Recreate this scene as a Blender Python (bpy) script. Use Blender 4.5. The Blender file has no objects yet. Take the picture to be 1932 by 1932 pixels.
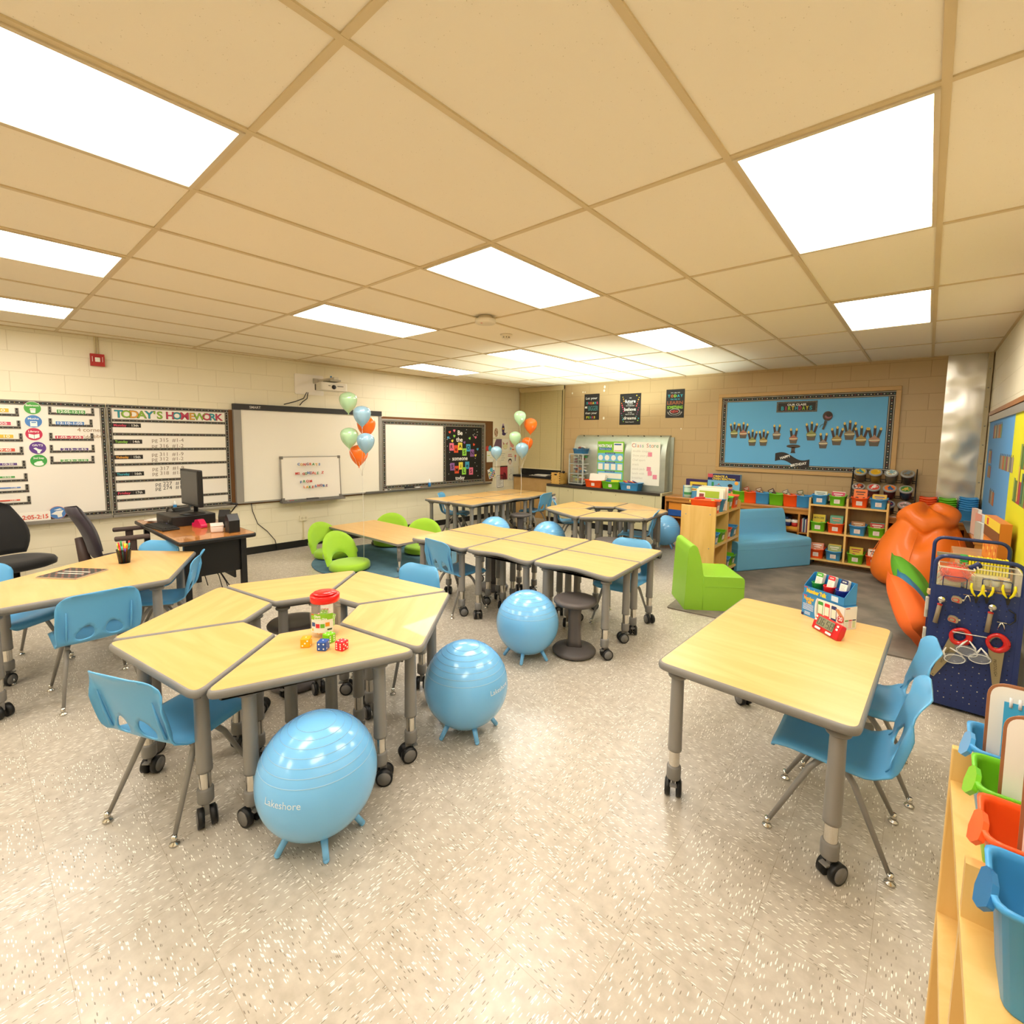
import bpy, math, random
from mathutils import Matrix, Vector, geometry
from math import sin, cos, pi, radians as rad
C = bpy.context.scene
col = C.collection
RND = random.Random(7)
# ---------------------------------------------------------------- camera
H = 2.68                                   # ceiling height
F, YAW, PIT, ROL = 902.4251, -.7135, -.0901, .0119
CAM = Vector((1.8602, -1.9526, H - 1.0567)); PX, PY = 966., 908.3562
_f = Vector((sin(YAW)*cos(PIT), cos(YAW)*cos(PIT), sin(PIT)))
_r = Vector((cos(YAW), -sin(YAW), 0)); _u = _r.cross(_f)
RT = cos(ROL)*_r + sin(ROL)*_u; UP = -sin(ROL)*_r + cos(ROL)*_u
cam = bpy.data.objects.new('camera', bpy.data.cameras.new('camera')); col.objects.link(cam)
cam.data.sensor_width = 36; cam.data.lens = F/1932*36; cam.data.shift_y = (PY-966)/1932
cam.data.clip_start = .05
cam.matrix_world = Matrix((( RT.x, UP.x, -_f.x, CAM.x), (RT.y, UP.y, -_f.y, CAM.y), (RT.z, UP.z, -_f.z, CAM.z), (0,0,0,1)))
C.camera = cam
# ---------------------------------------------------------------- world, exposure, lights
w = bpy.data.worlds.new('world'); C.world = w; w.use_nodes = True
w.node_tree.nodes['Background'].inputs[0].default_value = (.9,.95,1,1)
w.node_tree.nodes['Background'].inputs[1].default_value = .3
C.view_settings.view_transform = 'Standard'; C.view_settings.look = 'None'
C.view_settings.gamma = 1; C.view_settings.use_curve_mapping = False
C.view_settings.exposure = 0.0
LAMP = 15.0                                  # strength of the ceiling diffusers
def spot(name, loc, to, power, size, blend, color, radius=.15):
    l = bpy.data.lights.new(name, 'SPOT'); l.energy = power; l.spot_size = rad(size); l.spot_blend = blend
    l.color = color; l.shadow_soft_size = radius
    o = bpy.data.objects.new(name, l); col.objects.link(o); o.location = loc
    o.rotation_euler = (Vector(to)-Vector(loc)).to_track_quat('-Z','Y').to_euler(); return o
# the photographer's cool strobe, bounced off the ceiling at the back of the room
spot('bounced_flash', (-2.1, 4.55, 1.0), (-2.1, 4.5, 2.68), 290, 112, .3, (.86,1,.97))
# ---------------------------------------------------------------- placing helpers
def ray(u, v): return RT*((u-PX)/F) - UP*((v-PY)/F) + _f
def Z(u, v, z=0.): d = ray(u,v); return CAM + d*((z-CAM.z)/d.z)
def Y(u, v, y=5.93): d = ray(u,v); return CAM + d*((y-CAM.y)/d.y)
def X(u, v, x=2.375): d = ray(u,v); return CAM + d*((x-CAM.x)/d.x)
YB, XR, YF = 5.93, 2.375, -4.88
WO = Vector((-4.77, YB, 0)); WD = Vector((-.049,-1,0)).normalized(); WN = Vector((-WD.y, WD.x, 0))
def L(u, v, off=0.):
    d = ray(u,v); p = CAM + d*(((WO-CAM).dot(WN)+off)/d.dot(WN)); return (-(p-WO).dot(WD), p.z)
def BW(u, v, y=YB): p = Y(u,v,y); return (p.x, p.z)
def RW(u, v): p = X(u,v); return (-p.y, p.z)
def frame(o, xd, n):                       # local x right, y up, z out of the wall
    xd = Vector(xd); n = Vector(n)
    return Matrix(((xd.x,0,n.x,o[0]),(xd.y,0,n.y,o[1]),(xd.z,1,n.z,o[2]),(0,0,0,1)))
FL = frame(WO, -WD, WN); FB = frame((0,YB,0), (1,0,0), (0,-1,0)); FR = frame((XR,0,0), (0,-1,0), (-1,0,0))
def at(x, y, z=0, rz=0): return Matrix.Translation((x,y,z)) @ Matrix.Rotation(rz,4,'Z')
# ---------------------------------------------------------------- materials
MATS = {}
def lin(h):
    h = h.lstrip('#'); c = [int(h[i:i+2],16)/255 for i in (0,2,4)]
    return tuple(((x+.055)/1.055)**2.4 if x > .04045 else x/12.92 for x in c) + (1,)
def mat(name, color='#808080', rough=.5, metal=0., coat=0., alpha=1., trans=0., noise=0., nscale=8., sheen=0., bump=0., bscale=200., emit=0., ior=1.45, sub=0.):
    if name in MATS: return MATS[name]
    m = bpy.data.materials.new(name); m.use_nodes = True; nt = m.node_tree; b = nt.nodes['Principled BSDF']
    c = lin(color); b.inputs['Base Color'].default_value = c
    b.inputs['Roughness'].default_value = rough; b.inputs['Metallic'].default_value = metal
    b.inputs['Coat Weight'].default_value = coat; b.inputs['Coat Roughness'].default_value = .08
    b.inputs['Alpha'].default_value = alpha; b.inputs['Transmission Weight'].default_value = trans
    b.inputs['Sheen Weight'].default_value = sheen; b.inputs['IOR'].default_value = ior
    if emit:
        b.inputs['Emission Color'].default_value = c; b.inputs['Emission Strength'].default_value = emit
    tc = None
    if noise or bump: tc = nt.nodes.new('ShaderNodeTexCoord')
    if noise:
        n = nt.nodes.new('ShaderNodeTexNoise'); n.inputs['Scale'].default_value = nscale; n.inputs['Detail'].default_value = 4
        mr = nt.nodes.new('ShaderNodeMapRange'); mr.inputs[3].default_value = 1-noise; mr.inputs[4].default_value = 1+noise
        mx = nt.nodes.new('ShaderNodeVectorMath'); mx.operation = 'SCALE'; mx.inputs[0].default_value = c[:3]
        nt.links.new(tc.outputs['Object'], n.inputs['Vector']); nt.links.new(n.outputs['Fac'], mr.inputs[0])
        nt.links.new(mr.outputs[0], mx.inputs['Scale']); nt.links.new(mx.outputs[0], b.inputs['Base Color'])
    if bump:
        n = nt.nodes.new('ShaderNodeTexNoise'); n.inputs['Scale'].default_value = bscale
        bp = nt.nodes.new('ShaderNodeBump'); bp.inputs['Strength'].default_value = bump; bp.inputs['Distance'].default_value = .002 if bscale > 5 else .06
        nt.links.new(tc.outputs['Object'], n.inputs['Vector']); nt.links.new(n.outputs['Fac'], bp.inputs['Height'])
        nt.links.new(bp.outputs[0], b.inputs['Normal'])
    MATS[name] = m; return m
def hx(c, rough=.55):                       # plain paper / ink colour from a hex string
    return mat('paint_'+c.strip('#')+('' if rough == .55 else '_%d' % (rough*100)), c, rough)
def wood(name, c1, c2, scale=(1.2,14,14), rough=.35, rot=0, coat=.15, contrast=1.):
    if name in MATS: return MATS[name]
    m = bpy.data.materials.new(name); m.use_nodes = True; nt = m.node_tree; b = nt.nodes['Principled BSDF']
    tc = nt.nodes.new('ShaderNodeTexCoord'); mp = nt.nodes.new('ShaderNodeMapping')
    mp.inputs['Scale'].default_value = scale; mp.inputs['Rotation'].default_value = (0,0,rot)
    n = nt.nodes.new('ShaderNodeTexNoise'); n.inputs['Scale'].default_value = 1.6; n.inputs['Detail'].default_value = 6; n.inputs['Distortion'].default_value = .8
    r = nt.nodes.new('ShaderNodeValToRGB'); r.color_ramp.elements[0].position = .3; r.color_ramp.elements[1].position = .72
    r.color_ramp.elements[0].color = lin(c1); r.color_ramp.elements[1].color = lin(c2)
    nt.links.new(tc.outputs['Object'], mp.inputs[0]); nt.links.new(mp.outputs[0], n.inputs['Vector'])
    nt.links.new(n.outputs['Fac'], r.inputs[0]); nt.links.new(r.outputs[0], b.inputs['Base Color'])
    b.inputs['Roughness'].default_value = rough; b.inputs['Coat Weight'].default_value = coat
    MATS[name] = m; return m
# ---------------------------------------------------------------- mesh builder
_TXT = {}
def text_data(s, bold=0.0):
    k = (s, bold)
    if k not in _TXT:
        c = bpy.data.curves.new('t','FONT'); c.body = s; c.size = 1; c.offset = bold; c.resolution_u = 3; c.fill_mode = 'FRONT'
        o = bpy.data.objects.new('t', c); col.objects.link(o)
        me = bpy.data.meshes.new_from_object(o.evaluated_get(bpy.context.evaluated_depsgraph_get()))
        vs = [v.co.copy() for v in me.vertices]; fs = [tuple(p.vertices) for p in me.polygons]
        bpy.data.objects.remove(o); bpy.data.curves.remove(c); bpy.data.meshes.remove(me)
        _TXT[k] = (vs, fs)
    return _TXT[k]
def rpoly(pts, r, n=6):
    out = []; N = len(pts); rs = r if isinstance(r,(list,tuple)) else [r]*N
    for i in range(N):
        p = Vector(pts[i][:2]); a = (Vector(pts[i-1][:2])-p); b = (Vector(pts[(i+1)%N][:2])-p); rr = rs[i]
        if rr <= 0: out.append(tuple(p)); continue
        ang = a.angle(b); d = min(rr/math.tan(ang/2), a.length*.45, b.length*.45)
        p0 = p+a.normalized()*d; p1 = p+b.normalized()*d
        for k in range(n+1):
            t = k/n; q = p0*(1-t)**2 + p*2*t*(1-t)*.92 + p1*t**2 + (p0+p1)/2*(2*t*(1-t)*.08); out.append(tuple(q))
    return out
def ccw(p):
    a = sum(p[i-1][0]*p[i][1]-p[i][0]*p[i-1][1] for i in range(len(p))); return p if a > 0 else p[::-1]
def inset(p, d):
    p = ccw(p); n = len(p); out = []
    for i in range(n):
        a = Vector(p[i-1][:2]); b = Vector(p[i][:2]); c = Vector(p[(i+1)%n][:2])
        t1 = (b-a).normalized(); t2 = (c-b).normalized(); n1 = Vector((-t1.y,t1.x)); n2 = Vector((-t2.y,t2.x))
        m = (n1+n2); m = m.normalized() if m.length > 1e-6 else n1
        out.append(tuple(b + m*(d/max(.35, m.dot(n1)))))
    return out
class MB:
    def __init__(s): s.v=[]; s.f=[]; s.mi=[]; s.sm=[]; s.mats=[]; s.T=Matrix.Identity(4)
    def _m(s, m):
        if isinstance(m,str): m = MATS[m] if m in MATS else hx(m)
        if m not in s.mats: s.mats.append(m)
        return s.mats.index(m)
    def add(s, vs, fs, m, smooth=False):
        o = len(s.v); k = s._m(m); T = s.T; s.v += [tuple(T@Vector(p)) for p in vs]
        for f in fs: s.f.append(tuple(i+o for i in f)); s.mi.append(k); s.sm.append(smooth)
        return s
    def box(s, c, d, m, rz=0, top=(1,1), R=None):
        x,y,z = d[0]/2,d[1]/2,d[2]/2; vs = []
        Mx = R if R is not None else Matrix.Rotation(rz,3,'Z')
        for zz,(tx,ty) in ((-z,(1,1)),(z,top)):
            for sx,sy in ((-1,-1),(1,-1),(1,1),(-1,1)): vs.append(Vector(c)+Mx@Vector((sx*x*tx,sy*y*ty,zz)))
        return s.add(vs, [(3,2,1,0),(4,5,6,7),(0,1,5,4),(1,2,6,5),(2,3,7,6),(3,0,4,7)], m)
    def b2(s, lo, hi, m): return s.box([(a+b)/2 for a,b in zip(lo,hi)], [b-a for a,b in zip(lo,hi)], m)
    def prism(s, poly, z0, z1, m, mtop=None, bottom=True):
        poly = ccw(list(poly)); n = len(poly)
        vs = [(p[0],p[1],z0) for p in poly]+[(p[0],p[1],z1) for p in poly]
        s.add(vs, [(i,(i+1)%n,(i+1)%n+n,i+n) for i in range(n)], m)
        s.add(vs[n:], [tuple(range(n))], mtop or m)
        if bottom: s.add(vs[:n], [tuple(range(n))[::-1]], m)
        return s
    def loft(s, rings, m, smooth=True, cap=(True,True), closed=True):
        n = len(rings[0]); vs = [p for r in rings for p in r]; fs = []
        for k in range(len(rings)-1):
            for i in range(n if closed else n-1):
                j = (i+1)%n; fs.append((k*n+i, k*n+j, (k+1)*n+j, (k+1)*n+i))
        if cap[0] and closed: fs.append(tuple(range(n))[::-1])
        if cap[1] and closed: fs.append(tuple((len(rings)-1)*n+i for i in range(n)))
        return s.add(vs, fs, m, smooth)
    def lathe(s, prof, m, c=(0,0,0), n=24, smooth=True, cap=(True,True)):
        return s.loft([[(c[0]+r*cos(2*pi*i/n), c[1]+r*sin(2*pi*i/n), c[2]+z) for i in range(n)] for r,z in prof], m, smooth, cap)
    def cyl(s, p0, p1, r0, r1, m, n=16, smooth=True, cap=(True,True)):
        return s.tube([p0,p1],[r0,r1],m,n,smooth,cap)
    def tube(s, pts, r, m, n=10, smooth=True, cap=(True,True)):
        pts = [Vector(p) for p in pts]; N = len(pts); rs = r if isinstance(r,(list,tuple)) else [r]*N; rings = []
        t0 = (pts[1]-pts[0]).normalized(); a = t0.orthogonal().normalized()
        for i in range(N):
            t = (pts[min(i+1,N-1)]-pts[max(i-1,0)]).normalized()
            a = (a - t*a.dot(t)).normalized(); b = t.cross(a)
            rings.append([pts[i]+(a*cos(2*pi*k/n)+b*sin(2*pi*k/n))*rs[i] for k in range(n)])
        return s.loft(rings, m, smooth, cap)
    def ball(s, c, r, m, n=16, k=10, sc=(1,1,1)):
        return s.loft([[(c[0]+r*sc[0]*cos(2*pi*i/n)*sin(pi*j/k), c[1]+r*sc[1]*sin(2*pi*i/n)*sin(pi*j/k), c[2]-r*sc[2]*cos(pi*j/k)) for i in range(n)] for j in ([.02]+list(range(1,k))+[k-.02])], m)
    # flat pieces in the local x/y plane (z = out)
    def rect(s, x0, y0, x1, y1, z, m, t=.0008):
        return s.b2((min(x0,x1),min(y0,y1),z),(max(x0,x1),max(y0,y1),z+t),m)
    def flat(s, poly, z, m, t=.0008): return s.prism(poly, z, z+t, m)
    def disc(s, x, y, r, z, m, ry=None, n=24, t=.0008):
        ry = ry or r; return s.flat([(x+r*cos(2*pi*i/n), y+ry*sin(2*pi*i/n)) for i in range(n)], z, m, t)
    def text(s, st, x, y, size, z, m, align='c', bold=0., sx=1., rot=0., width=None):
        vs, fs = text_data(st, bold)
        if not vs: return s
        x0 = min(v.x for v in vs); x1 = max(v.x for v in vs); k = size
        if width: sx = width/((x1-x0)*k)
        ox = {'c':-(x0+x1)/2,'l':-x0,'r':-x1}[align]
        R = Matrix.Rotation(rot,2)
        out = []
        for v in vs:
            q = R @ Vector(((v.x+ox)*k*sx, (v.y-.35)*k)); out.append((x+q.x, y+q.y, z))
        return s.add(out, fs, m)
    def strip(s, p0, p1, wd, z, m):         # a straight flat stroke
        a = Vector(p0[:2]); b = Vector(p1[:2]); n = (b-a).normalized(); n = Vector((-n.y,n.x))*wd/2
        return s.flat([a+n, b+n, b-n, a-n], z, m)
    def build(s, name, parent=None, M=None, bevel=0., seg=2, solid=0., sub=0, shade=None):
        me = bpy.data.meshes.new(name); me.from_pydata(s.v, [], s.f)
        for m in s.mats: me.materials.append(m)
        me.polygons.foreach_set('material_index', s.mi)
        me.polygons.foreach_set('use_smooth', s.sm if shade is None else [shade]*len(s.f)); me.update()
        o = bpy.data.objects.new(name, me); col.objects.link(o)
        if M is not None: o.matrix_world = M
        if parent is not None:
            o.parent = parent
            if M is not None: o.matrix_parent_inverse = Matrix.Identity(4); o.matrix_local = M
        if solid: md = o.modifiers.new('solid','SOLIDIFY'); md.thickness = solid; md.offset = 0
        if sub: md = o.modifiers.new('sub','SUBSURF'); md.levels = md.render_levels = sub
        if bevel: md = o.modifiers.new('bevel','BEVEL'); md.width = bevel; md.segments = seg; md.limit_method = 'ANGLE'; md.angle_limit = rad(40)
        return o
def tag(o, label=None, cat=None, group=None, kind=None):
    if label: o['label'] = label
    if cat: o['category'] = cat
    if group: o['group'] = group
    if kind: o['kind'] = kind
    return o
def empty(name, M, label, cat, group=None):
    o = bpy.data.objects.new(name, None); col.objects.link(o); o.matrix_world = M if isinstance(M, Matrix) else at(*M)
    o.empty_display_size = .05
    return tag(o, label, cat, group)
def dup(root, M, label=None, group=None):
    def cp(o, par):
        c = o.copy(); col.objects.link(c)
        if par is not None: c.parent = par
        for ch in list(o.children): cp(ch, c)
        return c
    r = cp(root, None); r.matrix_world = M if isinstance(M, Matrix) else at(*M)
    if label: r['label'] = label
    if group: r['group'] = group
    return r
def struct(o): o['kind'] = 'structure'; return o
ORD = ['first','second','third','fourth','fifth','sixth','seventh','eighth','ninth','tenth','eleventh','twelfth']
# ---------------------------------------------------------------- shared materials
LAM = wood('maple_laminate', '#d8ab66', '#e3bb78', (1.1,9,9), .33, rad(20))
GREY = mat('grey_plastic', '#7e7b76', .42, noise=.04, nscale=20)
GREYM = mat('grey_enamel', '#85817b', .35, coat=.3)
CHROME = mat('chrome', '#d8d4cc', .16, 1.)
BLACKR = mat('black_rubber', '#141414', .45)
HUB = mat('grey_hub', '#75726e', .4)
SKY = mat('sky_blue_plastic', '#5fa9d9', .34, noise=.03, nscale=3)
BALLB = mat('sky_blue_vinyl', '#78bef2', .2, coat=.3)
BWOOD = wood('birch_case', '#d9ad5e', '#e6bf76', (9,9,1.0), .4)
OAK = wood('oak_shelf', '#a86a26', '#c68742', (1.2,12,12), .3, coat=.3)
STEEL = mat('brushed_steel', '#d6d3ca', .26, .92, noise=.06, nscale=5, bump=1., bscale=1.6)
GALV = mat('galvanised_steel', '#b4bab0', .36, .75, noise=.15, nscale=9)
BLK = mat('black_plastic', '#151413', .4)
WHITEB = mat('whiteboard_enamel', '#e8e2d6', .12, coat=.2)
PAPER = hx('#f4f0e8'); INK = hx('#1a1817'); ALU = mat('aluminium_trim', '#a8a39a', .35, .7)
# ================================================================ ROOM SHELL
def tile_ceiling():
    m = bpy.data.materials.new('ceiling_tile'); m.use_nodes = True; nt = m.node_tree; b = nt.nodes['Principled BSDF']
    b.inputs['Roughness'].default_value = .9
    tc = nt.nodes.new('ShaderNodeTexCoord'); v = nt.nodes.new('ShaderNodeTexVoronoi'); v.inputs['Scale'].default_value = 75
    v.inputs['Randomness'].default_value = 1
    n = nt.nodes.new('ShaderNodeTexNoise'); n.inputs['Scale'].default_value = 28; n.inputs['Detail'].default_value = 2
    nt.links.new(tc.outputs['Object'], v.inputs['Vector']); nt.links.new(tc.outputs['Object'], n.inputs['Vector'])
    r = nt.nodes.new('ShaderNodeValToRGB'); r.color_ramp.elements[0].position = .06; r.color_ramp.elements[0].color = (0,0,0,1)
    r.color_ramp.elements[1].position = .13; r.color_ramp.elements[1].color = (1,1,1,1)
    nt.links.new(v.outputs['Distance'], r.inputs[0])
    r2 = nt.nodes.new('ShaderNodeValToRGB'); r2.color_ramp.elements[0].position = .5; r2.color_ramp.elements[0].color = (1,1,1,1)
    r2.color_ramp.elements[1].position = .56; r2.color_ramp.elements[1].color = (0,0,0,1); nt.links.new(n.outputs['Fac'], r2.inputs[0])
    mx = nt.nodes.new('ShaderNodeMix'); mx.data_type = 'FLOAT'; mx.blend_type = 'MIX'
    ad = nt.nodes.new('ShaderNodeMath'); ad.operation = 'MAXIMUM'; nt.links.new(r.outputs[0], ad.inputs[0]); nt.links.new(r2.outputs[0], ad.inputs[1])
    c = nt.nodes.new('ShaderNodeMix'); c.data_type = 'RGBA'; c.inputs[6].default_value = lin('#c9b896'); c.inputs[7].default_value = lin('#ebe0c8')
    nt.links.new(ad.outputs[0], c.inputs[0]); nt.links.new(c.outputs[2], b.inputs['Base Color'])
    bp = nt.nodes.new('ShaderNodeBump'); bp.inputs['Distance'].default_value = .002; bp.inputs['Strength'].default_value = .5
    nt.links.new(ad.outputs[0], bp.inputs['Height']); nt.links.new(bp.outputs[0], b.inputs['Normal'])
    return m
def block_wall(name, c, cj, bw=.4064, bh=.2032, rot=None, var=.03, mortar=.006, off=.5):
    m = bpy.data.materials.new(name); m.use_nodes = True; nt = m.node_tree; b = nt.nodes['Principled BSDF']
    b.inputs['Roughness'].default_value = .45
    tc = nt.nodes.new('ShaderNodeTexCoord'); br = nt.nodes.new('ShaderNodeTexBrick')
    br.inputs['Scale'].default_value = 1; br.inputs['Brick Width'].default_value = bw; br.inputs['Row Height'].default_value = bh
    br.inputs['Mortar Size'].default_value = mortar; br.inputs['Mortar Smooth'].default_value = .6; br.offset = off
    cc = lin(c); br.inputs['Color1'].default_value = cc
    br.inputs['Color2'].default_value = tuple(x*(1-var) for x in cc[:3])+(1,); br.inputs['Mortar'].default_value = lin(cj)
    nt.links.new(tc.outputs['Object'], br.inputs['Vector'])
    n = nt.nodes.new('ShaderNodeTexNoise'); n.inputs['Scale'].default_value = 90; nt.links.new(tc.outputs['Object'], n.inputs['Vector'])
    inv = nt.nodes.new('ShaderNodeMath'); inv.operation = 'MULTIPLY_ADD'; inv.inputs[1].default_value = -1; inv.inputs[2].default_value = 1
    nt.links.new(br.outputs['Fac'], inv.inputs[0])
    ad = nt.nodes.new('ShaderNodeMath'); ad.operation = 'MULTIPLY_ADD'; ad.inputs[1].default_value = .12
    nt.links.new(n.outputs['Fac'], ad.inputs[0]); nt.links.new(inv.outputs[0], ad.inputs[2])
    bp = nt.nodes.new('ShaderNodeBump'); bp.inputs['Distance'].default_value = .003; bp.inputs['Strength'].default_value = .6
    nt.links.new(ad.outputs[0], bp.inputs['Height']); nt.links.new(bp.outputs[0], b.inputs['Normal'])
    nt.links.new(br.outputs['Color'], b.inputs['Base Color']); return m
def floor_mat():
    m = bpy.data.materials.new('vinyl_tile_floor'); m.use_nodes = True; nt = m.node_tree; b = nt.nodes['Principled BSDF']
    N = nt.nodes.new; Lk = nt.links.new
    tc = N('ShaderNodeTexCoord')
    # checkerboard of 12 inch tiles with the streaks turned through a right angle on every other one
    ck = N('ShaderNodeTexChecker'); ck.inputs['Scale'].default_value = 1/.3048; Lk(tc.outputs['Object'], ck.inputs['Vector'])
    def chips(scale, rot, lo, hi, seed):
        mp = N('ShaderNodeMapping'); mp.inputs['Scale'].default_value = scale; mp.inputs['Rotation'].default_value = (0,0,rot); mp.inputs['Location'].default_value = (seed,seed*.7,0)
        v = N('ShaderNodeTexVoronoi'); v.inputs['Scale'].default_value = 1; Lk(tc.outputs['Object'], mp.inputs[0]); Lk(mp.outputs[0], v.inputs['Vector'])
        sx = N('ShaderNodeSeparateColor'); Lk(v.outputs['Color'], sx.inputs[0])
        a = N('ShaderNodeMath'); a.operation = 'GREATER_THAN'; a.inputs[1].default_value = hi; Lk(sx.outputs[0], a.inputs[0])
        d = N('ShaderNodeMath'); d.operation = 'LESS_THAN'; d.inputs[1].default_value = lo; Lk(v.outputs['Distance'], d.inputs[0])
        e = N('ShaderNodeMath'); e.operation = 'MULTIPLY'; Lk(a.outputs[0], e.inputs[0]); Lk(d.outputs[0], e.inputs[1]); return e.outputs[0]
    def pick(a, b2):
        mx = N('ShaderNodeMix'); mx.data_type = 'FLOAT'; Lk(ck.outputs['Fac'], mx.inputs[0]); Lk(a, mx.inputs[2]); Lk(b2, mx.inputs[3]); return mx.outputs[0]
    wchip = pick(chips((48,225,1),rad(14),.42,.80,0), chips((225,48,1),rad(14),.42,.80,5))
    dchip = pick(chips((50,230,1),rad(10),.36,.90,9), chips((230,50,1),rad(10),.36,.90,13))
    mott = N('ShaderNodeTexNoise'); mott.inputs['Scale'].default_value = 22; mott.inputs['Detail'].default_value = 5; Lk(tc.outputs['Object'], mott.inputs['Vector'])
    r = N('ShaderNodeValToRGB'); r.color_ramp.elements[0].position = .3; r.color_ramp.elements[1].position = .7
    r.color_ramp.elements[0].color = lin('#ada393'); r.color_ramp.elements[1].color = lin('#c2b9a9'); Lk(mott.outputs['Fac'], r.inputs[0])
    m1 = N('ShaderNodeMix'); m1.data_type = 'RGBA'; Lk(wchip, m1.inputs[0]); Lk(r.outputs[0], m1.inputs[6]); m1.inputs[7].default_value = lin('#efeadf')
    m2 = N('ShaderNodeMix'); m2.data_type = 'RGBA'; Lk(dchip, m2.inputs[0]); Lk(m1.outputs[2], m2.inputs[6]); m2.inputs[7].default_value = lin('#857b6c')
    br = N('ShaderNodeTexBrick'); br.offset = 0; br.inputs['Scale'].default_value = 1; br.inputs['Brick Width'].default_value = .3048; br.inputs['Row Height'].default_value = .3048
    br.inputs['Mortar Size'].default_value = .0012; br.inputs['Mortar Smooth'].default_value = 0; Lk(tc.outputs['Object'], br.inputs['Vector'])
    jf = N('ShaderNodeMath'); jf.operation = 'MULTIPLY'; jf.inputs[1].default_value = .45; Lk(br.outputs['Fac'], jf.inputs[0])
    m3 = N('ShaderNodeMix'); m3.data_type = 'RGBA'; Lk(jf.outputs[0], m3.inputs[0]); Lk(m2.outputs[2], m3.inputs[6]); m3.inputs[7].default_value = lin('#8d7d66')
    Lk(m3.outputs[2], b.inputs['Base Color']); b.inputs['Roughness'].default_value = .28; b.inputs['Specular IOR Level'].default_value = .45
    return m
XL = lambda y: WO.x - (YB-y)*.049           # the left wall is very slightly out of square
ly0 = XL(YF)
struct(MB().prism([(ly0-.2,YF-.2),(XR+.2,YF-.2),(XR+.2,YB+.2),(WO.x-.2,YB+.2)], -.1, 0, floor_mat()).build('floor'))
TILE = tile_ceiling()
struct(MB().prism([(ly0-.2,YF-.2),(XR+.2,YF-.2),(XR+.2,YB+.2),(WO.x-.2,YB+.2)], H, H+.1, TILE).build('ceiling'))
CREAM = block_wall('cream_block', '#e6ddc1', '#dbd1b3', var=.012, mortar=.004)
TAN = block_wall('tan_block', '#b99d70', '#a58a5c', var=.02, mortar=.003)
Lw = (YB-YF)/abs(WD.y)
struct(MB().b2((-Lw-.1,-.05,-.12),(.0,H+.05,0), CREAM).build('wall_left', M=FL))
struct(MB().b2((WO.x-.1,0,-.12),(XR,H+.05,0), TAN).build('wall_back', M=FB))
struct(MB().b2((-YB,0,-.12),(-YF,H+.05,0), CREAM).build('wall_right', M=FR))
struct(MB().b2((-XR-.1,0,-.12),(-ly0+.1,H+.05,0), CREAM).build('wall_front', M=frame((0,YF,0),(-1,0,0),(0,1,0))))
# black cove base
struct(MB().b2((-Lw,0,0),(0,.10,.012),'black_plastic').build('baseboard_left', M=FL, bevel=.004))
struct(MB().b2((-YB,0,0),(-YF,.10,.012),'black_plastic').build('baseboard_right', M=FR, bevel=.004))
# suspended ceiling grid
TBAR = mat('ceiling_grid_metal', '#cdb98f', .5, noise=.05, nscale=4)
g = MB(); zg0, zg1 = H-.007, H+.002
for i in range(-9, 5):
    x = i*.61
    if x > XR: continue
    y0 = YF
    if x < XL(YF): y0 = YF
    # only where the line is inside the room
    ys = YF if x > XL(YF) else None
    if x < ly0: continue
    y1 = YB; yy0 = YF
    if x < WO.x: y1 = YB - (WO.x-x)/.049
    g.b2((x-.012,yy0,zg0),(x+.012,y1,zg1), TBAR)
for j in range(-4, 5):
    y = j*1.22; g.b2((XL(y),y-.012,zg0+.001),(XR,y+.012,zg1), TBAR)
g.b2((XR-.02,YF,zg0),(XR,YB,zg1),TBAR).b2((WO.x,YB-.02,zg0),(XR,YB,zg1),TBAR)
g.T = FL; g.b2((-Lw,zg0,0),(0,zg1,.02),TBAR); g.T = Matrix.Identity(4)
struct(g.build('trim_1'))
# light fixtures: 2 x 4 ft troffers in the grid
DIFF = mat('lamp_diffuser', '#fff8ee', .5, emit=LAMP)
FRM = mat('fixture_frame', '#cdbd9c', .45)
def troffer(i, j, label, proto=[None]):
    M = at((i+.5)*.61, (j+.5)*1.22, H)
    if proto[0] is None:
        e = empty('ceiling_light', M, label, 'ceiling light', 'recessed ceiling lights')
        f = MB(); a, b = .293, .598
        for sx in (-1,1): f.box((sx*(a-.008),0,-.006),(.016,2*b,.012),FRM).box((0,sx*(b-.008),-.006),(2*a-.032,.016,.012),FRM)
        f.build('frame', e)
        MB().b2((-a+.017,-b+.017,-.006),(a-.017,b-.017,-.001),DIFF).build('diffuser', e, bevel=.002)
        proto[0] = e; return e
    return dup(proto[0], M, label)
TL = {(-1,0):'lit rectangular ceiling panel in front of the smoke detector, nearest the middle of the ceiling',
 (-4,0):'lit ceiling panel above the empty floor table, left of the middle one',
 (2,0):'large lit ceiling panel closest to the viewer over the activity table',
 (2,2):'lit ceiling panel above the orange bean bag, near the bulletin board',
 (-1,2):'lit ceiling panel behind the middle one, towards the birthday board',
 (-4,2):'lit ceiling panel just behind the white smoke detectors',
 (-7,2):'lit ceiling panel by the boards wall, above the black quote poster',
 (-4,-2):'long lit ceiling panel above the schedule whiteboard, second from its wall',
 (-7,-2):'narrow lit ceiling panel closest to the schedule whiteboard wall',
 (-1,-2):'lit ceiling panel cut by the top edge, above the near hexagon of tables',
 (2,-2):'lit ceiling panel directly overhead, right of the near hexagon',
 (-4,-4):'lit ceiling panel behind the viewer towards the boards wall',(-1,-4):'lit ceiling panel behind the viewer in the middle'}
for (i,j),lb in TL.items(): troffer(i,j,lb)
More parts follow.
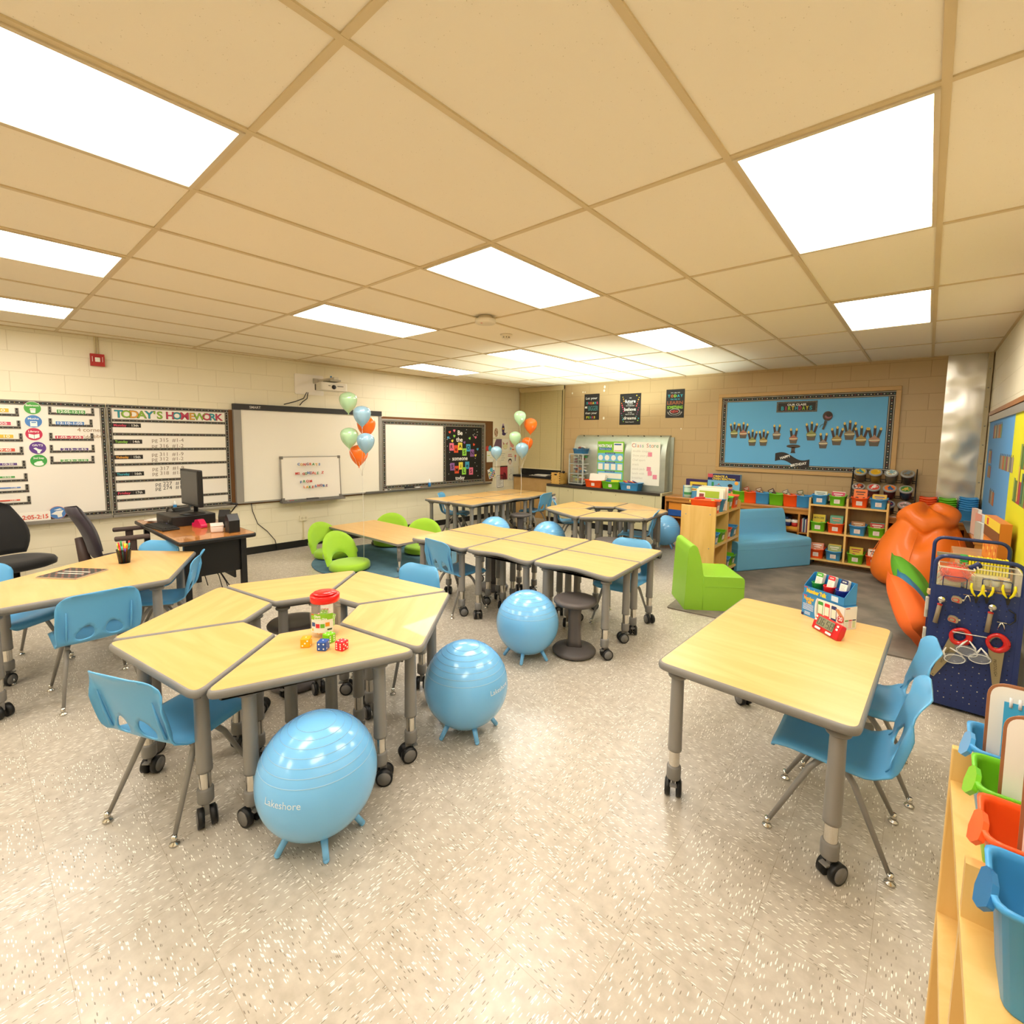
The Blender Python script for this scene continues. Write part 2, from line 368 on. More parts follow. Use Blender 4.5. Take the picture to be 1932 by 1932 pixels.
# window with lowered blinds in the far corner, on the back wall
x0, zt = WO.x+.02, 2.60; x1 = BW(1066,738)[0]; zb = BW(1030,884)[1]
wi = MB(); wi.b2((x0,.86,.0),(x0+.04,H-.01,.03),'#b9a577').b2((x1-.03,.86,0),(x1,H-.01,.03),'#b9a577').b2((x0,zt,0),(x1,H-.008,.05),'#cbb98c').b2((x0,.86,.0),(x1,zt,.004),'#0d0c0b')
win = struct(wi.build('window_1', M=FB))
bl = MB(); BL = mat('cream_blind', '#c9b988', .55)
n = 74; dz = (zt-zb)/n
for k in range(n):
    z = zt - (k+.5)*dz; bl.box(((x0+x1)/2, z, .03),(x1-x0-.09,dz*.97,.002), BL, R=Matrix.Rotation(rad(-18),3,'X'))
for f_ in (.13,.5,.87): bl.b2((x0+(x1-x0)*f_-.002,zb,.034),(x0+(x1-x0)*f_+.002,zt,.036),'#a8976a')
bl.b2((x0+.04,zb-.02,.02),(x1-.04,zb,.04),'#d3c49a')
e = empty('window_blind', FB, 'closed cream slatted blind in the far corner window', 'blind'); bl.build('slats', e)
MB().b2((x0+.03,zt-.02,.012),(x1-.03,zt+.03,.055),'#cdbc8e').build('head_rail', e)
# dark window sill counter and the tan box front below it
sy = .22
tr = MB(); tr.b2((x0,.82,.0),(x1+.05,.862,sy),'#1b1917').b2((x0,0,0),(x1+.05,.82,sy-.03),wood('tan_panel','#b08a52','#bd9860',(3,3,3),.5))
struct(tr.build('trim_2', M=FB, bevel=.004))
pp = MB(); q = BW(1018,893, YB-.12)
for k in range(5): pp.box((q[0]+.02*k, .866+.006*k, .12),( .42-.03*k,.006,.16),['#e9e4d8','#8c8478','#f2efe6','#2c2926','#efe9dd'][k], R=Matrix.Rotation(.05*k,3,'Y'))
tag(pp.build('paper_stack', M=FB), 'untidy stack of papers and folders on the dark window sill', 'papers')
# ================================================================ THE BOARDS WALL (left)
DOTS = ['#c9c4b4','#8f3a30','#c9c4b4','#4f7a42','#c9c4b4','#3a747c','#c9c4b4','#a08838']
def border(mb, x0, y0, x1, y1, z, step=.034):
    x0,x1 = sorted((x0,x1)); y0,y1 = sorted((y0,y1))
    mb.rect(x0,y0,x1,y1,z,'#2a2723'); w_, h_ = x1-x0, y1-y0
    if w_ > h_:
        cy = (y0+y1)/2; n = max(1,int(w_/step))
        mb.rect(x0,y0+h_*.1,x1,y0+h_*.2,z+.0006,'#b9b2a0',.0004).rect(x0,y1-h_*.2,x1,y1-h_*.1,z+.0006,'#b9b2a0',.0004)
        for k in range(n): mb.disc(x0+(k+.5)*w_/n, cy, h_*.10, z+.0006, DOTS[k%8], n=6, t=.0004)
    else:
        cx = (x0+x1)/2; n = max(1,int(h_/step))
        mb.rect(x0+w_*.1,y0,x0+w_*.2,y1,z+.0006,'#b9b2a0',.0004).rect(x1-w_*.2,y0,x1-w_*.1,y1,z+.0006,'#b9b2a0',.0004)
        for k in range(n): mb.disc(cx, y0+(k+.5)*h_/n, w_*.10, z+.0006, DOTS[k%8], n=6, t=.0004)
    return mb
def bframe(mb, x0,y0,x1,y1,w_,z):
    border(mb,x0,y1-w_,x1,y1,z); border(mb,x0,y0,x1,y0+w_,z); border(mb,x0,y0+w_,x0+w_,y1-w_,z); border(mb,x1-w_,y0+w_,x1,y1-w_,z); return mb
zb0, zb1 = .71, 1.95
# schedule whiteboard
xa, xb = -8.3, -6.80
e = empty('whiteboard', FL, 'wide whiteboard of daily schedule cards at the far left, edged with dotted black border', 'whiteboard')
MB().b2((xa,zb0,0),(xb,zb1,.018),WHITEB).build('writing_surface', e, bevel=.002)
m = MB(); bframe(m, xa,zb0,xb,zb1,.05,.019); m.build('border_trim', e)
m = MB(); m.text('4 corners', L(172,810)[0], L(172,811)[1], .06, .0195, '#8a6a45').text('Eddibbrett', L(181,822)[0], L(181,823)[1], .055, .0195, '#8a6a45', rot=.1); m.build('handwriting', e)
MB().b2((xa,zb0-.035,0),(xb,zb0-.005,.075),ALU).b2((xa,zb0-.035,.07),(xb,zb0+.005,.078),ALU).build('marker_tray', e, bevel=.003)
# subject discs
def icon(m, k, x, y, r, z):
    W = '#f3efe6'
    if k == 0: m.flat([(x-r*.3,y-r*.05),(x+r*.35,y-r*.05),(x+r*.28,y-r*.75),(x-r*.22,y-r*.75)],z,W).rect(x-r*.4,y-r*.3,x+r*.4,y-r*.22,z+.0005,'#9a958a')
    if k == 1: m.rect(x-r*.38,y-r*.8,x+r*.4,y+0,z,W).rect(x-r*.25,y-r*.25,x+r*.28,y-r*.1,z+.0006,'#3f7fb8')
    if k == 2: m.flat([(x-r*.6,y+r*.05),(x-.01*r,y-r*.1),(x-.01*r,y-r*.75),(x-r*.6,y-r*.5)],z,W).flat([(x+r*.6,y+r*.05),(x+.01*r,y-r*.1),(x+.01*r,y-r*.75),(x+r*.6,y-r*.5)],z,W).strip((x,y-r*.1),(x,y-r*.75),r*.05,z+.0005,'#55504a')
    if k == 3: m.flat([(x-r*.5,y-r*.05),(x-r*.2,y+r*.05),(x+r*.1,y-r*.2),(x+r*.5,y-r*.3),(x+r*.3,y-r*.55),(x+.2*r,y-r*.85),(x-r*.05,y-r*.8),(x-r*.1,y-r*.45)],z,W)
    if k == 4: m.disc(x,y-r*.5,r*.55,z,W,ry=r*.32).flat([(x-.02,y-r*.15),(x+.02,y-r*.05),(x+.03,y-r*.2),(x,y-r*.25)],z+.0006,W)
DISC = [('Bathroom','#4f9f45',61,770,'green'),('Maths','#4b80bd',63,795,'blue'),('Library','#c1304f',64,819,'red'),('GR/T2','#5e3a86',71,845,'purple'),('2nd Step','#3f9c46',73,869,'green')]
for k,(t,c,u,v,cn) in enumerate(DISC):
    x,y = L(u,v); r = .066; m = MB(); m.disc(0,0,r,0,'#efe9dc',n=32).disc(0,0,r*.96,.0008,c,n=32).text(t,0,r*.42,r*.42,.0018,'#f3efe6',bold=.012,width=r*(1.45 if k==0 else 1.2)); icon(m,k,0,0,r,.0018)
    tag(m.build('subject_card', M=FL@Matrix.Translation((x,y,.02))), f'round {cn} subject card reading {t} on the schedule whiteboard', 'card', 'round subject cards')
def pocket(u0,u1,v0,v1,label):              # L-ended strip of dotted border
    p0 = L(u0,v0); p1 = L(u1,v1); x0,x1 = p0[0],p1[0]; y = (p0[1]+p1[1])/2; m = MB(); h = .028
    border(m,x0,y,x1,y+h,.02); border(m,x1-h,y+h,x1,y+.085,.02)
    if u0 > 0: border(m,x0,y+h,x0+h,y+.085,.02)
    tag(m.build('border_strip', M=FL), label, 'border strip', 'bracket shaped strips under the times')
def tcard(u0,u1,v0,v1,t,c,label,al='c'):
    p0 = L(u0,v1); p1 = L(u1,v0); m = MB(); x0,x1,y0,y1 = p0[0],p1[0],p0[1],p1[1]; hh = y1-y0
    m.rect(x0,y0,x1,y1,.0212,'#efe9dc').rect(x0+.004,y0+.0,x1-.004,y1-hh*.25,.022,c)
    if al == 'c': m.text(t,(x0+x1)/2,y0+hh*.38,hh*.78,.0232,'#f6f1e6',width=(x1-x0)*.84,bold=.01)
    else: m.text(t,x1-.03,y0+hh*.38,hh*.78,.0232,'#f6f1e6',align='r',sx=1.5,bold=.01)
    tag(m.build('time_card', M=FL), label, 'card', 'time cards')
RT5 = [('12:05-12:10','#5f9e5a','green',(91,178,784,784),(106,161,772.5,779.5)),('12:10-1:05','#5b86bd','blue',(92,175,805.5,805.5),(104,159,794,801)),('1:05-2:05','#c24a5c','red',(93,177,832,832),(103,157,820.5,827.5)),
       ('2:15-2:45','#54407f','purple',(94,179,854.5,854),(113,167,843.5,850)),('2:45-3:10','#5f9e5a','green',(95,178.5,876.5,874),(113,167,864.5,871))]
for k,(t,c,cn,a,b) in enumerate(RT5):
    pocket(a[0],a[1],a[2],a[3],f'black dotted bracket strip under the time {t}'); tcard(b[0],b[1],b[2],b[3],t,c,f'{cn} time card reading {t} on the schedule whiteboard')
LF8 = [('30','#d8b63a','yellow',36,783,17,768.5,776),('05','#c94f6a','pink',39.5,807,21,794,801),('10','#d8b63a','yellow',43.5,831.5,26,818,826),('9:40','#cf5240','red',45,857,29,844,852),
       ('10:20','#5c4480','purple',49.5,883.5,33,871.5,879),('10:50','#4f9a50','green',53,908,29,896.5,903.5),('11:25','#5b7fbd','blue',55.5,929,40,917,924),('12:05','#cf5240','red',59,952,39,940.5,948.5)]
for k,(t,c,cn,u1,v1,cu,ca,cb) in enumerate(LF8):
    pocket(-40,u1,v1+4,v1,f'black dotted bracket strip by the {cn} card ending {t}, {ORD[k]} from the top'); tcard(-38,cu,ca,cb,t,c,f'{cn} time card ending in {t}, {ORD[k]} from the top of the far left column','r')
# loose card and disc leaning on the tray
p0 = L(38,985); p1 = L(95,972); m = MB(); m.rect(p0[0],zb0+.0,p1[0],zb0+.095,.05,'#efe9dc').text('2:05-2:15',(p0[0]+p1[0])/2,zb0+.042,.06,.052,'#d9604a',width=(p1[0]-p0[0])*.85,bold=.03)
tag(m.build('time_card', M=FL), 'white card with red 2:05-2:15 leaning on the marker tray', 'card')
x,y = L(109,967,.05); m = MB(); m.disc(0,0,.068,0,'#c9604a',n=32).disc(0,0,.065,.0008,'#4b7db8',n=32).flat([(-.052,-.012),(-.012,.018),(.046,.023),(.03,-.012),(.035,-.046),(-.0,-.052),(-.006,-.023)],.0018,'#e9e6dc').flat([(-.03,.03),(.018,.045),(.036,.033),(.0,.027)],.0018,'#e9e6dc')
tag(m.build('subject_card', M=FL@Matrix.Translation((x,zb0+.068,.045))), 'round blue and white card propped on the marker tray of the schedule whiteboard', 'card')
# homework whiteboard
xa, xb = -6.79, -5.575
e = empty('whiteboard', FL, "whiteboard ruled by dotted black strips under the title TODAY'S HOMEWORK", 'whiteboard')
MB().b2((xa,zb0,0),(xb,zb1,.018),WHITEB).build('writing_surface', e, bevel=.002)
m = MB(); bframe(m, xa,zb0,xb,zb1,.045,.019)
rows = [L(214,v)[1] for v in (793,819,848,877,909,945)]
for z_ in rows: border(m, xa+.045, z_-.017, xb-.045, z_+.017, .019)
m.build('border_trim', e)
cl = ['#2f8f96','#86ad3a','#d59a3a','#86ad3a','#2f8f96','#86ad3a','#86ad3a','','#b83a55','#2f8f96','#b83a55','#d59a3a','#86ad3a','#b83a55','#2f8f96','#b83a55']
m = MB(); tx = "TODAY'S HOMEWORK"; n = len(tx); zt_ = (rows[0]+.017+zb1-.045)/2
wts = [.45 if c in "' " else (1.25 if c in 'MW' else 1) for c in tx]; sm = sum(wts); xx = xa+.07; span = xb-xa-.14
for i,c in enumerate(tx):
    wd = span*wts[i]/sm
    if c != ' ':
        m.text(c, xx+wd/2, zt_, .118, .0192, '#3a2f28', bold=.035, sx=1.05).text(c, xx+wd/2, zt_, .112, .0205, cl[i] or '#86ad3a', bold=.022, sx=1.05)
    xx += wd
m.build('title_letters', e)
for k,(d,dt,c,va,vb,ua) in enumerate([('Monday','13th','#d0405a',799,806,209),('Tuesday','14th','#8cc04a',830,836.5,211.5),('Wednesday','15th','#e0a040',859,865.5,213),('Thursday','16th','#3aa0b0',891,897,215),('Friday','17th','#d0405a',926,933,217)]):
    p0 = L(ua,vb); p1 = L(ua+56,va); m = MB(); w_ = p1[0]-p0[0]; h_ = .048; y0 = (p0[1]+p1[1])/2-h_/2
    m.rect(p0[0],y0,p0[0]+w_,y0+h_,.0192,'#1d1a18').text(d,p0[0]+w_*.3,y0+h_/2,.04,.0202,c,width=w_*.42,bold=.02).rect(p0[0]+w_*.6,y0+.004,p0[0]+w_*.605,y0+h_-.004,.0202,'#77716a').text(dt,p0[0]+w_*.8,y0+h_/2,.038,.0202,'#e8e4da',bold=.01)
    tag(m.build('day_tag', M=FL), f'black magnetic day tag reading {d} on the homework whiteboard', 'tag', 'day tags')
m = MB()
for t,u,v in [('pg 315  #1-4',286,830),('pg 316  #1-2',286,841),('pg 311  #1-9',286,857),('pg 312  #1-2',286,866),('pg 317  #1-9',287,884),('pg 318  #1-2',287,893),('pg 227  #1-6',293,913),('pg 274  #1-2',293,921)]:
    p = L(u,v); m.text(t,p[0],p[1],.062,.0192,'#7d6f5c' if v < 900 else '#3c3a38',align='l')
m.build('handwriting', e)
MB().b2((xa,zb0-.035,0),(xb+.05,zb0-.005,.07),ALU).build('marker_tray', e, bevel=.003)
x,y = L(330,945,.05)
b_ = empty('spray_bottle', FL@Matrix.Translation((x,zb0-.005,.04))@Matrix.Rotation(rad(-90),4,'X'), 'small blue and white bottle standing on the tray below the homework whiteboard', 'bottle')
MB().lathe([(.018,0),(.018,.06),(.017,.062)],'#2f86c8').build('body', b_); MB().lathe([(.017,.061),(.012,.085),(.007,.09),(.007,.11)],'#eef0f0').build('cap', b_)
# brown cork strips behind the boards
CORK = mat('brown_cork', '#6e4a26', .85, noise=.12, nscale=60)
tag(MB().b2((-5.60,zb0-.02,-.0),(-3.30,zb1,.012),CORK).build('cork_panel', M=FL), 'brown cork panel mostly hidden behind the interactive board', 'panel')
# interactive board with pen tray
e = empty('interactive_whiteboard', FL, 'large blank interactive board with black top bar and grey sides', 'interactive board')
ax, bx, az, bz = -5.53, -3.37, .715, 2.03
MB().b2((ax+.09,az+.02,.0125),(bx-.05,bz-.07,.065),mat('projection_surface','#e6e0d0',.4)).build('screen', e)
MB().b2((ax,bz-.075,.0125),(bx,bz,.085),'#2c2b29').text('SMART',ax+.26,bz-.038,.045,.0855,'#c9c5bc',bold=.01).build('top_bar', e, bevel=.006)
gs = mat('board_side','#8e8a82',.45)
MB().b2((ax,az,.0125),(ax+.09,bz-.075,.08),gs).build('side_rail', e, bevel=.008)
MB().b2((bx-.05,az,.0125),(bx,bz-.075,.08),gs).build('side_rail', e, bevel=.008)
MB().b2((ax+.09,az,.0125),(bx-.05,az+.02,.07),gs).build('bottom_rail', e)
p0 = L(531,944,.13); p1 = L(646,936,.13); m = MB()
m.b2((p0[0],az-.035,.065),(p1[0]+.02,az-.005,.19),'#6a6762').b2((p0[0]+.35,az-.006,.09),(p0[0]+.52,az+.012,.16),'#4a4845'); 
for k in range(4): m.b2((p0[0]+.07+.035*k,az-.006,.15),(p0[0]+.085+.035*k,az+.0,.165),['#d8d4cc','#c94040','#c94040','#3f9c46'][k])
m.build('pen_tray', e, bevel=.006)
# small magnetic board standing on the pen tray
e = empty('magnetic_board', FL@Matrix.Translation((0,az-.004,.11))@Matrix.Rotation(rad(-3),4,'X'), 'small magnetic whiteboard with coloured letters propped on the interactive board tray', 'magnetic board')
a0 = L(531,940,.1)[0]; a1 = L(643,932,.1)[0]; hh = .62
MB().b2((a0,0,0),(a1,hh,.012),WHITEB).build('writing_surface', e)
m = MB()
for q in ((a0,0,a1,.014),(a0,hh-.014,a1,hh),(a0,.014,a0+.014,hh-.014),(a1-.014,.014,a1,hh-.014)): m.b2((q[0],q[1],-.004),(q[2],q[3],.018),ALU)
for cx_ in (a0,a1-.035):
    for cy_ in (0,hh-.035): m.b2((cx_-.003,cy_-.003,-.006),(cx_+.038,cy_+.038,.021),'#6f6a60')
m.build('rim', e, bevel=.003)
def lrow(t, u0, v0, u1, v1, cs, size=.048):
    n = len(t)
    for i,c in enumerate(t):
        if c == ' ': continue
        u = u0+(u1-u0)*i/(n-1); v = v0+(v1-v0)*i/(n-1)+RND.uniform(-1.0,1.0); p = L(u,v,.12)
        mm = MB(); mm.prism([(0,0),(0,0),(0,0)],0,0,cs[i%len(cs)]) if False else None
        vs,fs = text_data(c,.025); x0 = sum((min(q.x for q in vs),max(q.x for q in vs)))/2
        R = Matrix.Rotation(RND.uniform(-.16,.16),2); V = []
        for z_ in (0,.006): V += [(*(R@Vector(((q.x-x0)*size,(q.y-.35)*size))),z_) for q in vs]
        k = len(vs); from_ = {}
        for f in fs:
            for a,b in zip(f,f[1:]+f[:1]): from_[(a,b)] = 1
        side = [(a,b,b+k,a+k) for (a,b) in from_ if (b,a) not in from_]
        mm.add(V, [tuple(i_+k for i_ in f) for f in fs]+side, cs[i%len(cs)])
        o = mm.build('letter_magnet', M=FL@Matrix.Translation((p[0],p[1],.128+(.62/2-(p[1]-az))*0+.0))); yield o, c
R_,O_,Y_,G_,B_,P_ = '#c8372e','#e0632a','#e0a838','#2f8a48','#2b6cb0','#7a3a6a'
LROWS = [('CONGRATS',563,876,602,876.5,[B_,Y_,R_,P_,O_,G_,Y_,B_],'CONGRATS, top row'),('MS GONZALE Z',559,893,608,892,[R_,R_,Y_,R_,G_,B_,P_,R_,O_,G_,R_,R_],'MS GONZALEZ, second row'),('FROM',567.5,909,586,907,[B_,G_,R_,R_],'FROM, third row'),('LAKESHORE',574,919,616,915,[O_,Y_,G_,R_,B_,R_,P_,B_,P_],'LAKESHORE, bottom row')]
NAME = {R_:'red',O_:'orange',Y_:'yellow',G_:'green',B_:'blue',P_:'purple'}
for t,u0,v0,u1,v1,cs,wl in LROWS:
    idx = [i for i,c in enumerate(t) if c != ' ']; seen = 0
    for o,c in lrow(t,u0,v0,u1,v1,cs):
        i = idx[seen]; seen += 1
        tag(o, f'{NAME[cs[i%len(cs)]]} letter magnet {c}, {ORD[seen-1]} letter of the word row {wl.split(",")[1].strip()}', 'letter magnet', 'letter magnets on the small board')
# third board: cork, whiteboard, poster, tray
tag(MB().b2((-3.30,.75,0),(-.80,1.955,.012),CORK).build('cork_panel', M=FL), 'brown cork panel framing the whiteboard nearest the corner', 'panel')
x0,x1,x2 = -3.33,-2.05,-1.06; z0,z1 = .755,1.885
e = empty('whiteboard', FL, 'blank whiteboard with dotted border beside the black quote poster', 'whiteboard')
MB().b2((x0,z0,.0125),(x1,z1,.03),WHITEB).build('writing_surface', e)
m = MB(); bframe(m,x0,z0,x2,z1,.06,.031); border(m,x1-.03,z0+.06,x1+.03,z1-.06,.0312); m.build('border_trim', e)
m = MB(); m.b2((x0-.02,z1,.0125),(x2+.02,z1+.03,.045),ALU).b2((x0-.04,z0-.02,.0125),(x0-.01,z1+.03,.045),ALU).b2((x2,z0-.02,.0125),(x2+.03,z1,.045),ALU).b2((x0-.35,z0-.05,.0125),(x2+.15,z0-.02,.1),ALU).b2((x0-.35,z0-.05,.092),(x2+.15,z0-.008,.1),ALU); m.build('frame', e, bevel=.002)
px0,px1,pz0,pz1 = x1+.035,x2-.065,z0+.065,z1-.065; pw,ph = px1-px0,pz1-pz0
m = MB(); m.rect(0,0,pw,ph,0,'#171613')
def heart(m,x,y,s,c,z=.001,r=0):
    P = [(0,-1),(.55,-.4),(.95,.15),(.9,.6),(.5,.85),(.12,.65),(0,.4),(-.12,.65),(-.5,.85),(-.9,.6),(-.95,.15),(-.55,-.4)]
    R = Matrix.Rotation(r,2); m.flat([(x+(R@Vector(p)).x*s,y+(R@Vector(p)).y*s) for p in P],z,c)
PK,OR,YE,GR,BL_,PU = '#e0708a','#d8512e','#e0cf4a','#8ecb4a','#3f98bb','#8a5c96'
for fx,fy,c in [(.10,.90,OR),(.22,.93,PK),(.06,.80,BL_),(.22,.83,GR),(.17,.74,YE),(.65,.79,GR),(.82,.81,PK),(.50,.71,PU),(.77,.67,OR),(.88,.58,BL_),(.82,.46,YE)]: heart(m,fx*pw,fy*ph,.022*1.3,c,r=RND.uniform(-.5,.5))
for k in range(26):
    fx,fy = RND.choice([(RND.uniform(.03,.12),RND.uniform(.05,.95)),(RND.uniform(.75,.97),RND.uniform(.05,.97)),(RND.uniform(.5,.9),RND.uniform(.8,.97))]); m.disc(fx*pw,fy*ph,.007,.001,'#efece4',n=6)
m.text('Be',.38*pw,.895*ph,.12,.001,'#f2efe8',bold=.02).text('the',.36*pw,.77*ph,.12,.001,'#f2efe8',bold=.015)
def tiles(m,t,xs,ys,cs,w_,h_):
    for c,x,y,k in zip(t,xs,ys,cs): m.rect(x*pw-w_/2,y*ph-h_/2,x*pw+w_/2,y*ph+h_/2,.0015+.0004*(x%.1),k).text(c,x*pw,y*ph,.1,.003,'#14120f',bold=.02)
tiles(m,'ReASON',[.15,.27,.38,.50,.61,.72],[.63,.59,.64,.53,.61,.51],[PK,OR,YE,GR,BL_,PU],.115*.9*1.0,.14)
m.text('someone',.38*pw,.415*ph,.11,.001,'#f2efe8',bold=.015,width=.42*pw)
tiles(m,'SMiLeS',[.17,.29,.40,.49,.58,.69],[.26,.20,.27,.17,.275,.16],[PU,OR,YE,GR,BL_,PK],.115*.9,.14)
m.text('today',.38*pw,.045*ph,.1,.001,'#f2efe8',bold=.015)
tag(m.build('quote_poster', M=FL@Matrix.Translation((px0,pz0,.031))), 'square black poster Be the Reason Someone Smiles Today with coloured hearts', 'poster')
# things on the tray under the third board
tz = z0-.02
def onTray(u): return L(u,912,.06)[0]
xx = onTray(773); tag(MB().b2((xx-.09,tz,.03),(xx+.09,tz+.035,.075),'#1d1b1a').build('board_eraser', M=FL, bevel=.006), 'black board eraser on the tray below the blank whiteboard', 'eraser')
xx = onTray(790); m = MB(); m.cyl((xx-.06,tz+.009,.05),(xx+.04,tz+.009,.05),.009,.009,'#f0ece4',n=10).cyl((xx+.04,tz+.009,.05),(xx+.06,tz+.009,.05),.0095,.0095,'#c03a34',n=10); tag(m.build('marker', M=FL), 'white marker with a red cap lying on the tray beside the eraser', 'marker')
xx = onTray(811); e = empty('spray_bottle', FL@Matrix.Translation((xx,tz,.05))@Matrix.Rotation(rad(-90),4,'X'), 'blue bottle with white nozzle on the tray below the third whiteboard', 'bottle')
MB().lathe([(.024,0),(.024,.075),(.02,.08)],'#2f7fc0').build('body', e); MB().lathe([(.022,.079),(.018,.1),(.008,.11),(.007,.145)],'#eef0f0').build('cap', e)
xx = onTray(732); tag(MB().cyl((xx-.06,tz+.008,.05),(xx+.06,tz+.008,.05),.008,.008,'#e9e6de',n=10).cyl((xx-.01,tz+.008,.05),(xx+.035,tz+.008,.05),.0085,.0085,'#3a3f44',n=10).build('marker', M=FL), 'white marker lying on the tray near the balloons', 'marker')
# papers pinned between the board and the corner
def paper(u0,v0,u1,v1,name,label,cat,draw,rot=0,bg='#e6e0cc',off=.003):
    p0 = L(u0,v1); p1 = L(u1,v0); w_,h_ = p1[0]-p0[0],p1[1]-p0[1]; m = MB(); m.rect(-w_/2,-h_/2,w_/2,h_/2,0,bg); draw(m,w_,h_)
    tag(m.build(name, M=FL@Matrix.Translation(((p0[0]+p1[0])/2,(p0[1]+p1[1])/2,off))@Matrix.Rotation(rot,4,'Z')), label, cat, 'pupil drawings pinned by the corner')
def d_blob(m,w_,h_): m.disc(0,0,w_*.3,.001,'#9a7a5e',ry=h_*.42,n=12); [m.disc(w_*.12*math.sin(k*2.),h_*(.3-.12*k),w_*.07,.0018,'#d8b9a0',n=8) for k in range(6)]
def d_tail(m,w_,h_): m.disc(-w_*.1,.1*h_,w_*.17,.001,'#3a2a55',ry=h_*.36,n=12).disc(0,-h_*.28,w_*.24,.001,'#3a2a55',ry=h_*.12).disc(-w_*.1,h_*.12,w_*.1,.0018,'#d0a040',ry=h_*.07).strip((.1*w_,-h_*.25),(w_*.42,-h_*.18),.008,.001,'#3a2a55').disc(-w_*.1,h_*.42,w_*.12,.001,'#c9b0cc')
def d_blank(m,w_,h_): m.flat([(-w_*.45,-h_*.2),(-w_*.15,h_*.48),(w_*.48,h_*.48),(w_*.48,-h_*.4)],.001,'#6e5468')
def d_cat(m,w_,h_): m.disc(0,-h_*.1,w_*.32,.001,'#8a8a4a',ry=h_*.22).disc(0,-h_*.1,w_*.3,.0018,'#dcd6a8',ry=h_*.2).flat([(-w_*.33,h_*.28),(-w_*.27,h_*.02),(-w_*.12,h_*.1)],.0012,'#a85a5a').flat([(w_*.33,h_*.28),(w_*.27,h_*.02),(w_*.12,h_*.1)],.0012,'#a85a5a').disc(-w_*.1,-h_*.06,.006,.0026,'#2a2a20',n=8).disc(w_*.1,-h_*.06,.006,.0026,'#2a2a20',n=8)
def d_pink(m,w_,h_): m.flat([(-w_*.45,h_*.45),(-w_*.2,h_*.4),(w_*.3,0),(w_*.2,-h_*.2),(-w_*.25,-h_*.1)],.001,'#d8958a').disc(-.2*w_,-h_*.3,w_*.15,.001,'#8fb8c0').rect(-.0,-h_*.42,w_*.35,-h_*.3,.001,'#d8754a')
def d_lines(m,w_,h_):
    for k in range(4): m.strip((-w_*.38,h_*(.35-.2*k)),(w_*(.3-.2*(k%2)),h_*(.35-.2*k)),.006,.001,'#6a6a52')
def d_face(m,w_,h_): m.strip((-w_*.3,h_*.33),(w_*.25,h_*.34),.014,.001,'#b0524a').strip((-w_*.35,h_*.22),(w_*.35,h_*.21),.014,.001,'#b0524a').disc(0,-h_*.15,w_*.3,.001,'#1c1a19',ry=h_*.2).disc(0,-h_*.22,w_*.25,.0018,'#dcc3b4',ry=h_*.17).strip((-w_*.07,-h_*.3),(w_*.07,-h_*.3),.005,.0026,'#b04040')
def d_red(m,w_,h_): m.rect(-w_*.5,h_*.42,w_*.5,h_*.5,.001,'#1f1512').flat([(-w_*.2,-h_*.5),(w_*.45,-h_*.5),(w_*.3,-h_*.1),(0,h_*.05)],.001,'#5e1a22')
def d_spots(m,w_,h_):
    for k in range(11): m.disc(RND.uniform(-.4,.4)*w_*.7,RND.uniform(-.45,.4)*h_,.007,.001,RND.choice(['#2a2522','#7a2a35','#4a3545']),n=7)
def d_list(m,w_,h_):
    for k in (-1,1): m.strip((k*w_*.42,-h_*.45),(k*w_*.42,h_*.45),.008,.001,'#26231f'); m.strip((-w_*.42,k*h_*.45),(w_*.42,k*h_*.45),.008,.001,'#26231f')
    for k in range(11): m.strip((-w_*.3,h_*(.34-.065*k)),(w_*(.3 if k%3 else .1),h_*(.34-.065*k)),.005,.001,'#55504a')
def d_col(m,w_,h_):
    for k in range(16): m.rect(-w_*.45+w_*.22*(k%4),-h_*.42+h_*.17*(k//4),-w_*.27+w_*.22*(k%4),-h_*.3+h_*.17*(k//4),.001,['#3f62b0','#d8c63a','#b8402f','#4a9a6a','#1d1c22'][k*7%5])
    m.disc(0,h_*.36,w_*.2,.0018,'#58b0cc')
def d_note(m,w_,h_): m.strip((-w_*.4,h_*.1),(-w_*.05,h_*.1),.012,.001,'#b8c83a').strip((-w_*.1,-h_*.1),(w_*.3,-h_*.12),.009,.001,'#cfd27a')
def d_cream(m,w_,h_): m.flat([(-w_*.1,-h_*.35),(w_*.05,-h_*.35),(w_*.15,h_*.05),(-w_*.15,h_*.05)],.001,'#9a8aa0').disc(0,h_*.14,w_*.2,.0015,'#cf6a58',ry=h_*.12)
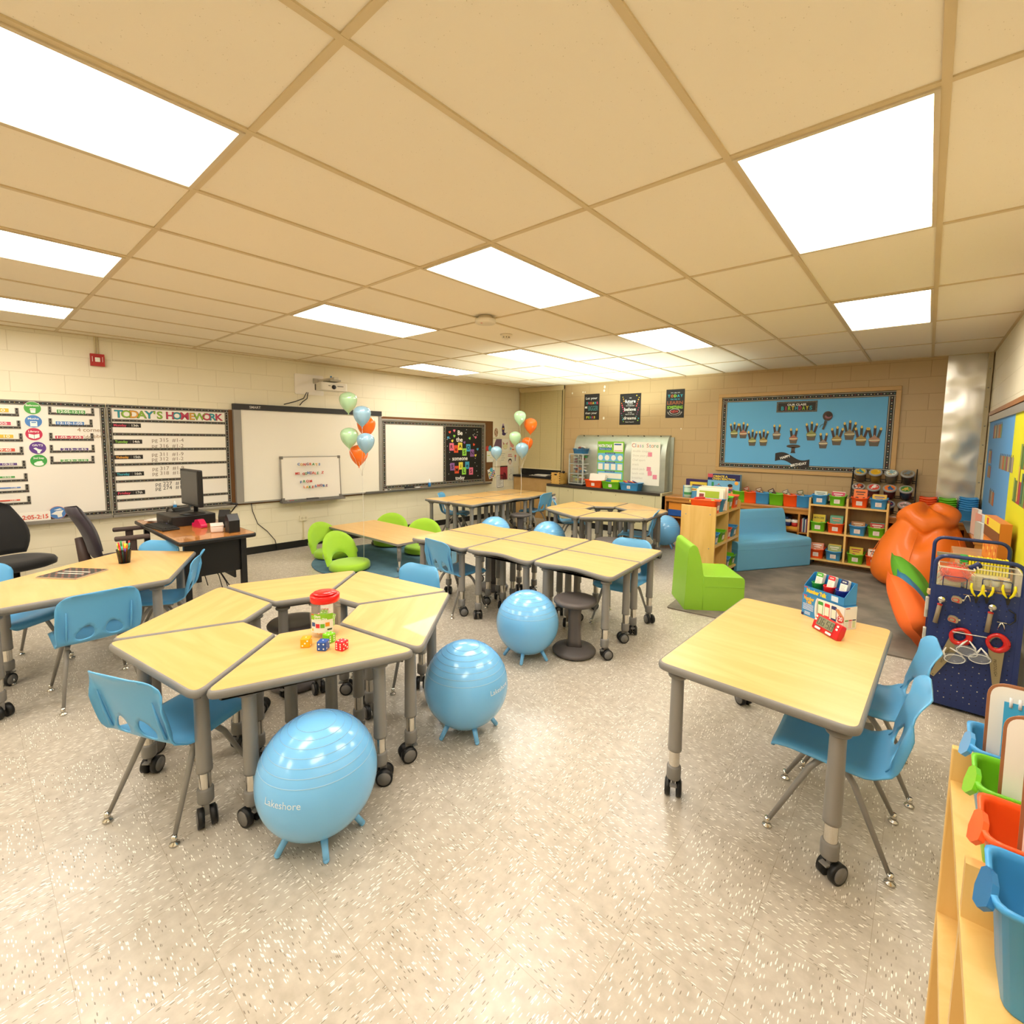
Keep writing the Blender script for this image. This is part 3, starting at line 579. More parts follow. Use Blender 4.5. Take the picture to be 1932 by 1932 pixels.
PAPERS = [(929,806,941,826,'drawing','child drawing of a tall brown spotted shape beside the cork edge',d_blob,0,'#e3ddc6'),
 (943,800,958,824,'drawing','child drawing of a dark purple long tailed shape above the others',d_tail,0,'#e3ddc6'),
 (929,828,946,850,'drawing','dark mauve paper shape behind the blue balloon on the boards wall',d_blank,0,'#e3ddc6'),
 (946,828,960,852,'drawing','child drawing of an olive cat face with pink ears',d_cat,0,'#e8e3d3'),
 (960,830,972,851,'drawing','pink and pale blue painted paper by the green balloon',d_pink,-.06,'#e6d9cc'),
 (944,853,955,873,'drawing','white sheet of short green lines under the cat drawing',d_lines,0,'#e3ddc8'),
 (956,853,968,880,'drawing','child portrait with black hair below two lines of red writing',d_face,0,'#e6dfd0'),
 (968,853,976,873,'drawing','drawing of an ice cream cone beside the black haired portrait',d_cream,0,'#e3ddc8'),
 (929,868,944,880,'drawing','plain cream sheet pinned under the blue balloon',lambda m,w,h: None,0,'#ddd6c2'),
 (943,878.5,957,905,'drawing','red paper with black top edge and dark shape on the boards wall',d_red,0,'#a83a42'),
 (958,881,969,907,'drawing','white sheet of small dark spots at the bottom of the display',d_spots,0,'#ddd8c6'),
 (936,895,950,921,'notice','white typed notice with double black border beside the red paper',d_list,.03,'#ece8de'),
 (920,883,934,902,'drawing','multicoloured patchwork drawing tilted at the end of the tray',d_col,.28,'#ece8de'),
 (917,851,931,872,'notice','white note with yellow green lines over the cork edge',d_note,0,'#dfe0d2')]
for a in PAPERS:
    paper(a[0],a[1],a[2],a[3],a[4],a[5],a[4],a[6],a[7],a[8],off=.016 if a[0] < 935 else .003+.004*(a[3]>890))
m = MB(); x_,y_ = L(918.5,846); m.disc(x_,y_,.05,.016,'#c03a34',n=14); tag(m.build('red_cutout', M=FL), 'small red round paper cutout on the cork above the white note', 'decoration')
m = MB(); x_,y_ = L(923.5,846); m.disc(x_,y_,.05,.0175,'#4a9ab0',ry=.06,n=8); tag(m.build('blue_cutout', M=FL), 'small teal paper cutout touching the blue balloon', 'decoration')
# projector
e = empty('projector', FL, 'white wall mounted projector on a short arm above the interactive board', 'projector')
p0 = L(556,743); p1 = L(612,710); MB().prism(rpoly([(p0[0],p0[1]-.0),(p0[0]+.42,p0[1]-.0),(p0[0]+.42,p1[1]),(p0[0],p1[1])],.02),0,.012,mat('plate_white','#ece6dc',.5)).build('wall_plate', e, bevel=.003)
ys = p1[1]-.06; xm = p0[0]+.36
m = MB(); m.b2((xm-.1,ys-.06,.012),(xm+.06,ys+.01,.05),'#b9b2a4').b2((xm-.04,ys-.04,.05),(xm+.03,ys-.005,.55),'#cfc8b8').b2((xm-.08,ys-.06,.3),(xm+.08,ys-.035,.52),'#b0a999').cyl((xm,ys,.38),(xm,ys+.025,.38),.012,.012,'#2f7fc0',n=8); m.build('arm', e, bevel=.004)
m = MB(); m.prism(rpoly([(-.17,.24),(.17,.24),(.2,.5),(-.2,.5)],.05),-.055,.05,mat('projector_white','#ded8ca',.45)); o = m.build('body', e, M=Matrix.Translation((xm,ys-.13,0))@Matrix(((1,0,0,0),(0,0,1,0),(0,1,0,0),(0,0,0,1))), bevel=.018, seg=3)
m = MB(); m.b2((-.17,-.045,.228),(-.06,.04,.242),'#4a4640').rect(.03,.0,.12,.012,.504,'#77736a').rect(-.1,.0,-.07,.012,.504,'#77736a').cyl((-.02,-.01,.48),(-.02,-.01,.51),.03,.03,'#2b2a2a'); m.build('lens', e, M=Matrix.Translation((xm,ys-.13,0)))
m = MB(); a = L(578,743); b = L(535,763)
for k in range(2): m.tube([(a[0]+.02*k,a[1]+.02,.01),(a[0]-.05+.05*k,a[1]-.07,.02),(b[0]+.16+.1*k,b[1]+.05,.012),(b[0]+.0+.22*k,b[1]-.0,.012)],.006,BLACKR,n=6)
tag(m.build('projector_cable', M=FL), 'pair of black cables looping from projector plate to the interactive board', 'cable')
# fire alarm with conduit
p0 = L(170,692); p1 = L(196,668); cx_,cy_ = (p0[0]+p1[0])/2,(p0[1]+p1[1])/2
e = empty('fire_alarm', FL@Matrix.Translation((cx_,cy_,0)), 'red fire alarm strobe on the cream wall above the schedule whiteboard', 'fire alarm')
MB().b2((-.06,-.065,0),(.06,.065,.045),mat('alarm_red','#a8201c',.35)).b2((-.045,-.02,.045),(-.04,.035,.046),'#e8d8d0').b2((.04,-.02,.045),(.045,.035,.046),'#e8d8d0').build('housing', e, bevel=.012, seg=3)
MB().b2((-.022,-.022,.04),(.022,.026,.062),mat('strobe_glass','#e8e4d8',.15,coat=.5)).build('strobe', e, bevel=.006)
MB().cyl((-.012,.065,.012),(-.012,H-cy_-.01,.012),.008,.008,mat('cream_conduit','#d3c69c',.5),n=8).cyl((.012,.065,.012),(.012,H-cy_-.01,.012),.006,.006,MATS['cream_conduit'],n=8).build('conduit', e)
# socket and its conduit
p = L(572,977); e = empty('power_socket', FL@Matrix.Translation((p[0],p[1],0)), 'ivory double power socket on the wall below the small magnetic board', 'socket')
MB().b2((-.058,-.037,0),(.058,.037,.03),hx('#e6dcc0',.4)).disc(-.025,0,.02,.0305,'#d3c8a8').disc(.025,0,.02,.0305,'#d3c8a8').b2((-.03,.0,.031),(-.028,.01,.0325),'#5a5444').b2((.02,.0,.031),(.022,.01,.0325),'#5a5444').build('plate', e, bevel=.006)
MB().b2((-.012,-p[1]+.1,0),(.004,-.037,.012),MATS['cream_conduit']).b2((-.016,-p[1]+.1,0),(.008,-p[1]+.14,.02),MATS['cream_conduit']).build('conduit', e)
a = L(472,948); pts = [(a[0],a[1]+.02,.03),(a[0]+.02,a[1]-.12,.02),(a[0]+.08,a[1]-.3,.015),(a[0]+.2,a[1]-.42,.015),(a[0]+.3,a[1]-.56,.015),(a[0]+.32,.02,.03)]
tag(MB().tube(pts,.005,BLACKR,n=6).build('hanging_cable', M=FL), 'thin black cord hanging down the wall from the interactive board', 'cable')
# ================================================================ THE BACK WALL
def poster(u0,v0,u1,v1,label,draw):
    p0 = BW(u0,v1); p1 = BW(u1,v0); w_,h_ = p1[0]-p0[0],p1[1]-p0[1]; m = MB(); m.rect(0,0,w_,h_,0,'#1e1c1a'); draw(m,w_,h_)
    tag(m.build('poster', M=FB@Matrix.Translation((p0[0],p0[1],.003))), label, 'poster', 'black chalkboard style posters')
TEAL,MAG,YEL,LIM,WHT,ORG,REDP = '#2f9aa8','#c23a5c','#dcc23a','#8cc23a','#efece4','#c96a2e','#b8433e'
def multi(m,t,cs,x,y,size,z,w_,bold=.03):
    n = len(t); xx = x-w_/2
    for i,c in enumerate(t): m.text(c,xx+w_*(i+.5)/n,y,size,z,cs[i%len(cs)],bold=bold,width=w_/n*.8 if c not in 'Il' else None)
def pa(m,w,h):
    m.text('Let your',w*.48,h*.84,h*.13,.001,WHT,width=w*.75); multi(m,'DREAMS',[TEAL,MAG,ORG,YEL,TEAL,MAG],w*.53,h*.65,h*.12,.001,w*.8)
    m.text('BE',w*.13,h*.49,h*.1,.001,WHT,bold=.03,width=w*.16).text('BIGGER',w*.6,h*.45,h*.25,.001,'#3c7a7c',bold=.02,width=w*.65).text('than your',w*.47,h*.27,h*.12,.001,WHT,width=w*.78); multi(m,'FEARS',[YEL,LIM,TEAL,MAG,YEL],w*.45,h*.1,h*.12,.001,w*.62)
def pb(m,w,h):
    m.text('THE',w*.5,h*.86,h*.05,.001,WHT,width=w*.1).text('future',w*.5,h*.76,h*.15,.001,WHT,width=w*.5,bold=.01).text('BELONGS',w*.5,h*.67,h*.045,.001,WHT,width=w*.25).text('TO THOSE WHO',w*.5,h*.61,h*.045,.001,WHT,width=w*.4)
    m.text('believe',w*.5,h*.5,h*.15,.001,WHT,width=w*.55,bold=.01).text('IN THE',w*.5,h*.39,h*.045,.001,WHT,width=w*.18).text('BEAUTY OF THEIR',w*.5,h*.335,h*.045,.001,WHT,width=w*.42).text('dreams',w*.5,h*.22,h*.14,.001,WHT,width=w*.6,bold=.01).text('Eleanor Roosevelt',w*.5,h*.09,h*.045,.001,WHT,width=w*.4)
    for k in range(26):
        s = -1 if k%2 else 1; f = k/26; c = [YEL,'#d8a03a',ORG,REDP,MAG,MAG,'#7a4a78',TEAL,TEAL,LIM][int(f*9.9)]; m.disc(w*.5+s*w*(.3+.14*((k*37)%5)/5),h*(.93-.86*f),w*RND.uniform(.015,.035),.001,c,n=7)
def pc(m,w,h):
    m.text('make',w*.5,h*.88,h*.05,.001,WHT).strip((w*.25,h*.88),(w*.38,h*.88),.004,.001,WHT).strip((w*.62,h*.88),(w*.75,h*.88),.004,.001,WHT); multi(m,'TODAY',[TEAL,ORG,LIM,TEAL,TEAL],w*.5,h*.77,h*.13,.001,w*.85)
    m.text('the day to',w*.5,h*.66,h*.08,.001,TEAL,width=w*.5,bold=.01).text('LEARN',w*.5,h*.53,h*.16,.001,'#8a4e2c',bold=.04,width=w*.86).text('SOMETHING',w*.5,h*.37,h*.15,.001,LIM,bold=.03,width=w*.85)
    m.disc(w*.5,h*.22,w*.28,.001,WHT,ry=h*.1).disc(w*.5,h*.22,w*.26,.0018,'#1e1c1a',ry=h*.09).text('NEW',w*.5,h*.22,h*.12,.0028,REDP,bold=.04,width=w*.42)
    for k in range(17): a = pi+pi*k/16; m.strip((w*.5+w*.33*cos(a),h*.2+h*.12*sin(a)),(w*.5+w*.4*cos(a),h*.2+h*.145*sin(a)),.004,.001,WHT)
poster(1102,742.5,1131.5,792.5,'poster Let your dreams be bigger than your fears, nearest the window blind',pa)
poster(1168.5,741.5,1210,801.5,'poster about the future with a rim of coloured dots, middle of three',pb)
poster(1255.5,733.5,1292.5,788.5,'poster Make today the day to learn something new, nearest the bulletin board',pc)
# birthday bulletin board
p0 = BW(1350,895); p1 = BW(1702,738); bx0,bx1,bz0,bz1 = p0[0],p1[0],1.155,2.345
FRW = hx('#bf9a64',.5)
e = empty('bulletin_board', FB, 'large blue birthday bulletin board with tan frame and dotted border', 'bulletin board')
m = MB(); t = .055
for q in ((bx0,bz0,bx1,bz0+t),(bx0,bz1-t,bx1,bz1),(bx0,bz0+t,bx0+t,bz1-t),(bx1-t,bz0+t,bx1,bz1-t)): m.b2((q[0],q[1],0),(q[2],q[3],.03),FRW)
m.build('frame', e, bevel=.006)
MB().b2((bx0+t,bz0+t,0),(bx1-t,bz1-t,.008),mat('blue_backing_paper','#63aede',.6,noise=.03,nscale=2)).build('backing_paper', e)
m = MB(); bframe(m,bx0+t,bz0+t,bx1-t,bz1-t,.075,.0085); m.build('border_trim', e)
zz = .010
p0 = BW(1465,778.5); p1 = BW(1543,759); m = MB(); x0,x1,y0,y1 = p0[0],p1[0],p0[1]+.0,p0[1]+.155
bframe(m,x0,y0,x1,y1,.02,zz); m.rect(x0+.02,y0+.02,x1-.02,y1-.02,zz,'#2a2721').text('OUR CLASS',(x0+x1)/2,y1-.048,.038,zz+.001,WHT,bold=.03,sx=1.2); multi(m,'BIRTHDAYS',[TEAL,MAG,LIM,YEL,TEAL,MAG,LIM,YEL,TEAL],(x0+x1)/2,y0+.058,.075,zz+.001,(x1-x0)*.78)
tag(m.build('title_sign', M=FB), 'dark sign reading Our Class Birthdays at the top of the blue board', 'sign')
CUPS = [(1385,800,826,3,'#8a8f4a'),(1402,800,827,3,'#a8705a'),(1419,814,841,3,'#8a8f4a'),(1440,814,841,3,'#a08a4a'),(1465,802,829,2,'#8f7f72'),(1496.5,809,837,2,'#a8705a'),(1530,799,831,3,'#8a8f4a'),(1552.5,818,846,2,'#8f7f72'),(1578,808,840,3,'#a0884a'),(1602,797,830,3,'#8f7f62'),(1623.5,807,841,3,'#a0884a'),(1648.5,807,842,3,'#a8806a')]
for k,(u,vt,vb,nc,c) in enumerate(CUPS):
    p0 = BW(u,vb); p1 = BW(u,vt); h = p1[1]-p0[1]+.01; s = h*.24; m = MB()
    m.flat([(-s*.75,0),(s*.75,0),(s,h*.3),(-s,h*.3)],0,'#5e564a').disc(0,h*.34,s*1.05,.0006,c,ry=h*.13,n=14).flat([(-s*.8,h*.36),(s*.8,h*.36),(.0,h*.6)],.0012,c).strip((-s*.9,h*.3),(s*.95,h*.32),.012,.002,'#e0d8b0')
    for i in range(nc):
        a = (i-(nc-1)/2)*(.9 if nc == 3 else 1.3); x = a*s*.6; x2 = a*s*(1.15 if nc == 3 else 1.05); ht = h*(.96 if abs(a) < .1 else .86)
        m.strip((x,h*.4),(x2,ht),.03,-.0004,'#3a3a30' if (i+k)%2 else '#4a332c').disc(x2,ht+.01,.013,.0004,'#e0c060',ry=.02,n=8)
    tag(m.build('cupcake_cutout', M=FB@Matrix.Translation((p0[0],p0[1],zz+.001))), f'paper cupcake with {["","","two","three"][nc]} candles on the blue board, {ORD[k]} from the left', 'cutout', 'paper birthday cupcakes')
p = BW(1497,842); m = MB(); m.disc(0,0,.088,0,'#4a4034',ry=.026).rect(-.024,-.07,.024,-.014,0,'#5a4a42').flat([(-.032,-.098),(.032,-.098),(.02,-.063),(-.02,-.063)],.0006,'#3a322c')
tag(m.build('cake_stand_cutout', M=FB@Matrix.Translation((p[0],p[1],zz))), 'paper cake stand under one cupcake in the middle of the blue board', 'cutout')
p = BW(1562,785); m = MB(); m.T = Matrix.Scale(.66,4); m.disc(0,0,.088,0,'#4a352a',ry=.1).disc(.01,-.012,.06,.0008,'#8a5a62',ry=.04).disc(.02,.03,.05,.0012,'#38291f').flat([(-.05,-.09),(-.0,-.11),(-.01,-.15),(-.06,-.15)],0,'#4f4a3e').strip((-.03,-.15),(-.07,-.28),.04,0,'#4a4438').strip((-.04,-.15),(-.11,-.19),.01,0,'#4a4438').strip((-.11,-.19),(-.13,-.24),.01,0,'#4a4438')
tag(m.build('balloon_cutout', M=FB@Matrix.Translation((p[0],p[1],zz+.006))), 'brown paper balloon with ribbon on the blue board', 'cutout')
p = BW(1463,858); q = BW(1527,875); m = MB(); w_ = q[0]-p[0]; P = []
for k in range(17): x = w_*k/16; P.append((x, .02+.035*sin(k/16*2*pi)-.075*k/16+.06))
for k in range(16,-1,-1): x = w_*k/16; P.append((x, .02+.035*sin(k/16*2*pi)-.075*k/16-.055))
m.flat(P,0,'#2b2420').text('HAPPY',w_*.3,.03,.05,.001,WHT,bold=.03,rot=.3,sx=.9).text('BIRTHDAY',w_*.7,-.07,.05,.001,WHT,bold=.03,rot=.22,sx=.85)
tag(m.build('banner_cutout', M=FB@Matrix.Translation((p[0],(p[1]+q[1])/2-.0,zz))), 'wavy black paper banner reading Happy Birthday', 'banner')
# steel panel in the right corner
x0 = BW(1788,690)[0]
e = empty('steel_panel', FB, 'tall bare sheet steel panel in the far right corner', 'panel')
MB().b2((x0,.72,0),(XR-.02,H-.01,.02),STEEL).build('sheet', e)
m = MB(); m.b2((XR-.055,.72,.02),(XR-.012,H-.01,.045),hx('#b9ad8c'))
for k in range(8): m.cyl((XR-.034,.95+.22*k,.045),(XR-.034,.95+.22*k,.05),.008,.008,ALU,n=8)
m.build('edge_strip', e)
# small chips and pin holes in the paint
m = MB()
for u,v,s in [(1100,740,.012),(1104,740,.01),(1141,730,.02),(1140,737,.018),(1139,789,.02),(1080,742,.015),(1285,809,.01),(1225,757,.0),(1790,700,.0)]:
    if s: p = BW(u,v); m.disc(p[0],p[1],s,.0005,'#e6e0cc',ry=s*1.4,n=7)
o = m.build('trim_3', M=FB); struct(o)
# heater cabinet with dark counter top
hx0, hx1 = BW(1030,912,5.5)[0], -1.36; HD = .42; HT = .755
e = empty('radiator_cabinet', FB, 'long cream metal radiator cabinet with dark counter along the back wall', 'cabinet')
CRM = mat('cream_enamel','#cfc59c',.4,noise=.02,nscale=3)
m = MB(); m.b2((hx0,.11,.0),(hx1,HT-.045,HD),CRM).b2((hx1-.03,.0,0),(hx1,HT,HD+.01),CRM)
m.build('body', e, bevel=.004)
m = MB()
for x in (BW(1055,930,5.51)[0], BW(1082,930,5.51)[0], BW(1236,945,5.51)[0]): m.b2((x-.002,.12,HD),(x+.002,HT-.05,HD+.002),'#8a8260')
for x in (-3.2,-2.7,-2.2,-1.7): m.cyl((x,HT-.1,HD),(x,HT-.1,HD+.004),.007,.007,'#77704e',n=8)
m.build('panel_seams', e)
MB().b2((hx0+.02,HT-.045,0),(hx1-.03,HT,HD+.02),mat('dark_counter','#3a332c',.3)).build('counter_top', e, bevel=.004)
MB().b2((hx0+.01,0,0),(hx1-.03,.11,HD-.02),'black_plastic').build('plinth', e)
p = BW(1045,942,5.505); m = MB(); m.disc(p[0],p[1],.062,HD+.003,'#ded6d6',n=14).strip((p[0]-.035,p[1]+.01),(p[0]+.035,p[1]+.015),.016,HD+.005,'#4a3f6a')
tag(m.build('paper_badge', M=FB), 'white round paper badge with dark writing on the radiator cabinet end', 'sticker')
# galvanised hood with rounded top standing on the counter
gx0, gx1 = BW(1090,850,5.87)[0], -1.42; gt = 1.70
e = empty('metal_hood', FB, 'grey galvanised metal backboard with curved top standing on the radiator cabinet', 'metal panel')
m = MB(); prof = [(HT,.20),(1.28,.20)]+[(1.28+.42*sin(a*pi/2/7)*1.0,.02+.18*cos(a*pi/2/7)) for a in range(1,8)]
rows_ = [[(gx0,y,z),(gx1,y,z)] for y,z in prof]
m.loft(rows_, GALV, True, (False,False), closed=False)
m.build('front_sheet', e)
m = MB(); pl = [(y,z) for y,z in prof]+[(gt,0),(HT,0)]
for x in (gx0,gx1): m.add([(x,y,z) for y,z in pl],[tuple(range(len(pl)))],GALV); 
m.b2((gx1-.0,HT,.0),(gx1+.06,gt-.03,.03),GALV).build('side_plate', e)
m = MB()
for k in range(6): x = gx0+.15+(gx1-gx0-.3)*k/5; m.cyl((x,gt-.015,.06),(x,gt-.01,.09),.008,.008,'#3a3a36',n=8)
m.build('rivets', e)
# MATH TALK poster and Class Store sheet on the hood
HZ = .203
def HW(u,v): p = Y(u,v,YB-HZ); return (p.x,p.z)
p0 = HW(1126,905); p1 = HW(1178,832); x0,x1,y1 = p0[0],p1[0],HW(1150,833)[1]; y0 = y1-.78; w_,h_ = x1-x0,y1-y0; m = MB()
m.rect(0,0,w_,h_,0,'#7fc02c').text('MATH TALK',w_*.3,h_*.9,h_*.1,.0012,'#2a4a80',bold=.05,width=w_*.56).text('MATH TALK',w_*.3,h_*.9,h_*.095,.002,'#f4f4ec',bold=.03,width=w_*.54).rect(w_*.06,h_*.8,w_*.54,h_*.855,.0012,'#2a6aa8').text('Practice Center',w_*.3,h_*.827,h_*.035,.0022,WHT,width=w_*.42)
m.rect(w_*.62,h_*.77,w_*.96,h_*.97,.0012,'#efece4').rect(w_*.64,h_*.79,w_*.93,h_*.8,.0022,'#c03a34').rect(w_*.64,h_*.92,w_*.9,h_*.95,.0022,'#2a5a98')
for r_ in range(3):
    yy = h_*(.64-.21*r_); m.flat(rpoly([(w_*.02,yy-h_*.09),(w_*.97,yy-h_*.09),(w_*.97,yy+h_*.09),(w_*.02,yy+h_*.09)],.015),.0012,'#6cb4dc').rect(w_*.3,yy+h_*.07,w_*.68,yy+h_*.105,.0022,'#2a5a98').text(['FRACTION CIRCLES','AREA MODELS','NUMBER LINE'][r_],w_*.49,yy+h_*.088,.014,.0032,WHT,width=w_*.3)
    if r_ < 2:
        for k in range(4):
            cx_ = w_*(.13+.245*k); (m.disc(cx_,yy-h_*.015,w_*.09,.0022,'#ece8dc') if r_ == 0 else m.rect(cx_-w_*.085,yy-h_*.08,cx_+w_*.085,yy+h_*.055,.0022,'#ece8dc'))
    else: m.rect(w_*.06,yy-h_*.07,w_*.93,yy+h_*.05,.0022,'#ece8dc')
tag(m.build('maths_poster', M=FB@Matrix.Translation((x0,y0,HZ))), 'green MATH TALK practice center chart hung on the metal hood', 'poster')
p0 = HW(1189,918); p1 = HW(1246.5,833); w_ = p1[0]-p0[0]; y0 = HW(1215,915)[1]; y1 = HW(1215,834)[1]; h_ = y1-y0; m = MB(); m.rect(0,0,w_,h_,0,'#eeebdf')
for i,(c,k) in enumerate(zip('Class Store',[REDP,'#5a7ab0',ORG,'#8a6ab0','#4a9a6a','',REDP,'#5a8ab0',ORG,'#4a9a8a','#4a9a6a'])):
    if c != ' ': m.text(c,w_*(.07+.083*i),h_*.92,h_*.13,.001,k)
for k,t in enumerate(['double coupon','Show your pet','Chef sport','snack','snack pack','lunch with','breakfast']): m.text(t,w_*.05,h_*(.79-.105*k),h_*.075,.001,'#c9c4b6',align='l')
hood_paper = (p0[0],y0)
tag(m.build('price_chart', M=FB@Matrix.Translation((p0[0],y0,HZ))), 'large white handwritten Class Store sheet on the metal hood', 'chart')
for k,(u,v) in enumerate([(1226.5,857.5),(1224,885),(1226,893.5),(1235.5,900)]):
    p = HW(u,v); tag(MB().rect(-.036,-.036,.036,.036,0,'#e48aa0').build('sticky_note', M=FB@Matrix.Translation((p[0],p[1],HZ+.003+.001*k))@Matrix.Rotation([.02,-.05,.08,0][k],4,'Z')), f'pink sticky note on the Class Store sheet, {ORD[k]} from the top', 'sticky note', 'pink sticky notes')
# ================================================================ RIGHT WALL
m = MB(); a = RW(1862,795); yA = 5.55
TB = mat('oak_rail','#96602c',.45)
e = empty('bulletin_board', FR, 'blue papered end of the display board by the steel panel', 'bulletin board')
blue_end = -3.52
MB().b2((-5.60,.80,.0),(blue_end,1.86,.008),mat('blue_paper_wall','#5f9bd0',.65)).build('backing_paper', e)
m = MB()
for (x,y,w_,h_,t) in [(-5.1,1.68,.75,.13,'Garden'),(-4.3,1.40,.95,.12,'literacy'),(-5.35,1.42,.3,.13,'our'),(-5.3,1.27,.3,.12,'big'),(-4.9,1.03,.45,.13,'how')]:
    for i,c in enumerate(t): m.rect(x+w_*i/len(t),y,x+w_*(i+.92)/len(t),y+h_,.009,['#9a8f7a','#b0653a','#7a8a5a','#8a4a55','#a89a6a','#6a6a6a'][(i+int(x*10))%6]).rect(x+w_*(i+.3)/len(t),y+h_,x+w_*(i+.55)/len(t),y+h_*(1.15+.25*((i*3)%3)),.009,'#5a5446')
m.build('letter_cutouts', e)
e = empty('bulletin_board', FR, 'bright yellow papered display board on the right wall with striped letters', 'bulletin board')
MB().b2((blue_end,.80,.0),(-1.2,1.86,.008),mat('yellow_paper','#d9d61c',.6)).build('backing_paper', e)
m = MB()
for (x,y,w_,h_,t) in [(-3.02,1.45,1.0,.16,'Dream'),(-3.22,1.20,.95,.16,'World')]:
    for i,c in enumerate(t): m.rect(x+w_*i/len(t),y,x+w_*(i+.9)/len(t),y+h_,.009,['#5a7a3a','#a83a45','#6a8a4a','#c0504a','#7a9a5a'][i%5]).rect(x+w_*(i+.1)/len(t),y+h_*.1,x+w_*(i+.45)/len(t),y+h_*(1.1+.3*((i*2)%3)),.011,['#8a9a4a','#c9a04a','#4a6a5a','#a83a45','#3a5a6a'][i%5])
m.build('letter_cutouts', e)
e = empty('display_rail', FR, 'oak and aluminium hanging rail above the display boards on the right wall', 'rail')
MB().b2((-5.55,1.93,0),(-1.2,1.97,.03),TB).build('oak_strip', e)
MB().b2((-5.6,1.86,0),(-1.2,1.925,.022),ALU).build('metal_channel', e)
# ================================================================ RUGS
TH = .65                                    # height of the mobile tables
def rugmat(name, c1, c2, sc=7):
    m = bpy.data.materials.new(name); m.use_nodes = True; nt = m.node_tree; b = nt.nodes['Principled BSDF']; b.inputs['Roughness'].default_value = .95
    tc = nt.nodes.new('ShaderNodeTexCoord'); n = nt.nodes.new('ShaderNodeTexNoise'); n.inputs['Scale'].default_value = sc; n.inputs['Detail'].default_value = 8
    r = nt.nodes.new('ShaderNodeValToRGB'); r.color_ramp.elements[0].position = .38; r.color_ramp.elements[1].position = .62; r.color_ramp.elements[0].color = lin(c1); r.color_ramp.elements[1].color = lin(c2)
    nt.links.new(tc.outputs['Object'], n.inputs['Vector']); nt.links.new(n.outputs['Fac'], r.inputs[0]); nt.links.new(r.outputs[0], b.inputs['Base Color'])
    n2 = nt.nodes.new('ShaderNodeTexNoise'); n2.inputs['Scale'].default_value = 400; bp = nt.nodes.new('ShaderNodeBump'); bp.inputs['Distance'].default_value = .003; bp.inputs['Strength'].default_value = .6
    nt.links.new(tc.outputs['Object'], n2.inputs['Vector']); nt.links.new(n2.outputs['Fac'], bp.inputs['Height']); nt.links.new(bp.outputs[0], b.inputs['Normal']); MATS[name] = m; return m
GR = rugmat('grey_carpet','#6d665b','#857c6e',3.5)
tag(MB().prism(rpoly([(.05,2.45),(2.2,2.66),(2.3,5.35),(-.15,5.2)],.03), .0, .012, GR).build('area_rug', bevel=.004), 'large mottled grey rug under the reading corner seats', 'rug')
tag(MB().lathe([(.93,0),(.945,.006),(.94,.011),(.5,.012),(.01,.012)], rugmat('blue_carpet','#4f7486','#5b8294',5), n=64).build('round_rug', M=at(-3.50,1.72,0)), 'round slate blue rug under the low table', 'rug')
# ================================================================ TABLES
def leg_set():
    m = MB(); m.lathe([(.03,.0),(.031,.01),(.030,.02),(.027,.365)],GREYM,(0,0,.23),n=20,cap=(True,False)).lathe([(.0235,.12),(.0235,.24)],CHROME,n=20,cap=(False,False)).lathe([(.029,.095),(.031,.10),(.031,.15),(.028,.156),(.022,.157)],GREY,n=20)
    m.lathe([(.040,.0),(.042,.008),(.034,.02),(.03,.02)],GREY,(0,0,.575),n=20)
    leg = m
    c = MB(); c.box((0,.012,.072),(.016,.03,.05),GREY).cyl((0,0,.088),(0,0,.10),.02,.02,GREY,n=12)
    for s_ in (-1,1):
        c.cyl((s_*.012,.018,.038),(s_*.034,.018,.039),.039,.039,BLACKR,n=24).cyl((s_*.034,.018,.039),(s_*.0375,.018,.039),.031,.030,HUB,n=20)
    c.box((0,-.022,.07),(.03,.02,.006),GREY)
    return leg, c
_leg, _cas = leg_set(); LEG_ME = CAS_ME = None
def add_leg(par, x, y, rz=0, h=TH):
    global LEG_ME, CAS_ME
    if LEG_ME is None:
        o = _leg.build('leg', par); LEG_ME = o.data; c = _cas.build('caster', o); CAS_ME = c.data
    else:
        o = bpy.data.objects.new('leg', LEG_ME); col.objects.link(o); o.parent = par
        c = bpy.data.objects.new('caster', CAS_ME); col.objects.link(c); c.parent = o
    o.location = (x,y,0); c.rotation_euler = (0,0,rz); return o
def edge_rings(p, h, t=.036):
    return [[(x,y,z) for x,y in q] for q,z in ((inset(p,.012),h-t),(inset(p,.003),h-t+.006),(p,h-t*.5),(inset(p,.003),h-.006),(inset(p,.010),h-.0005))]
def table_top(e, poly, h=TH):
    poly = ccw(poly); MB().loft(edge_rings(poly,h), GREY, True, (True,True)).build('edge_band', e)
    MB().prism(inset(poly,.013), h-.004, h, LAM, bottom=False).build('tabletop', e)
    q = inset(poly,.045); MB().prism(q, h-.055, h-.034, GREY, bottom=True).build('apron', e, bevel=.006)
def trapezoid(R, gap=.004):
    # local frame: hexagon centre at the origin, outer edge across -y
    ri = .285; a = pi/3
    P = []
    for r,sg in ((R,-1),(R,1),(ri,1),(ri,-1)): P.append((sg*r*sin(a/2), -r*cos(a/2)))
    P = inset(P, gap); return rpoly(P, [.045,.045,.03,.03], 6)
def hexgroup(cx, cy, rot, R, labels, group, proto=[None]):
    for k in range(6):
        M = at(cx,cy,0,rot+k*pi/3)
        if proto[0] is None:
            e = empty('trapezoid_table', M, labels[k], 'table', group); table_top(e, trapezoid(R))
            for i,(sg,rr,dy) in enumerate(((-1,.66,0),(1,.66,0),(1,.30,0),(-1,.30,0))):
                x = sg*rr*sin(pi/6)*(.80 if rr > .5 else .62); y = -(R*cos(pi/6)-.10) if rr > .5 else -(.285*cos(pi/6)+.085); add_leg(e, x, y, rz=[.6,-1.9,2.2,.2][i])
            proto[0] = e
        else: dup(proto[0], M, labels[k], group)
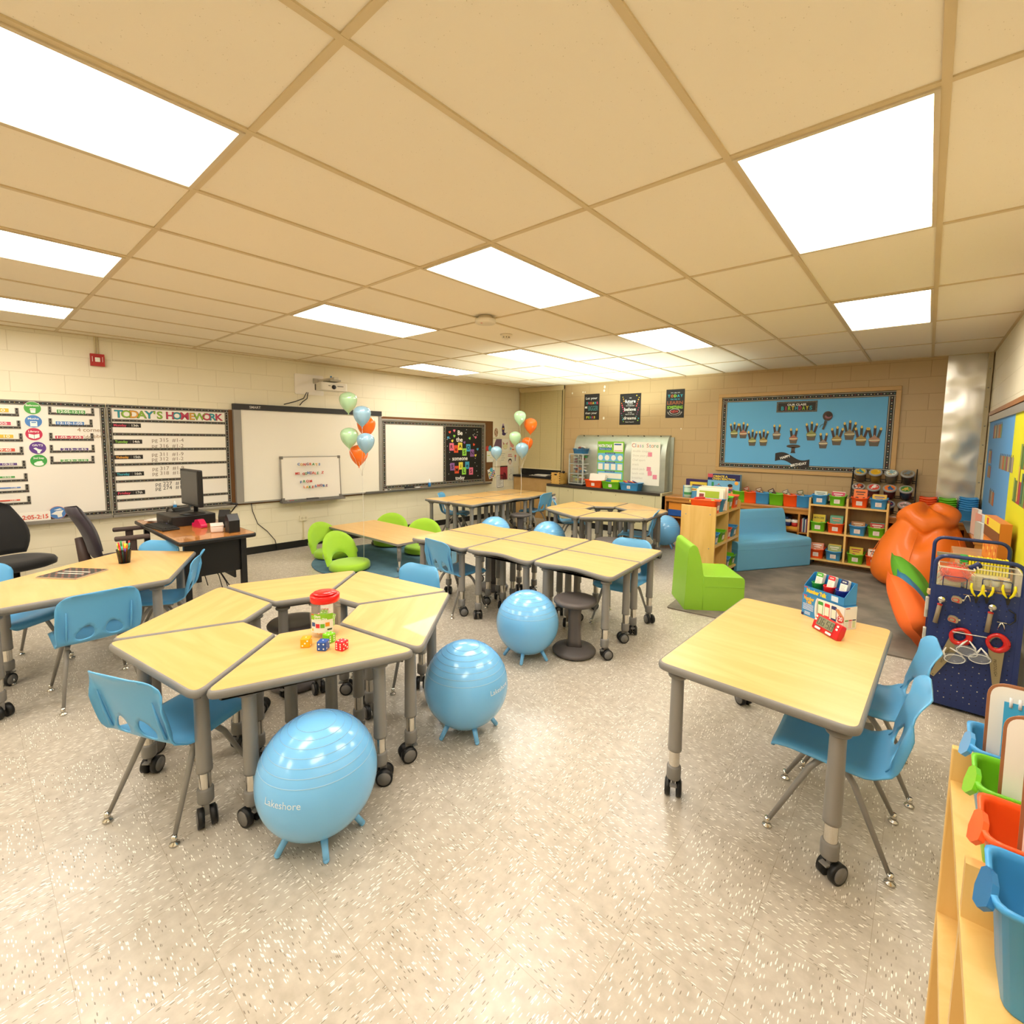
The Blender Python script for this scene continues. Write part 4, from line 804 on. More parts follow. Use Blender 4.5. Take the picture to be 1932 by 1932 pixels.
g1 = 'six trapezoid tables forming the near hexagon'
L1 = ['trapezoid table of the near hexagon that the nearest blue chair is tucked under','maple trapezoid table holding the jar and dice, front of the near hexagon','trapezoid table of the near hexagon, beside the second stability ball on its right','trapezoid table at the back right of the near hexagon, a chair tucked behind',
      'trapezoid table at the back of the near hexagon, farthest from the viewer','trapezoid table on the left side of the near hexagon, facing the long table']
hexgroup(-.69,-.755, rad(9), .875, L1, g1)
g2 = 'six trapezoid tables forming the rear hexagon'
L2 = ['trapezoid table at the front of the rear hexagon, a grey stool below its edge','trapezoid table at the right of the rear hexagon, over the side chair','trapezoid table at the back right of the rear hexagon, towards the low shelf','trapezoid table at the back of the rear hexagon, nearest the radiator cabinet','trapezoid table on the left of the rear hexagon, a chair tucked behind it','trapezoid table at the front left of the rear hexagon']
hexgroup(-1.488,3.937, rad(35), .875, L2, g2)
def wavy(Lx=.71, D=.525):
    P = [(.004,-.004),(Lx-.004,-.004)]; P = [(Lx-.004,-.004),(.004,-.004)]
    n = 14; out = [(.004,-.004),(.004,-D+.03)]
    pts = []
    for i in range(n+1):
        t = .07+.86*i/n; pts.append((t*Lx, -D + .055*math.sin(pi*(t-.07)/.86)**2 - .025*t))
    poly = [(.004,-.004)] + rpoly([(.004,-.2),(.004,-D),(.2*Lx,-D+.002)],[0,.05,0],6)[1:-1] + pts[1:-1] + rpoly([(.8*Lx,-D-.02),(Lx-.004,-D-.025),(Lx-.004,-.2)],[0,.05,0],6)[1:-1] + [(Lx-.004,-.004)]
    return poly
def wavygroup(ox, oy, ang, labels, group, proto=[None]):
    Lx = .71
    for k in range(6):
        row, i = divmod(k,3)
        M = at(ox,oy,0,ang) @ (Matrix.Translation((i*Lx,0,0)) if row == 0 else Matrix.Translation(((i+1)*Lx,0,0))@Matrix.Rotation(pi,4,'Z'))
        if proto[0] is None:
            e = empty('wave_table', M, labels[k], 'table', group); table_top(e, wavy(Lx))
            for j,(x,y) in enumerate(((.09,-.44),(Lx-.09,-.46),(Lx-.09,-.08),(.09,-.08))): add_leg(e,x,y,rz=[.9,-.7,2.4,3.6][j])
            proto[0] = e
        else: dup(proto[0], M, labels[k], group)
wavygroup(-1.92,1.385,rad(4.6),['wave edged table in the middle block, with a blue chair at its near edge','wave edged table at the near middle of the centre block, above the floor gap','wave edged table at the near right of the centre block, above the grey stool','wave edged table at the far right of the centre block, a chair behind it','wave edged table at the far middle of the centre block, in front of a ball','wave edged table at the far left of the centre block, nearest the low table'],'six wave edged tables in the centre of the room')
wavygroup(-3.60,2.85,rad(91),['wave edged table at the near right of the rear block by the boards','wave edged table at the right middle of the rear block, above a grey stool','wave edged table at far right of the rear block, chair at its end','wave edged table at the far left of the rear block, closest to the corner','wave edged table at the left middle of the rear block','wave edged table at near left of the rear block, chair on wall side'],'six wave edged tables in the rear block by the boards wall')
# right hand activity table
e = empty('activity_table', (1.402,.60,0,rad(-1.7)), 'rectangular maple table holding the number talk box and red timer', 'table')
table_top(e, rpoly([(-.372,-.605),(.372,-.605),(.372,.605),(-.372,.605)],.05,8))
for j,(x,y) in enumerate(((-.30,-.52),(.30,-.52),(.30,.52),(-.30,.52))): add_leg(e,x,y,rz=[.4,-.5,2.2,1.0][j])
# long table at the left edge
e = empty('hexagonal_table', (0,0,0,0), 'long many sided maple table at the left edge with the marker cup', 'table')
table_top(e, rpoly([(-1.937,-1.075),(-2.715,-.70),(-3.17,-1.09),(-2.6,-1.93),(-1.96,-2.0)],.045,6))
for j,(x,y) in enumerate(((-2.03,-1.13),(-2.69,-.83),(-3.02,-1.10),(-2.53,-1.83),(-2.035,-1.89))): add_leg(e,x,y,rz=j*1.3)
# low floor table
LT = .37
c_ = [Z(617,993,LT),Z(750,1027,LT)]; d0 = (c_[1]-c_[0]).normalized(); n0 = Vector((-d0.y,d0.x,0))
e = empty('low_table', at(c_[0].x,c_[0].y,0,math.atan2(d0.y,d0.x)), 'low rectangular maple table on the round blue rug', 'table')
ll = (c_[1]-c_[0]).length; 
P = rpoly([(0,0),(ll,0),(ll,.76),(0,.76)],.03); P = ccw(P)
MB().loft([[(x,y,z) for x,y in P] for z in (LT-.03,LT-.002)],GREY,False).build('edge_band', e, bevel=.004)
MB().prism(inset(P,.006),LT-.004,LT,LAM).build('tabletop', e)
for x,y in ((.08,.08),(ll-.08,.08),(ll-.08,.68),(.08,.68)):
    MB().lathe([(.028,.0),(.028,.045),(.022,.047)],GREY,(0,0,.012),n=14).lathe([(.020,.055),(.020,.15)],CHROME,n=14,cap=(False,False)).lathe([(.026,.14),(.026,LT-.03)],GREYM,n=16).build('leg', e, M=Matrix.Translation((x,y,0)))
# ================================================================ CHAIRS
def chair_shell():
    prof = [(.205,.345),(.215,.362),(.20,.376),(.15,.384),(.06,.380),(-.04,.374),(-.12,.372),(-.165,.385),(-.192,.42),(-.207,.47),(-.222,.53),(-.238,.59),(-.250,.635),(-.262,.668),(-.274,.690),(-.286,.702)]
    S = [0]
    for a,b in zip(prof,prof[1:]): S.append(S[-1]+math.dist(a,b))
    T = S[-1]
    def pos(t):
        t = max(0,min(T,t))
        for i in range(len(S)-1):
            if t <= S[i+1]+1e-9:
                f = (t-S[i])/(S[i+1]-S[i]); a,b = prof[i],prof[i+1]
                # smooth by averaging neighbouring samples
                return (a[0]+(b[0]-a[0])*f, a[1]+(b[1]-a[1])*f)
        return prof[-1]
    def heff(t):
        h = hw(t)
        if t < .06: h -= .06-math.sqrt(max(0,.06**2-(.06-t)**2))
        if t > T-.085: h -= .085-math.sqrt(max(0,.085**2-(.085-(T-t))**2))
        return max(h,.002)
    def P(t):
        q = [pos(t+d) for d in (-.012,-.006,0,.006,.012)] if .02 < t < T-.015 else [pos(t)]
        return (sum(x[0] for x in q)/len(q), sum(x[1] for x in q)/len(q))
    tb = S[7]; 
    def hw(t):
        if t < tb: return .185+.010*t/tb
        f = (t-tb)/(T-tb); return .195+.016*math.sin(pi*min(1,f*1.1))-.008*f
    outline = []
    ts = [i/26*T for i in range(27)]
    right = [(hw(t),t) for t in ts]; left = [(-hw(t),t) for t in ts[::-1]]
    def rc(p): # round the corners at both ends
        out = []
        for s,t in p:
            h = hw(t); r = .05
            if t < .06: h -= .06-math.sqrt(max(0,.06**2-(.06-t)**2))
            r = .085
            if t > T-r: h -= r-math.sqrt(max(0,r*r-(r-(T-t))**2))
            out.append((math.copysign(h,s),t))
        return out
    ex = [0,.002,.006,.012,.022,.036,.055]; ts = sorted(set([round(x,5) for x in ts+ex+[T-x for x in ex]])); ts = [t for t in ts]
    right = rc([(hw(t),t) for t in ts]); left = rc([(-hw(t),t) for t in ts[::-1]])
    outline = right+left
    holes = []
    for sg in (-1,1):
        cx_, ct = sg*.066, tb+.078; h = []
        for k in range(18):
            a = 2*pi*k/18; ry = .048; rx = .040*(1-.28*math.sin(a)); x = rx*cos(a)-sg*.010*math.sin(a); h.append((cx_+x, ct+ry*math.sin(a)))
        holes.append(h)
    pts = [Vector(p) for p in outline]; n0 = len(pts); edges = [(i,(i+1)%n0) for i in range(n0)]
    for h in holes:
        o = len(pts); pts += [Vector(p) for p in h]; edges += [(o+i,o+(i+1)%len(h)) for i in range(len(h))]
    def inside(p, poly):
        c = False
        for i in range(len(poly)):
            x1,y1 = poly[i]; x0,y0 = poly[i-1]
            if (y1 > p[1]) != (y0 > p[1]) and p[0] < (x0-x1)*(p[1]-y1)/(y0-y1)+x1: c = not c
        return c
    t = .008
    while t < T:
        for k in range(-9,10):
            s = k*.0205
            if abs(s) < hw(t)-.008 and inside((s,t),outline) and not any(min(math.dist((s,t),q) for q in h) < .008 or inside((s,t),h) for h in holes): pts.append(Vector((s,t)))
        t += .021
    vs,_,fs,_,_,_ = geometry.delaunay_2d_cdt(pts, edges, [], 1, 1e-5)
    keep = []
    for f in fs:
        c = (sum(vs[i].x for i in f)/len(f), sum(vs[i].y for i in f)/len(f))
        if not any(inside(c,h) for h in holes): keep.append(f)
    V = []
    for v in vs:
        s,t = v.x, v.y; y,z = P(t); q = s/.19; rim = min(1,max(0,(abs(s)-(heff(t)-.045))/.045))*(lambda q_: q_*q_*(3-2*q_))(max(0,min(1,(T-.01-t)/.15)))
        if t > tb:
            f = min(1,(t-tb)/.08); y += f*(.026*q*q - .036*rim**2); s = math.copysign(abs(s)-.008*rim**2,s); z += 0
        else:
            f = 1-max(0,(t-tb+.05)/.05); z += .010*q*q - .014*rim**2*(f if f > 0 else 0)
        V.append((s,y,z))
    return V, keep
def make_chair(M, label, group):
    e = empty('student_chair', M, label, 'chair', group)
    V,Fs = chair_shell(); m = MB(); m.add(V,Fs,SKY,True); o = m.build('shell', e, solid=.006); 
    m = MB()                                # the raised rims round both openings and the stiffening ribs on the back
    for sg in (-1,1):
        m.tube([(sg*.148,-.165,.40),(sg*.150,-.192,.43),(sg*.151,-.212,.50),(sg*.150,-.234,.60)],[.002,.006,.006,.002],SKY,n=6)
    m.build('back_rib', e)
    m = MB(); m.cyl((-.135,.09,.360),(-.135,-.10,.350),.011,.011,GREYM).cyl((.135,.09,.360),(.135,-.10,.350),.011,.011,GREYM).cyl((-.135,.0,.352),(.135,.0,.352),.009,.009,GREYM); m.build('seat_frame', e)
    for sx,sy in ((-1,1),(1,1),(-1,-1),(1,-1)):
        l_ = MB(); l_.tube([(sx*.115,sy*.015,.352),(sx*.130,sy*.045,.338),(sx*.142,sy*.075,.30),(sx*.185,sy*.20,.035)],[.0115,.0125,.0125,.0085],GREYM,n=12)
        l_ = l_.build('leg', e)
        MB().lathe([(.010,.042),(.0115,.028),(.0115,.02),(.007,.018),(.007,.013),(.018,.009),(.019,.003),(.012,.0)],CHROME,(sx*.188,sy*.205,0),n=16).build('foot_glide', l_)
    return e
def backspot(u,v,facing,z=.672):            # chair position from the pixel of its back's top centre
    p = Z(u,v,z); f = Vector(facing).normalized(); return p.x+.26*f.x, p.y+.26*f.y, 0, math.atan2(f.y,f.x)-pi/2
gc = 'sky blue student chairs'
CH = [((-.545,-1.375,0,rad(23.6)),'nearest sky blue chair, back to the viewer, tucked under the near hexagon'),
 ((-2.02,-1.47,0,rad(92)),'sky blue chair with its back to the viewer at the long table on the left'),
 (backspot(377,1049,(-.43,-.9)),'sky blue chair seen side on at the right end of the long table'),
 (backspot(305,1027,(.55,-.83)),'sky blue chair behind the long table, only its back top showing near the marker cup'),
 ((-2.78,-1.78,0,rad(-55)),'sky blue chair cut by the left edge, beyond the long table'),
 (backspot(795,1074,(.15,-.99)),'sky blue chair tucked in behind the near hexagon, only its back top showing'),
 (backspot(820,1024,(0.08,1)),'sky blue chair at the near left corner of the centre tables, back to the viewer'),
 (backspot(1194,1023,(.12,-1)),'sky blue chair behind the right end of the centre tables'),
 (backspot(831,933,(.75,.5)),'sky blue chair on the boards side of the rear tables, seen from its side'),
 (backspot(1033,933,(-1,-.1)),'sky blue chair at the right end of the rear wave tables'),
 (backspot(1045,946,(.75,.62)),'sky blue chair tucked behind the left side of the rear hexagon'),
 (backspot(1240,968,(-.95,-.3)),'sky blue chair at the right side of the rear hexagon, in front of a ball'),
 ((1.655,.385,0,rad(91)),'nearer of the two sky blue chairs under the right hand activity table'),
 ((1.685,.91,0,rad(95)),'farther of the two sky blue chairs at the right hand activity table')]
c0 = None
for M,lb in CH:
    if c0 is None: c0 = make_chair(M, lb, gc)
    else: dup(c0, M, lb, gc)
# ================================================================ STABILITY BALLS
def make_ball(M, label, group):
    e = empty('stability_ball', M, label, 'exercise ball', group); r = .232; cz = r+.028; m = MB(); prof = []
    groove = [.33,.48,.62,.76,.9,1.04,1.18,2.6]   # polar angles of the moulded rings
    a = 0.012
    while a < pi-.01: prof.append((r*sin(a), -r*cos(pi-a)*1 if False else cz+r*cos(a))); a += .055
    m.loft([[(p*cos(2*pi*i/48), p*sin(2*pi*i/48), z) for i in range(48)] for p,z in prof[::-1]], BALLB)
    m.build('ball_body', e)
    m = MB(); RING = mat('light_blue_ring','#a4d4f6',.25)
    for a in groove:
        R_ = (r+.0002)*sin(a); z = cz+(r+.0002)*cos(a); n = 56
        pts = [(R_*cos(2*pi*i/n),R_*sin(2*pi*i/n),z) for i in range(n)]
        w_ = .0022; rings = [[(R_*cos(2*pi*i/n)+cos(2*pi*i/n)*dr, R_*sin(2*pi*i/n)+sin(2*pi*i/n)*dr, z+dz) for i in range(n)] for dr,dz in ((0,-w_),(w_*.7*sin(a),w_*.7*cos(a)),(0,w_))]
        m.loft(rings, RING, True, (False,False))
    m.build('moulded_rings', e)
    for k in range(5):
        a = 2*pi*k/5+.4; d = Vector((cos(a),sin(a),0)); c = Vector((0,0,cz)); s_ = c+(d*.55+Vector((0,0,-.835)))*(r-.01); t = Vector((d.x*.168,d.y*.168,.012))
        MB().tube([s_,s_.lerp(t,.5),t],[.0155,.0125,.0125],BALLB,n=12).ball(t,.0125,BALLB,10,6).build('foot_peg', e)
    # name printed on the side, wrapped onto the sphere
    vs,fs = text_data('Lakeshore',.004); sz = .036; w_ = max(v.x for v in vs); V = []
    for v in vs:
        lon = ((v.x-w_/2)*sz)/r; lat = .16+((v.y-.3)*sz)/r; R_ = r+.0012
        V.append((R_*cos(lat)*sin(lon), -R_*cos(lat)*cos(lon), cz+R_*sin(lat)))
    MB().add(V,fs,'#d6e6ee').build('printed_name', e)
    return e
gb = 'sky blue stability balls on peg feet'
BS = [(.075,-1.075,rad(30),'nearest big sky blue stability ball, in front of the near hexagon'),(.005,-.18,rad(98),'stability ball at the right corner of the near hexagon, second nearest'),(-.31,.75,rad(200),'stability ball in front of the centre tables beside the grey stool'),
 (-2.80,3.06,2.,'stability ball peeking over the centre tables on the left, by the rear wave tables'),(*Z(1035,1015,.26)[:2],1.,'stability ball peeking over the centre tables, left of the rear hexagon'),(*Z(1253,1000,.26)[:2],3.,'stability ball between the rear hexagon and the low bookcase')]
b0 = None
for x,y,r_,lb in BS:
    if b0 is None: b0 = make_ball((x,y,0,r_), lb, gb)
    else: dup(b0, (x,y,.012 if x > .2 else 0,r_), lb, gb)
# ================================================================ WOBBLE STOOLS
ST = mat('graphite_plastic','#5a5452',.45,noise=.03)
def make_stool(M, label, group):
    e = empty('wobble_stool', M, label, 'stool', group)
    MB().lathe([(.11,.0),(.15,.004),(.163,.014),(.165,.028),(.155,.04),(.10,.052),(.06,.062)],ST,n=40).build('base', e)
    rings = []
    for z,k in ((.055,1.25),(.10,1.05),(.2,.95),(.33,1.0),(.38,1.2)):
        rings.append([( (.045+.008*cos(3*a))*k*cos(a), (.045+.008*cos(3*a))*k*sin(a), z) for a in [2*pi*i/36 for i in range(36)]])
    MB().loft(rings, ST).build('column', e)
    MB().lathe([(.05,.372),(.10,.376),(.15,.388),(.163,.40),(.165,.412),(.155,.424),(.12,.427),(.02,.42)],ST,n=40).build('seat', e)
    return e
gs_ = 'graphite wobble stools'
p3 = Z(1149,1018,.42); p2 = Z(982,970,.42); p4 = Z(556,1172,.42); p5 = Z(930,1105,.03)
SS = [(-.075,1.03,'grey wobble stool in front of the centre tables beside a ball'),(p2.x,p2.y,'grey wobble stool under the side of the rear wave tables'),(p3.x,p3.y,'grey wobble stool in front of the rear hexagon'),(p4.x,p4.y,'dark wobble stool under the middle of the near hexagon'),(p5.x,p5.y,'grey wobble stool beneath the far side of the centre tables')]
s0 = None
for x,y,lb in SS:
    if s0 is None: s0 = make_stool((x,y,0,0), lb, gs_)
    else: dup(s0, (x,y,0,0), lb, gs_)
# ================================================================ LIME FLOOR CHAIRS
LIMEF = mat('lime_fabric','#9ccb2c',.8,sheen=.3,noise=.05,nscale=6,bump=.3)
LIMED = mat('lime_piping','#7eac22',.7)
def make_floor_chair(M, label, group):
    e = empty('floor_chair', M, label, 'floor chair', group); n = 40
    def disc(z,k,cy=.0,rx=.25,ry=.23): return [(rx*k*cos(2*pi*i/n), cy+ry*k*sin(2*pi*i/n), z) for i in range(n)]
    MB().loft([disc(.012,.93),disc(.018,.99),disc(.045,1.0),disc(.075,.985),disc(.092,.93),disc(.098,.8),disc(.100,.4)],LIMEF).build('seat_cushion', e)
    MB().loft([disc(.0,.9),disc(.014,.94)],'#1c1b19').build('base', e)
    # back: an arched pad with an arched opening at the bottom, standing up at the rear and leaning back
    H_ = .40; th = .055; outer = [(.25*cos(a)*(1.0), .17+ .23*sin(a)) for a in [pi*i/24 for i in range(25)]]
    outer = [(.235,0)]+[(.245,.08)]+outer+[(-.245,.08),(-.235,0)]
    inner = [(-.125,0)]+[(.125*cos(a), .03+.10*sin(a)) for a in [pi-pi*i/14 for i in range(15)]]+[(.125,0)]
    poly = outer+inner; pts = [Vector(p) for p in poly]; N = len(pts)
    grid = [Vector((x*.035,y*.035)) for x in range(-7,8) for y in range(0,12)]
    def ins(p):
        c = False
        for i in range(N):
            a,b = poly[i],poly[i-1]
            if (a[1] > p[1]) != (b[1] > p[1]) and p[0] < (b[0]-a[0])*(p[1]-a[1])/(b[1]-a[1])+a[0]: c = not c
        return c
    def edist(p): return min(math.dist(p,q) for q in poly)
    ext = pts+[g_ for g_ in grid if ins(g_) and edist(g_) > .015]
    vs,_,fs,_,_,_ = geometry.delaunay_2d_cdt(ext,[(i,(i+1)%N) for i in range(N)],[],1,1e-5)
    V = []; K = len(vs)
    for sd in (1,-1):
        for v in vs:
            d = min(1,edist((v.x,v.y))/.04); off = sd*(th/2)*math.sqrt(max(0,1-(1-d)**2)); hgt_ = v.y; lean = -.30*hgt_
            V.append((v.x, -.17+lean+off-.06*(v.x/.25)**2*-1*.9, .06+hgt_*.95))
    FF = [tuple(f) for f in fs]+[tuple(i+K for i in f[::-1]) for f in fs]
    MB().add(V,FF,LIMEF,True).build('backrest', e)
    return e
gf = 'lime green floor chairs round the low table'
def fc(u,v,z,f,back=.2): p = Z(u,v,z); f = Vector(f).normalized(); return (p.x+f.x*back, p.y+f.y*back, .012, math.atan2(f.y,f.x)-pi/2)
FCS = [(fc(660,1063,.08,(1,.2),0),'nearest lime green floor chair, turned side on at the end of the low table'),(fc(628,1040,.08,(1,.2),0),'lime green floor chair behind the nearest one at the end of the low table'),
 (fc(737,1019,.08,(.78,-.62),0),'lime green floor chair on the far side of the low table, nearer the wall outlet'),(fc(797,1033,.08,(.70,-.71),0),'lime green floor chair right of the low table, behind the blue chair')]
f0 = None
for M,lb in FCS:
    if f0 is None: f0 = make_floor_chair(M, lb, gf)
    else: dup(f0, M, lb, gf)
# ================================================================ SOFT SEATING
LIMEV = mat('lime_vinyl','#8fc535',.42,bump=.15,bscale=500); BLUV = mat('blue_vinyl','#6fb6dd',.42,bump=.15,bscale=500)
# green chair: base corners on the floor
A = Z(1290,1152); B = Z(1266,1119); d = (A-B); d.z = 0
wd = Vector((.58,-.81,0)).normalized()     # across the seat, towards the viewer
fw = Vector((.81,.58,0)).normalized()
e = empty('lounge_chair', at(A.x,A.y,.0,math.atan2(fw.y,fw.x)), 'lime green vinyl lounge chair standing at the edge of the grey rug', 'lounge chair')
def lprofile(dep, seat, back, bt):         # side outline: x forward, z up
    P = [(0,0),(dep,0),(dep,seat),(bt,seat)]; P += [(bt-.02,seat+.12),(bt*.80,back-.12),(bt*.62,back-.03)]; P += [(bt*.42,back),(bt*.18,back-.02),(.02,back-.10)]; return P
def lseat(e, W_, dep, seat, back, bt, m_, name='body'):
    P = lprofile(dep,seat,back,bt); P = rpoly(P,[.01,.02,.045,.015,.05,.08,.05,.04,.04,.04],4); n = len(P); V = [(x,0,z) for x,z in P]+[(x,W_,z) for x,z in P]
    m = MB(); m.add(V,[(i,i+n,(i+1)%n+n,(i+1)%n) for i in range(n)]+[tuple(range(n))],m_).add(V[n:],[tuple(range(n))[::-1]],m_); m.build(name, e, bevel=.018, seg=3)
    m = MB(); z = seat-.10
    for y in (-.001,W_+.001): m.tube([(bt+.02,y,z),(dep*.9,y,z),(dep-.01,y,z)],.0022,m_,n=5)
    m.tube([(dep+.001,.01,z),(dep+.001,W_-.01,z)],.0022,m_,n=5); m.tube([(bt,-.001,.02),(bt,-.001,seat-.02)],.0022,m_,n=5)
    m.build('seam', e)
lseat(e, .49, .55, .345, .645, .17, LIMEV)
A = Z(1390,1081); B = Z(1533,1068); dx = (B-A); dx.z = 0; Wd = dx.length; d1 = dx.normalized(); back_n = Vector((-d1.y,d1.x,0))
# sofa front edge runs A..B, body behind it
Mx = Matrix(((-back_n.x*-1*-1, d1.x,0,0),(-back_n.y, d1.y,0,0),(0,0,1,0),(0,0,0,1)))
fwd = -back_n; org = A + back_n*.55
Mx = Matrix(((fwd.x, d1.x,0,org.x),(fwd.y,d1.y,0,org.y),(0,0,1,.012),(0,0,0,1)))
e = empty('sofa', Mx, 'sky blue vinyl two seat sofa between the bookcases', 'sofa')
lseat(e, Wd-.05, .55, .37, .70, .16, BLUV)
# bean bag
def blob(rings, m_): 
    m = MB(); m.loft(rings, m_); return m
BAG = mat('orange_bag_fabric','#f07416',.5,coat=.1,bump=.2,bscale=60)
def beanbag(M, label, sc=1):
    e = empty('bean_bag', M, label, 'bean bag'); R2 = random.Random(3); n = 56; rings = []
    prof = [(.0,.30,0,0),(.02,.40,0,0),(.08,.465,0,0),(.18,.485,0,0),(.30,.45,.0,.01),(.42,.405,.02,.03),(.52,.355,.035,.05),(.58,.315,.045,.06),(.62,.283,.05,.07),(.645,.272,.05,.075),(.67,.292,.055,.075),(.71,.295,.06,.075),(.75,.262,.06,.07),(.78,.205,.06,.07),(.80,.13,.06,.07),(.812,.05,.06,.07)]
    for z,r,ox,oy in prof:
        ring = []
        for i in range(n):
            a = 2*pi*i/n; wr = 1+.02*sin(3*a+z*9)+.014*sin(7*a-z*14)*min(1,z*2+.2)+.05*max(0,(z-.5)*4)*sin(2*a+.7)+.012*sin(11*a+z*22)*(1 if z > .4 else .35)
            zz = z + (.035*sin(2*a+1.1)+.02*sin(5*a+2))*max(0,(z-.42)*3) - (.06*math.exp(-((a-4.45)/.35)**2)*(1 if .5 < z < .72 else 0))
            rr = r*wr*(1-.16*math.exp(-((a-4.5)/.28)**2)*math.exp(-((z-.56)/.07)**2))
            ring.append((ox+rr*cos(a)*1.03, oy+rr*sin(a), zz))
        rings.append(ring)
    MB().loft(rings, BAG).build('bag_body', e, sub=1)
    m = MB()
    for a0 in (.35,1.75,2.95,4.3,5.5):
        pts = [Vector((prof[k][2]+prof[k][1]*1.045*cos(a0+.0),prof[k][3]+prof[k][1]*1.02*sin(a0),prof[k][0])) for k in range(3,8)]; m.tube(pts,.003,BAG,n=6)
    m.build('seam', e); return e
beanbag(at(1.875,5.0,.012,rad(12))@Matrix.Diagonal((.9,.9,1.12,1)), 'big orange bean bag in front of the right hand shelves')
def pillow(M, name, label, m_, W_=.5, D_=.5, T_=.2, cord=None):
    n = 14; V = []; Fs = []
    for sd in (1,-1):
        for i in range(n+1):
            for j in range(n+1):
                x,y = -1+2*i/n, -1+2*j/n; h = (max(0,(1-x**4))*max(0,(1-y**4)))**.5; pin = 1-.10*(1-abs(x))**.0*(x*x*y*y)*-1*.3 - .08*((1-x*x)*y*y+(1-y*y)*x*x)*.6
                V.append((x*W_/2*pin, y*D_/2*pin, sd*T_/2*h*(1+.06*sin(5*x+3*y))))
    K = (n+1)**2
    for sd in range(2):
        for i in range(n):
            for j in range(n):
                q = [i*(n+1)+j,(i+1)*(n+1)+j,(i+1)*(n+1)+j+1,i*(n+1)+j+1]; q = [a+sd*K for a in q]; Fs.append(tuple(q if sd == 0 else q[::-1]))
    e = empty(name, M, label, 'floor cushion'); MB().add(V,Fs,m_,True).build('cushion_body', e)
    if cord: MB().tube(cord,.006,'#d9822e',n=6).build('carry_handle', e)
    return e
GV = mat('green_canvas','#5fa526',.6,bump=.2,bscale=80); BV = mat('blue_canvas','#3d86ad',.6,bump=.2,bscale=80); OV = mat('orange_canvas','#ee6c26',.6,bump=.2,bscale=80)
p = Z(1728,1112,.15); pillow(at(1.865,3.86,.25)@Matrix.Rotation(rad(58),4,'Y')@Matrix.Rotation(rad(40),4,'Z'),'floor_cushion','green floor cushion leaning behind the tool cart, next to the bean bag',GV,.52,.52,.2)
pillow(at(1.90,3.38,.20)@Matrix.Rotation(rad(62),4,'Y')@Matrix.Rotation(rad(42),4,'Z'),'floor_cushion','blue floor cushion squeezed between the green and orange ones',BV,.5,.5,.14)
pillow(at(1.87,2.96,.25)@Matrix.Rotation(rad(60),4,'Y')@Matrix.Rotation(rad(44),4,'Z'),'floor_cushion','orange floor cushion on the rug beside the tool cart',OV,.52,.52,.2)
# ================================================================ SHELVES, BINS, BOOKS
BINC = {'green':mat('green_bin','#6cbf1c',.35),'orange':mat('orange_bin','#f5581a',.35),'blue':mat('blue_bin','#3f97d3',.35)}
BIN_P = {}
def bin_mesh(w_, d_, h_):
    def ring(sx, sy, z, dip=0., n=6):
        P = rpoly([(-sx/2,-sy/2),(sx/2,-sy/2),(sx/2,sy/2),(-sx/2,sy/2)], .02, 3); Q = []
        # extra points along the front and back edges for the handle dip
        out = []
        for i,p in enumerate(P):
            out.append(p); q = P[(i+1)%len(P)]
            if math.dist(p,q) > .05:
                for k in range(1,n): out.append((p[0]+(q[0]-p[0])*k/n, p[1]+(q[1]-p[1])*k/n))
        for x,y in out:
            dz = -dip*max(0,1-(abs(x)/(sx*.36))**2) if abs(abs(y)-sy/2) < .004 else 0
            Q.append((x,y,z+dz))
        return Q
    R = [ring(w_*.80,d_*.84,0),ring(w_*.82,d_*.86,.004),ring(w_*.94,d_*.95,h_-.012,.012),ring(w_,d_,h_-.010,.012),ring(w_*1.01,d_*1.01,h_,.010),ring(w_*.95,d_*.96,h_,.010),ring(w_*.93,d_*.94,h_-.012,.012),ring(w_*.78,d_*.82,.006)]
    return R
def add_bin(M, color, label, group=None, card=True, w_=.185, d_=.25, h_=.125, cardpos=0.):
    k = (color,card,w_,d_,h_,cardpos)
    if k in BIN_P: return dup(BIN_P[k], M, label, group)
    e = empty('book_bin', M, label, 'bin', group); MB().loft(bin_mesh(w_,d_,h_),BINC[color]).build('bin_body', e)
    if card:
        m = MB(); m.rect(-.031,-.026,.031,.026,0,'#e4d8cf',.0012)
        for i in range(3): m.strip((-.02,.012-.012*i),(.018-.006*i,.012-.012*i),.003,.0014,'#b3a59c')
        ang = math.atan2(d_*.055, h_); zc = h_*.42
        yy = -(d_*.43+(d_*.475-d_*.43)*zc/h_)-.0035
        o = m.build('label_card', e, M=Matrix.Translation((cardpos,yy,zc))@Matrix.Rotation(rad(90)+ang*.85,4,'X'))
    BIN_P[k] = e; return e
BKC = ['#d8c030','#5a9a80','#c0392b','#e8e0c8','#3a6aa8','#e07830','#7a4a8a','#3f8a4a','#d04a6a','#c9a86a','#2a5a7a','#e6c84a']
def add_book(M, w_, h_, t_, color, label, draw=None, group=None, name='book'):
    """a book standing upright, cover facing local -y"""
    e = empty(name, M, label, 'book' if name == 'book' else name.replace('_',' '), group); c = hx(color,.4)
    m = MB(); m.b2((-w_/2,-t_/2,0),(w_/2,-t_/2+.0015,h_),c).b2((-w_/2,t_/2-.0015,0),(w_/2,t_/2,h_),c).b2((-w_/2-.001,-t_/2,0),(-w_/2+.001,t_/2,h_),c); m.build('cover', e)
    if draw:
        m = MB(); draw(m,w_,h_); m.build('cover_print', e, M=Matrix.Translation((-w_/2,-t_/2-.0002,0))@Matrix.Rotation(rad(90),4,'X'))
    MB().b2((-w_/2+.002,-t_/2+.002,.003),(w_/2-.003,t_/2-.002,h_-.003),'#efe9da').build('pages', e); return e
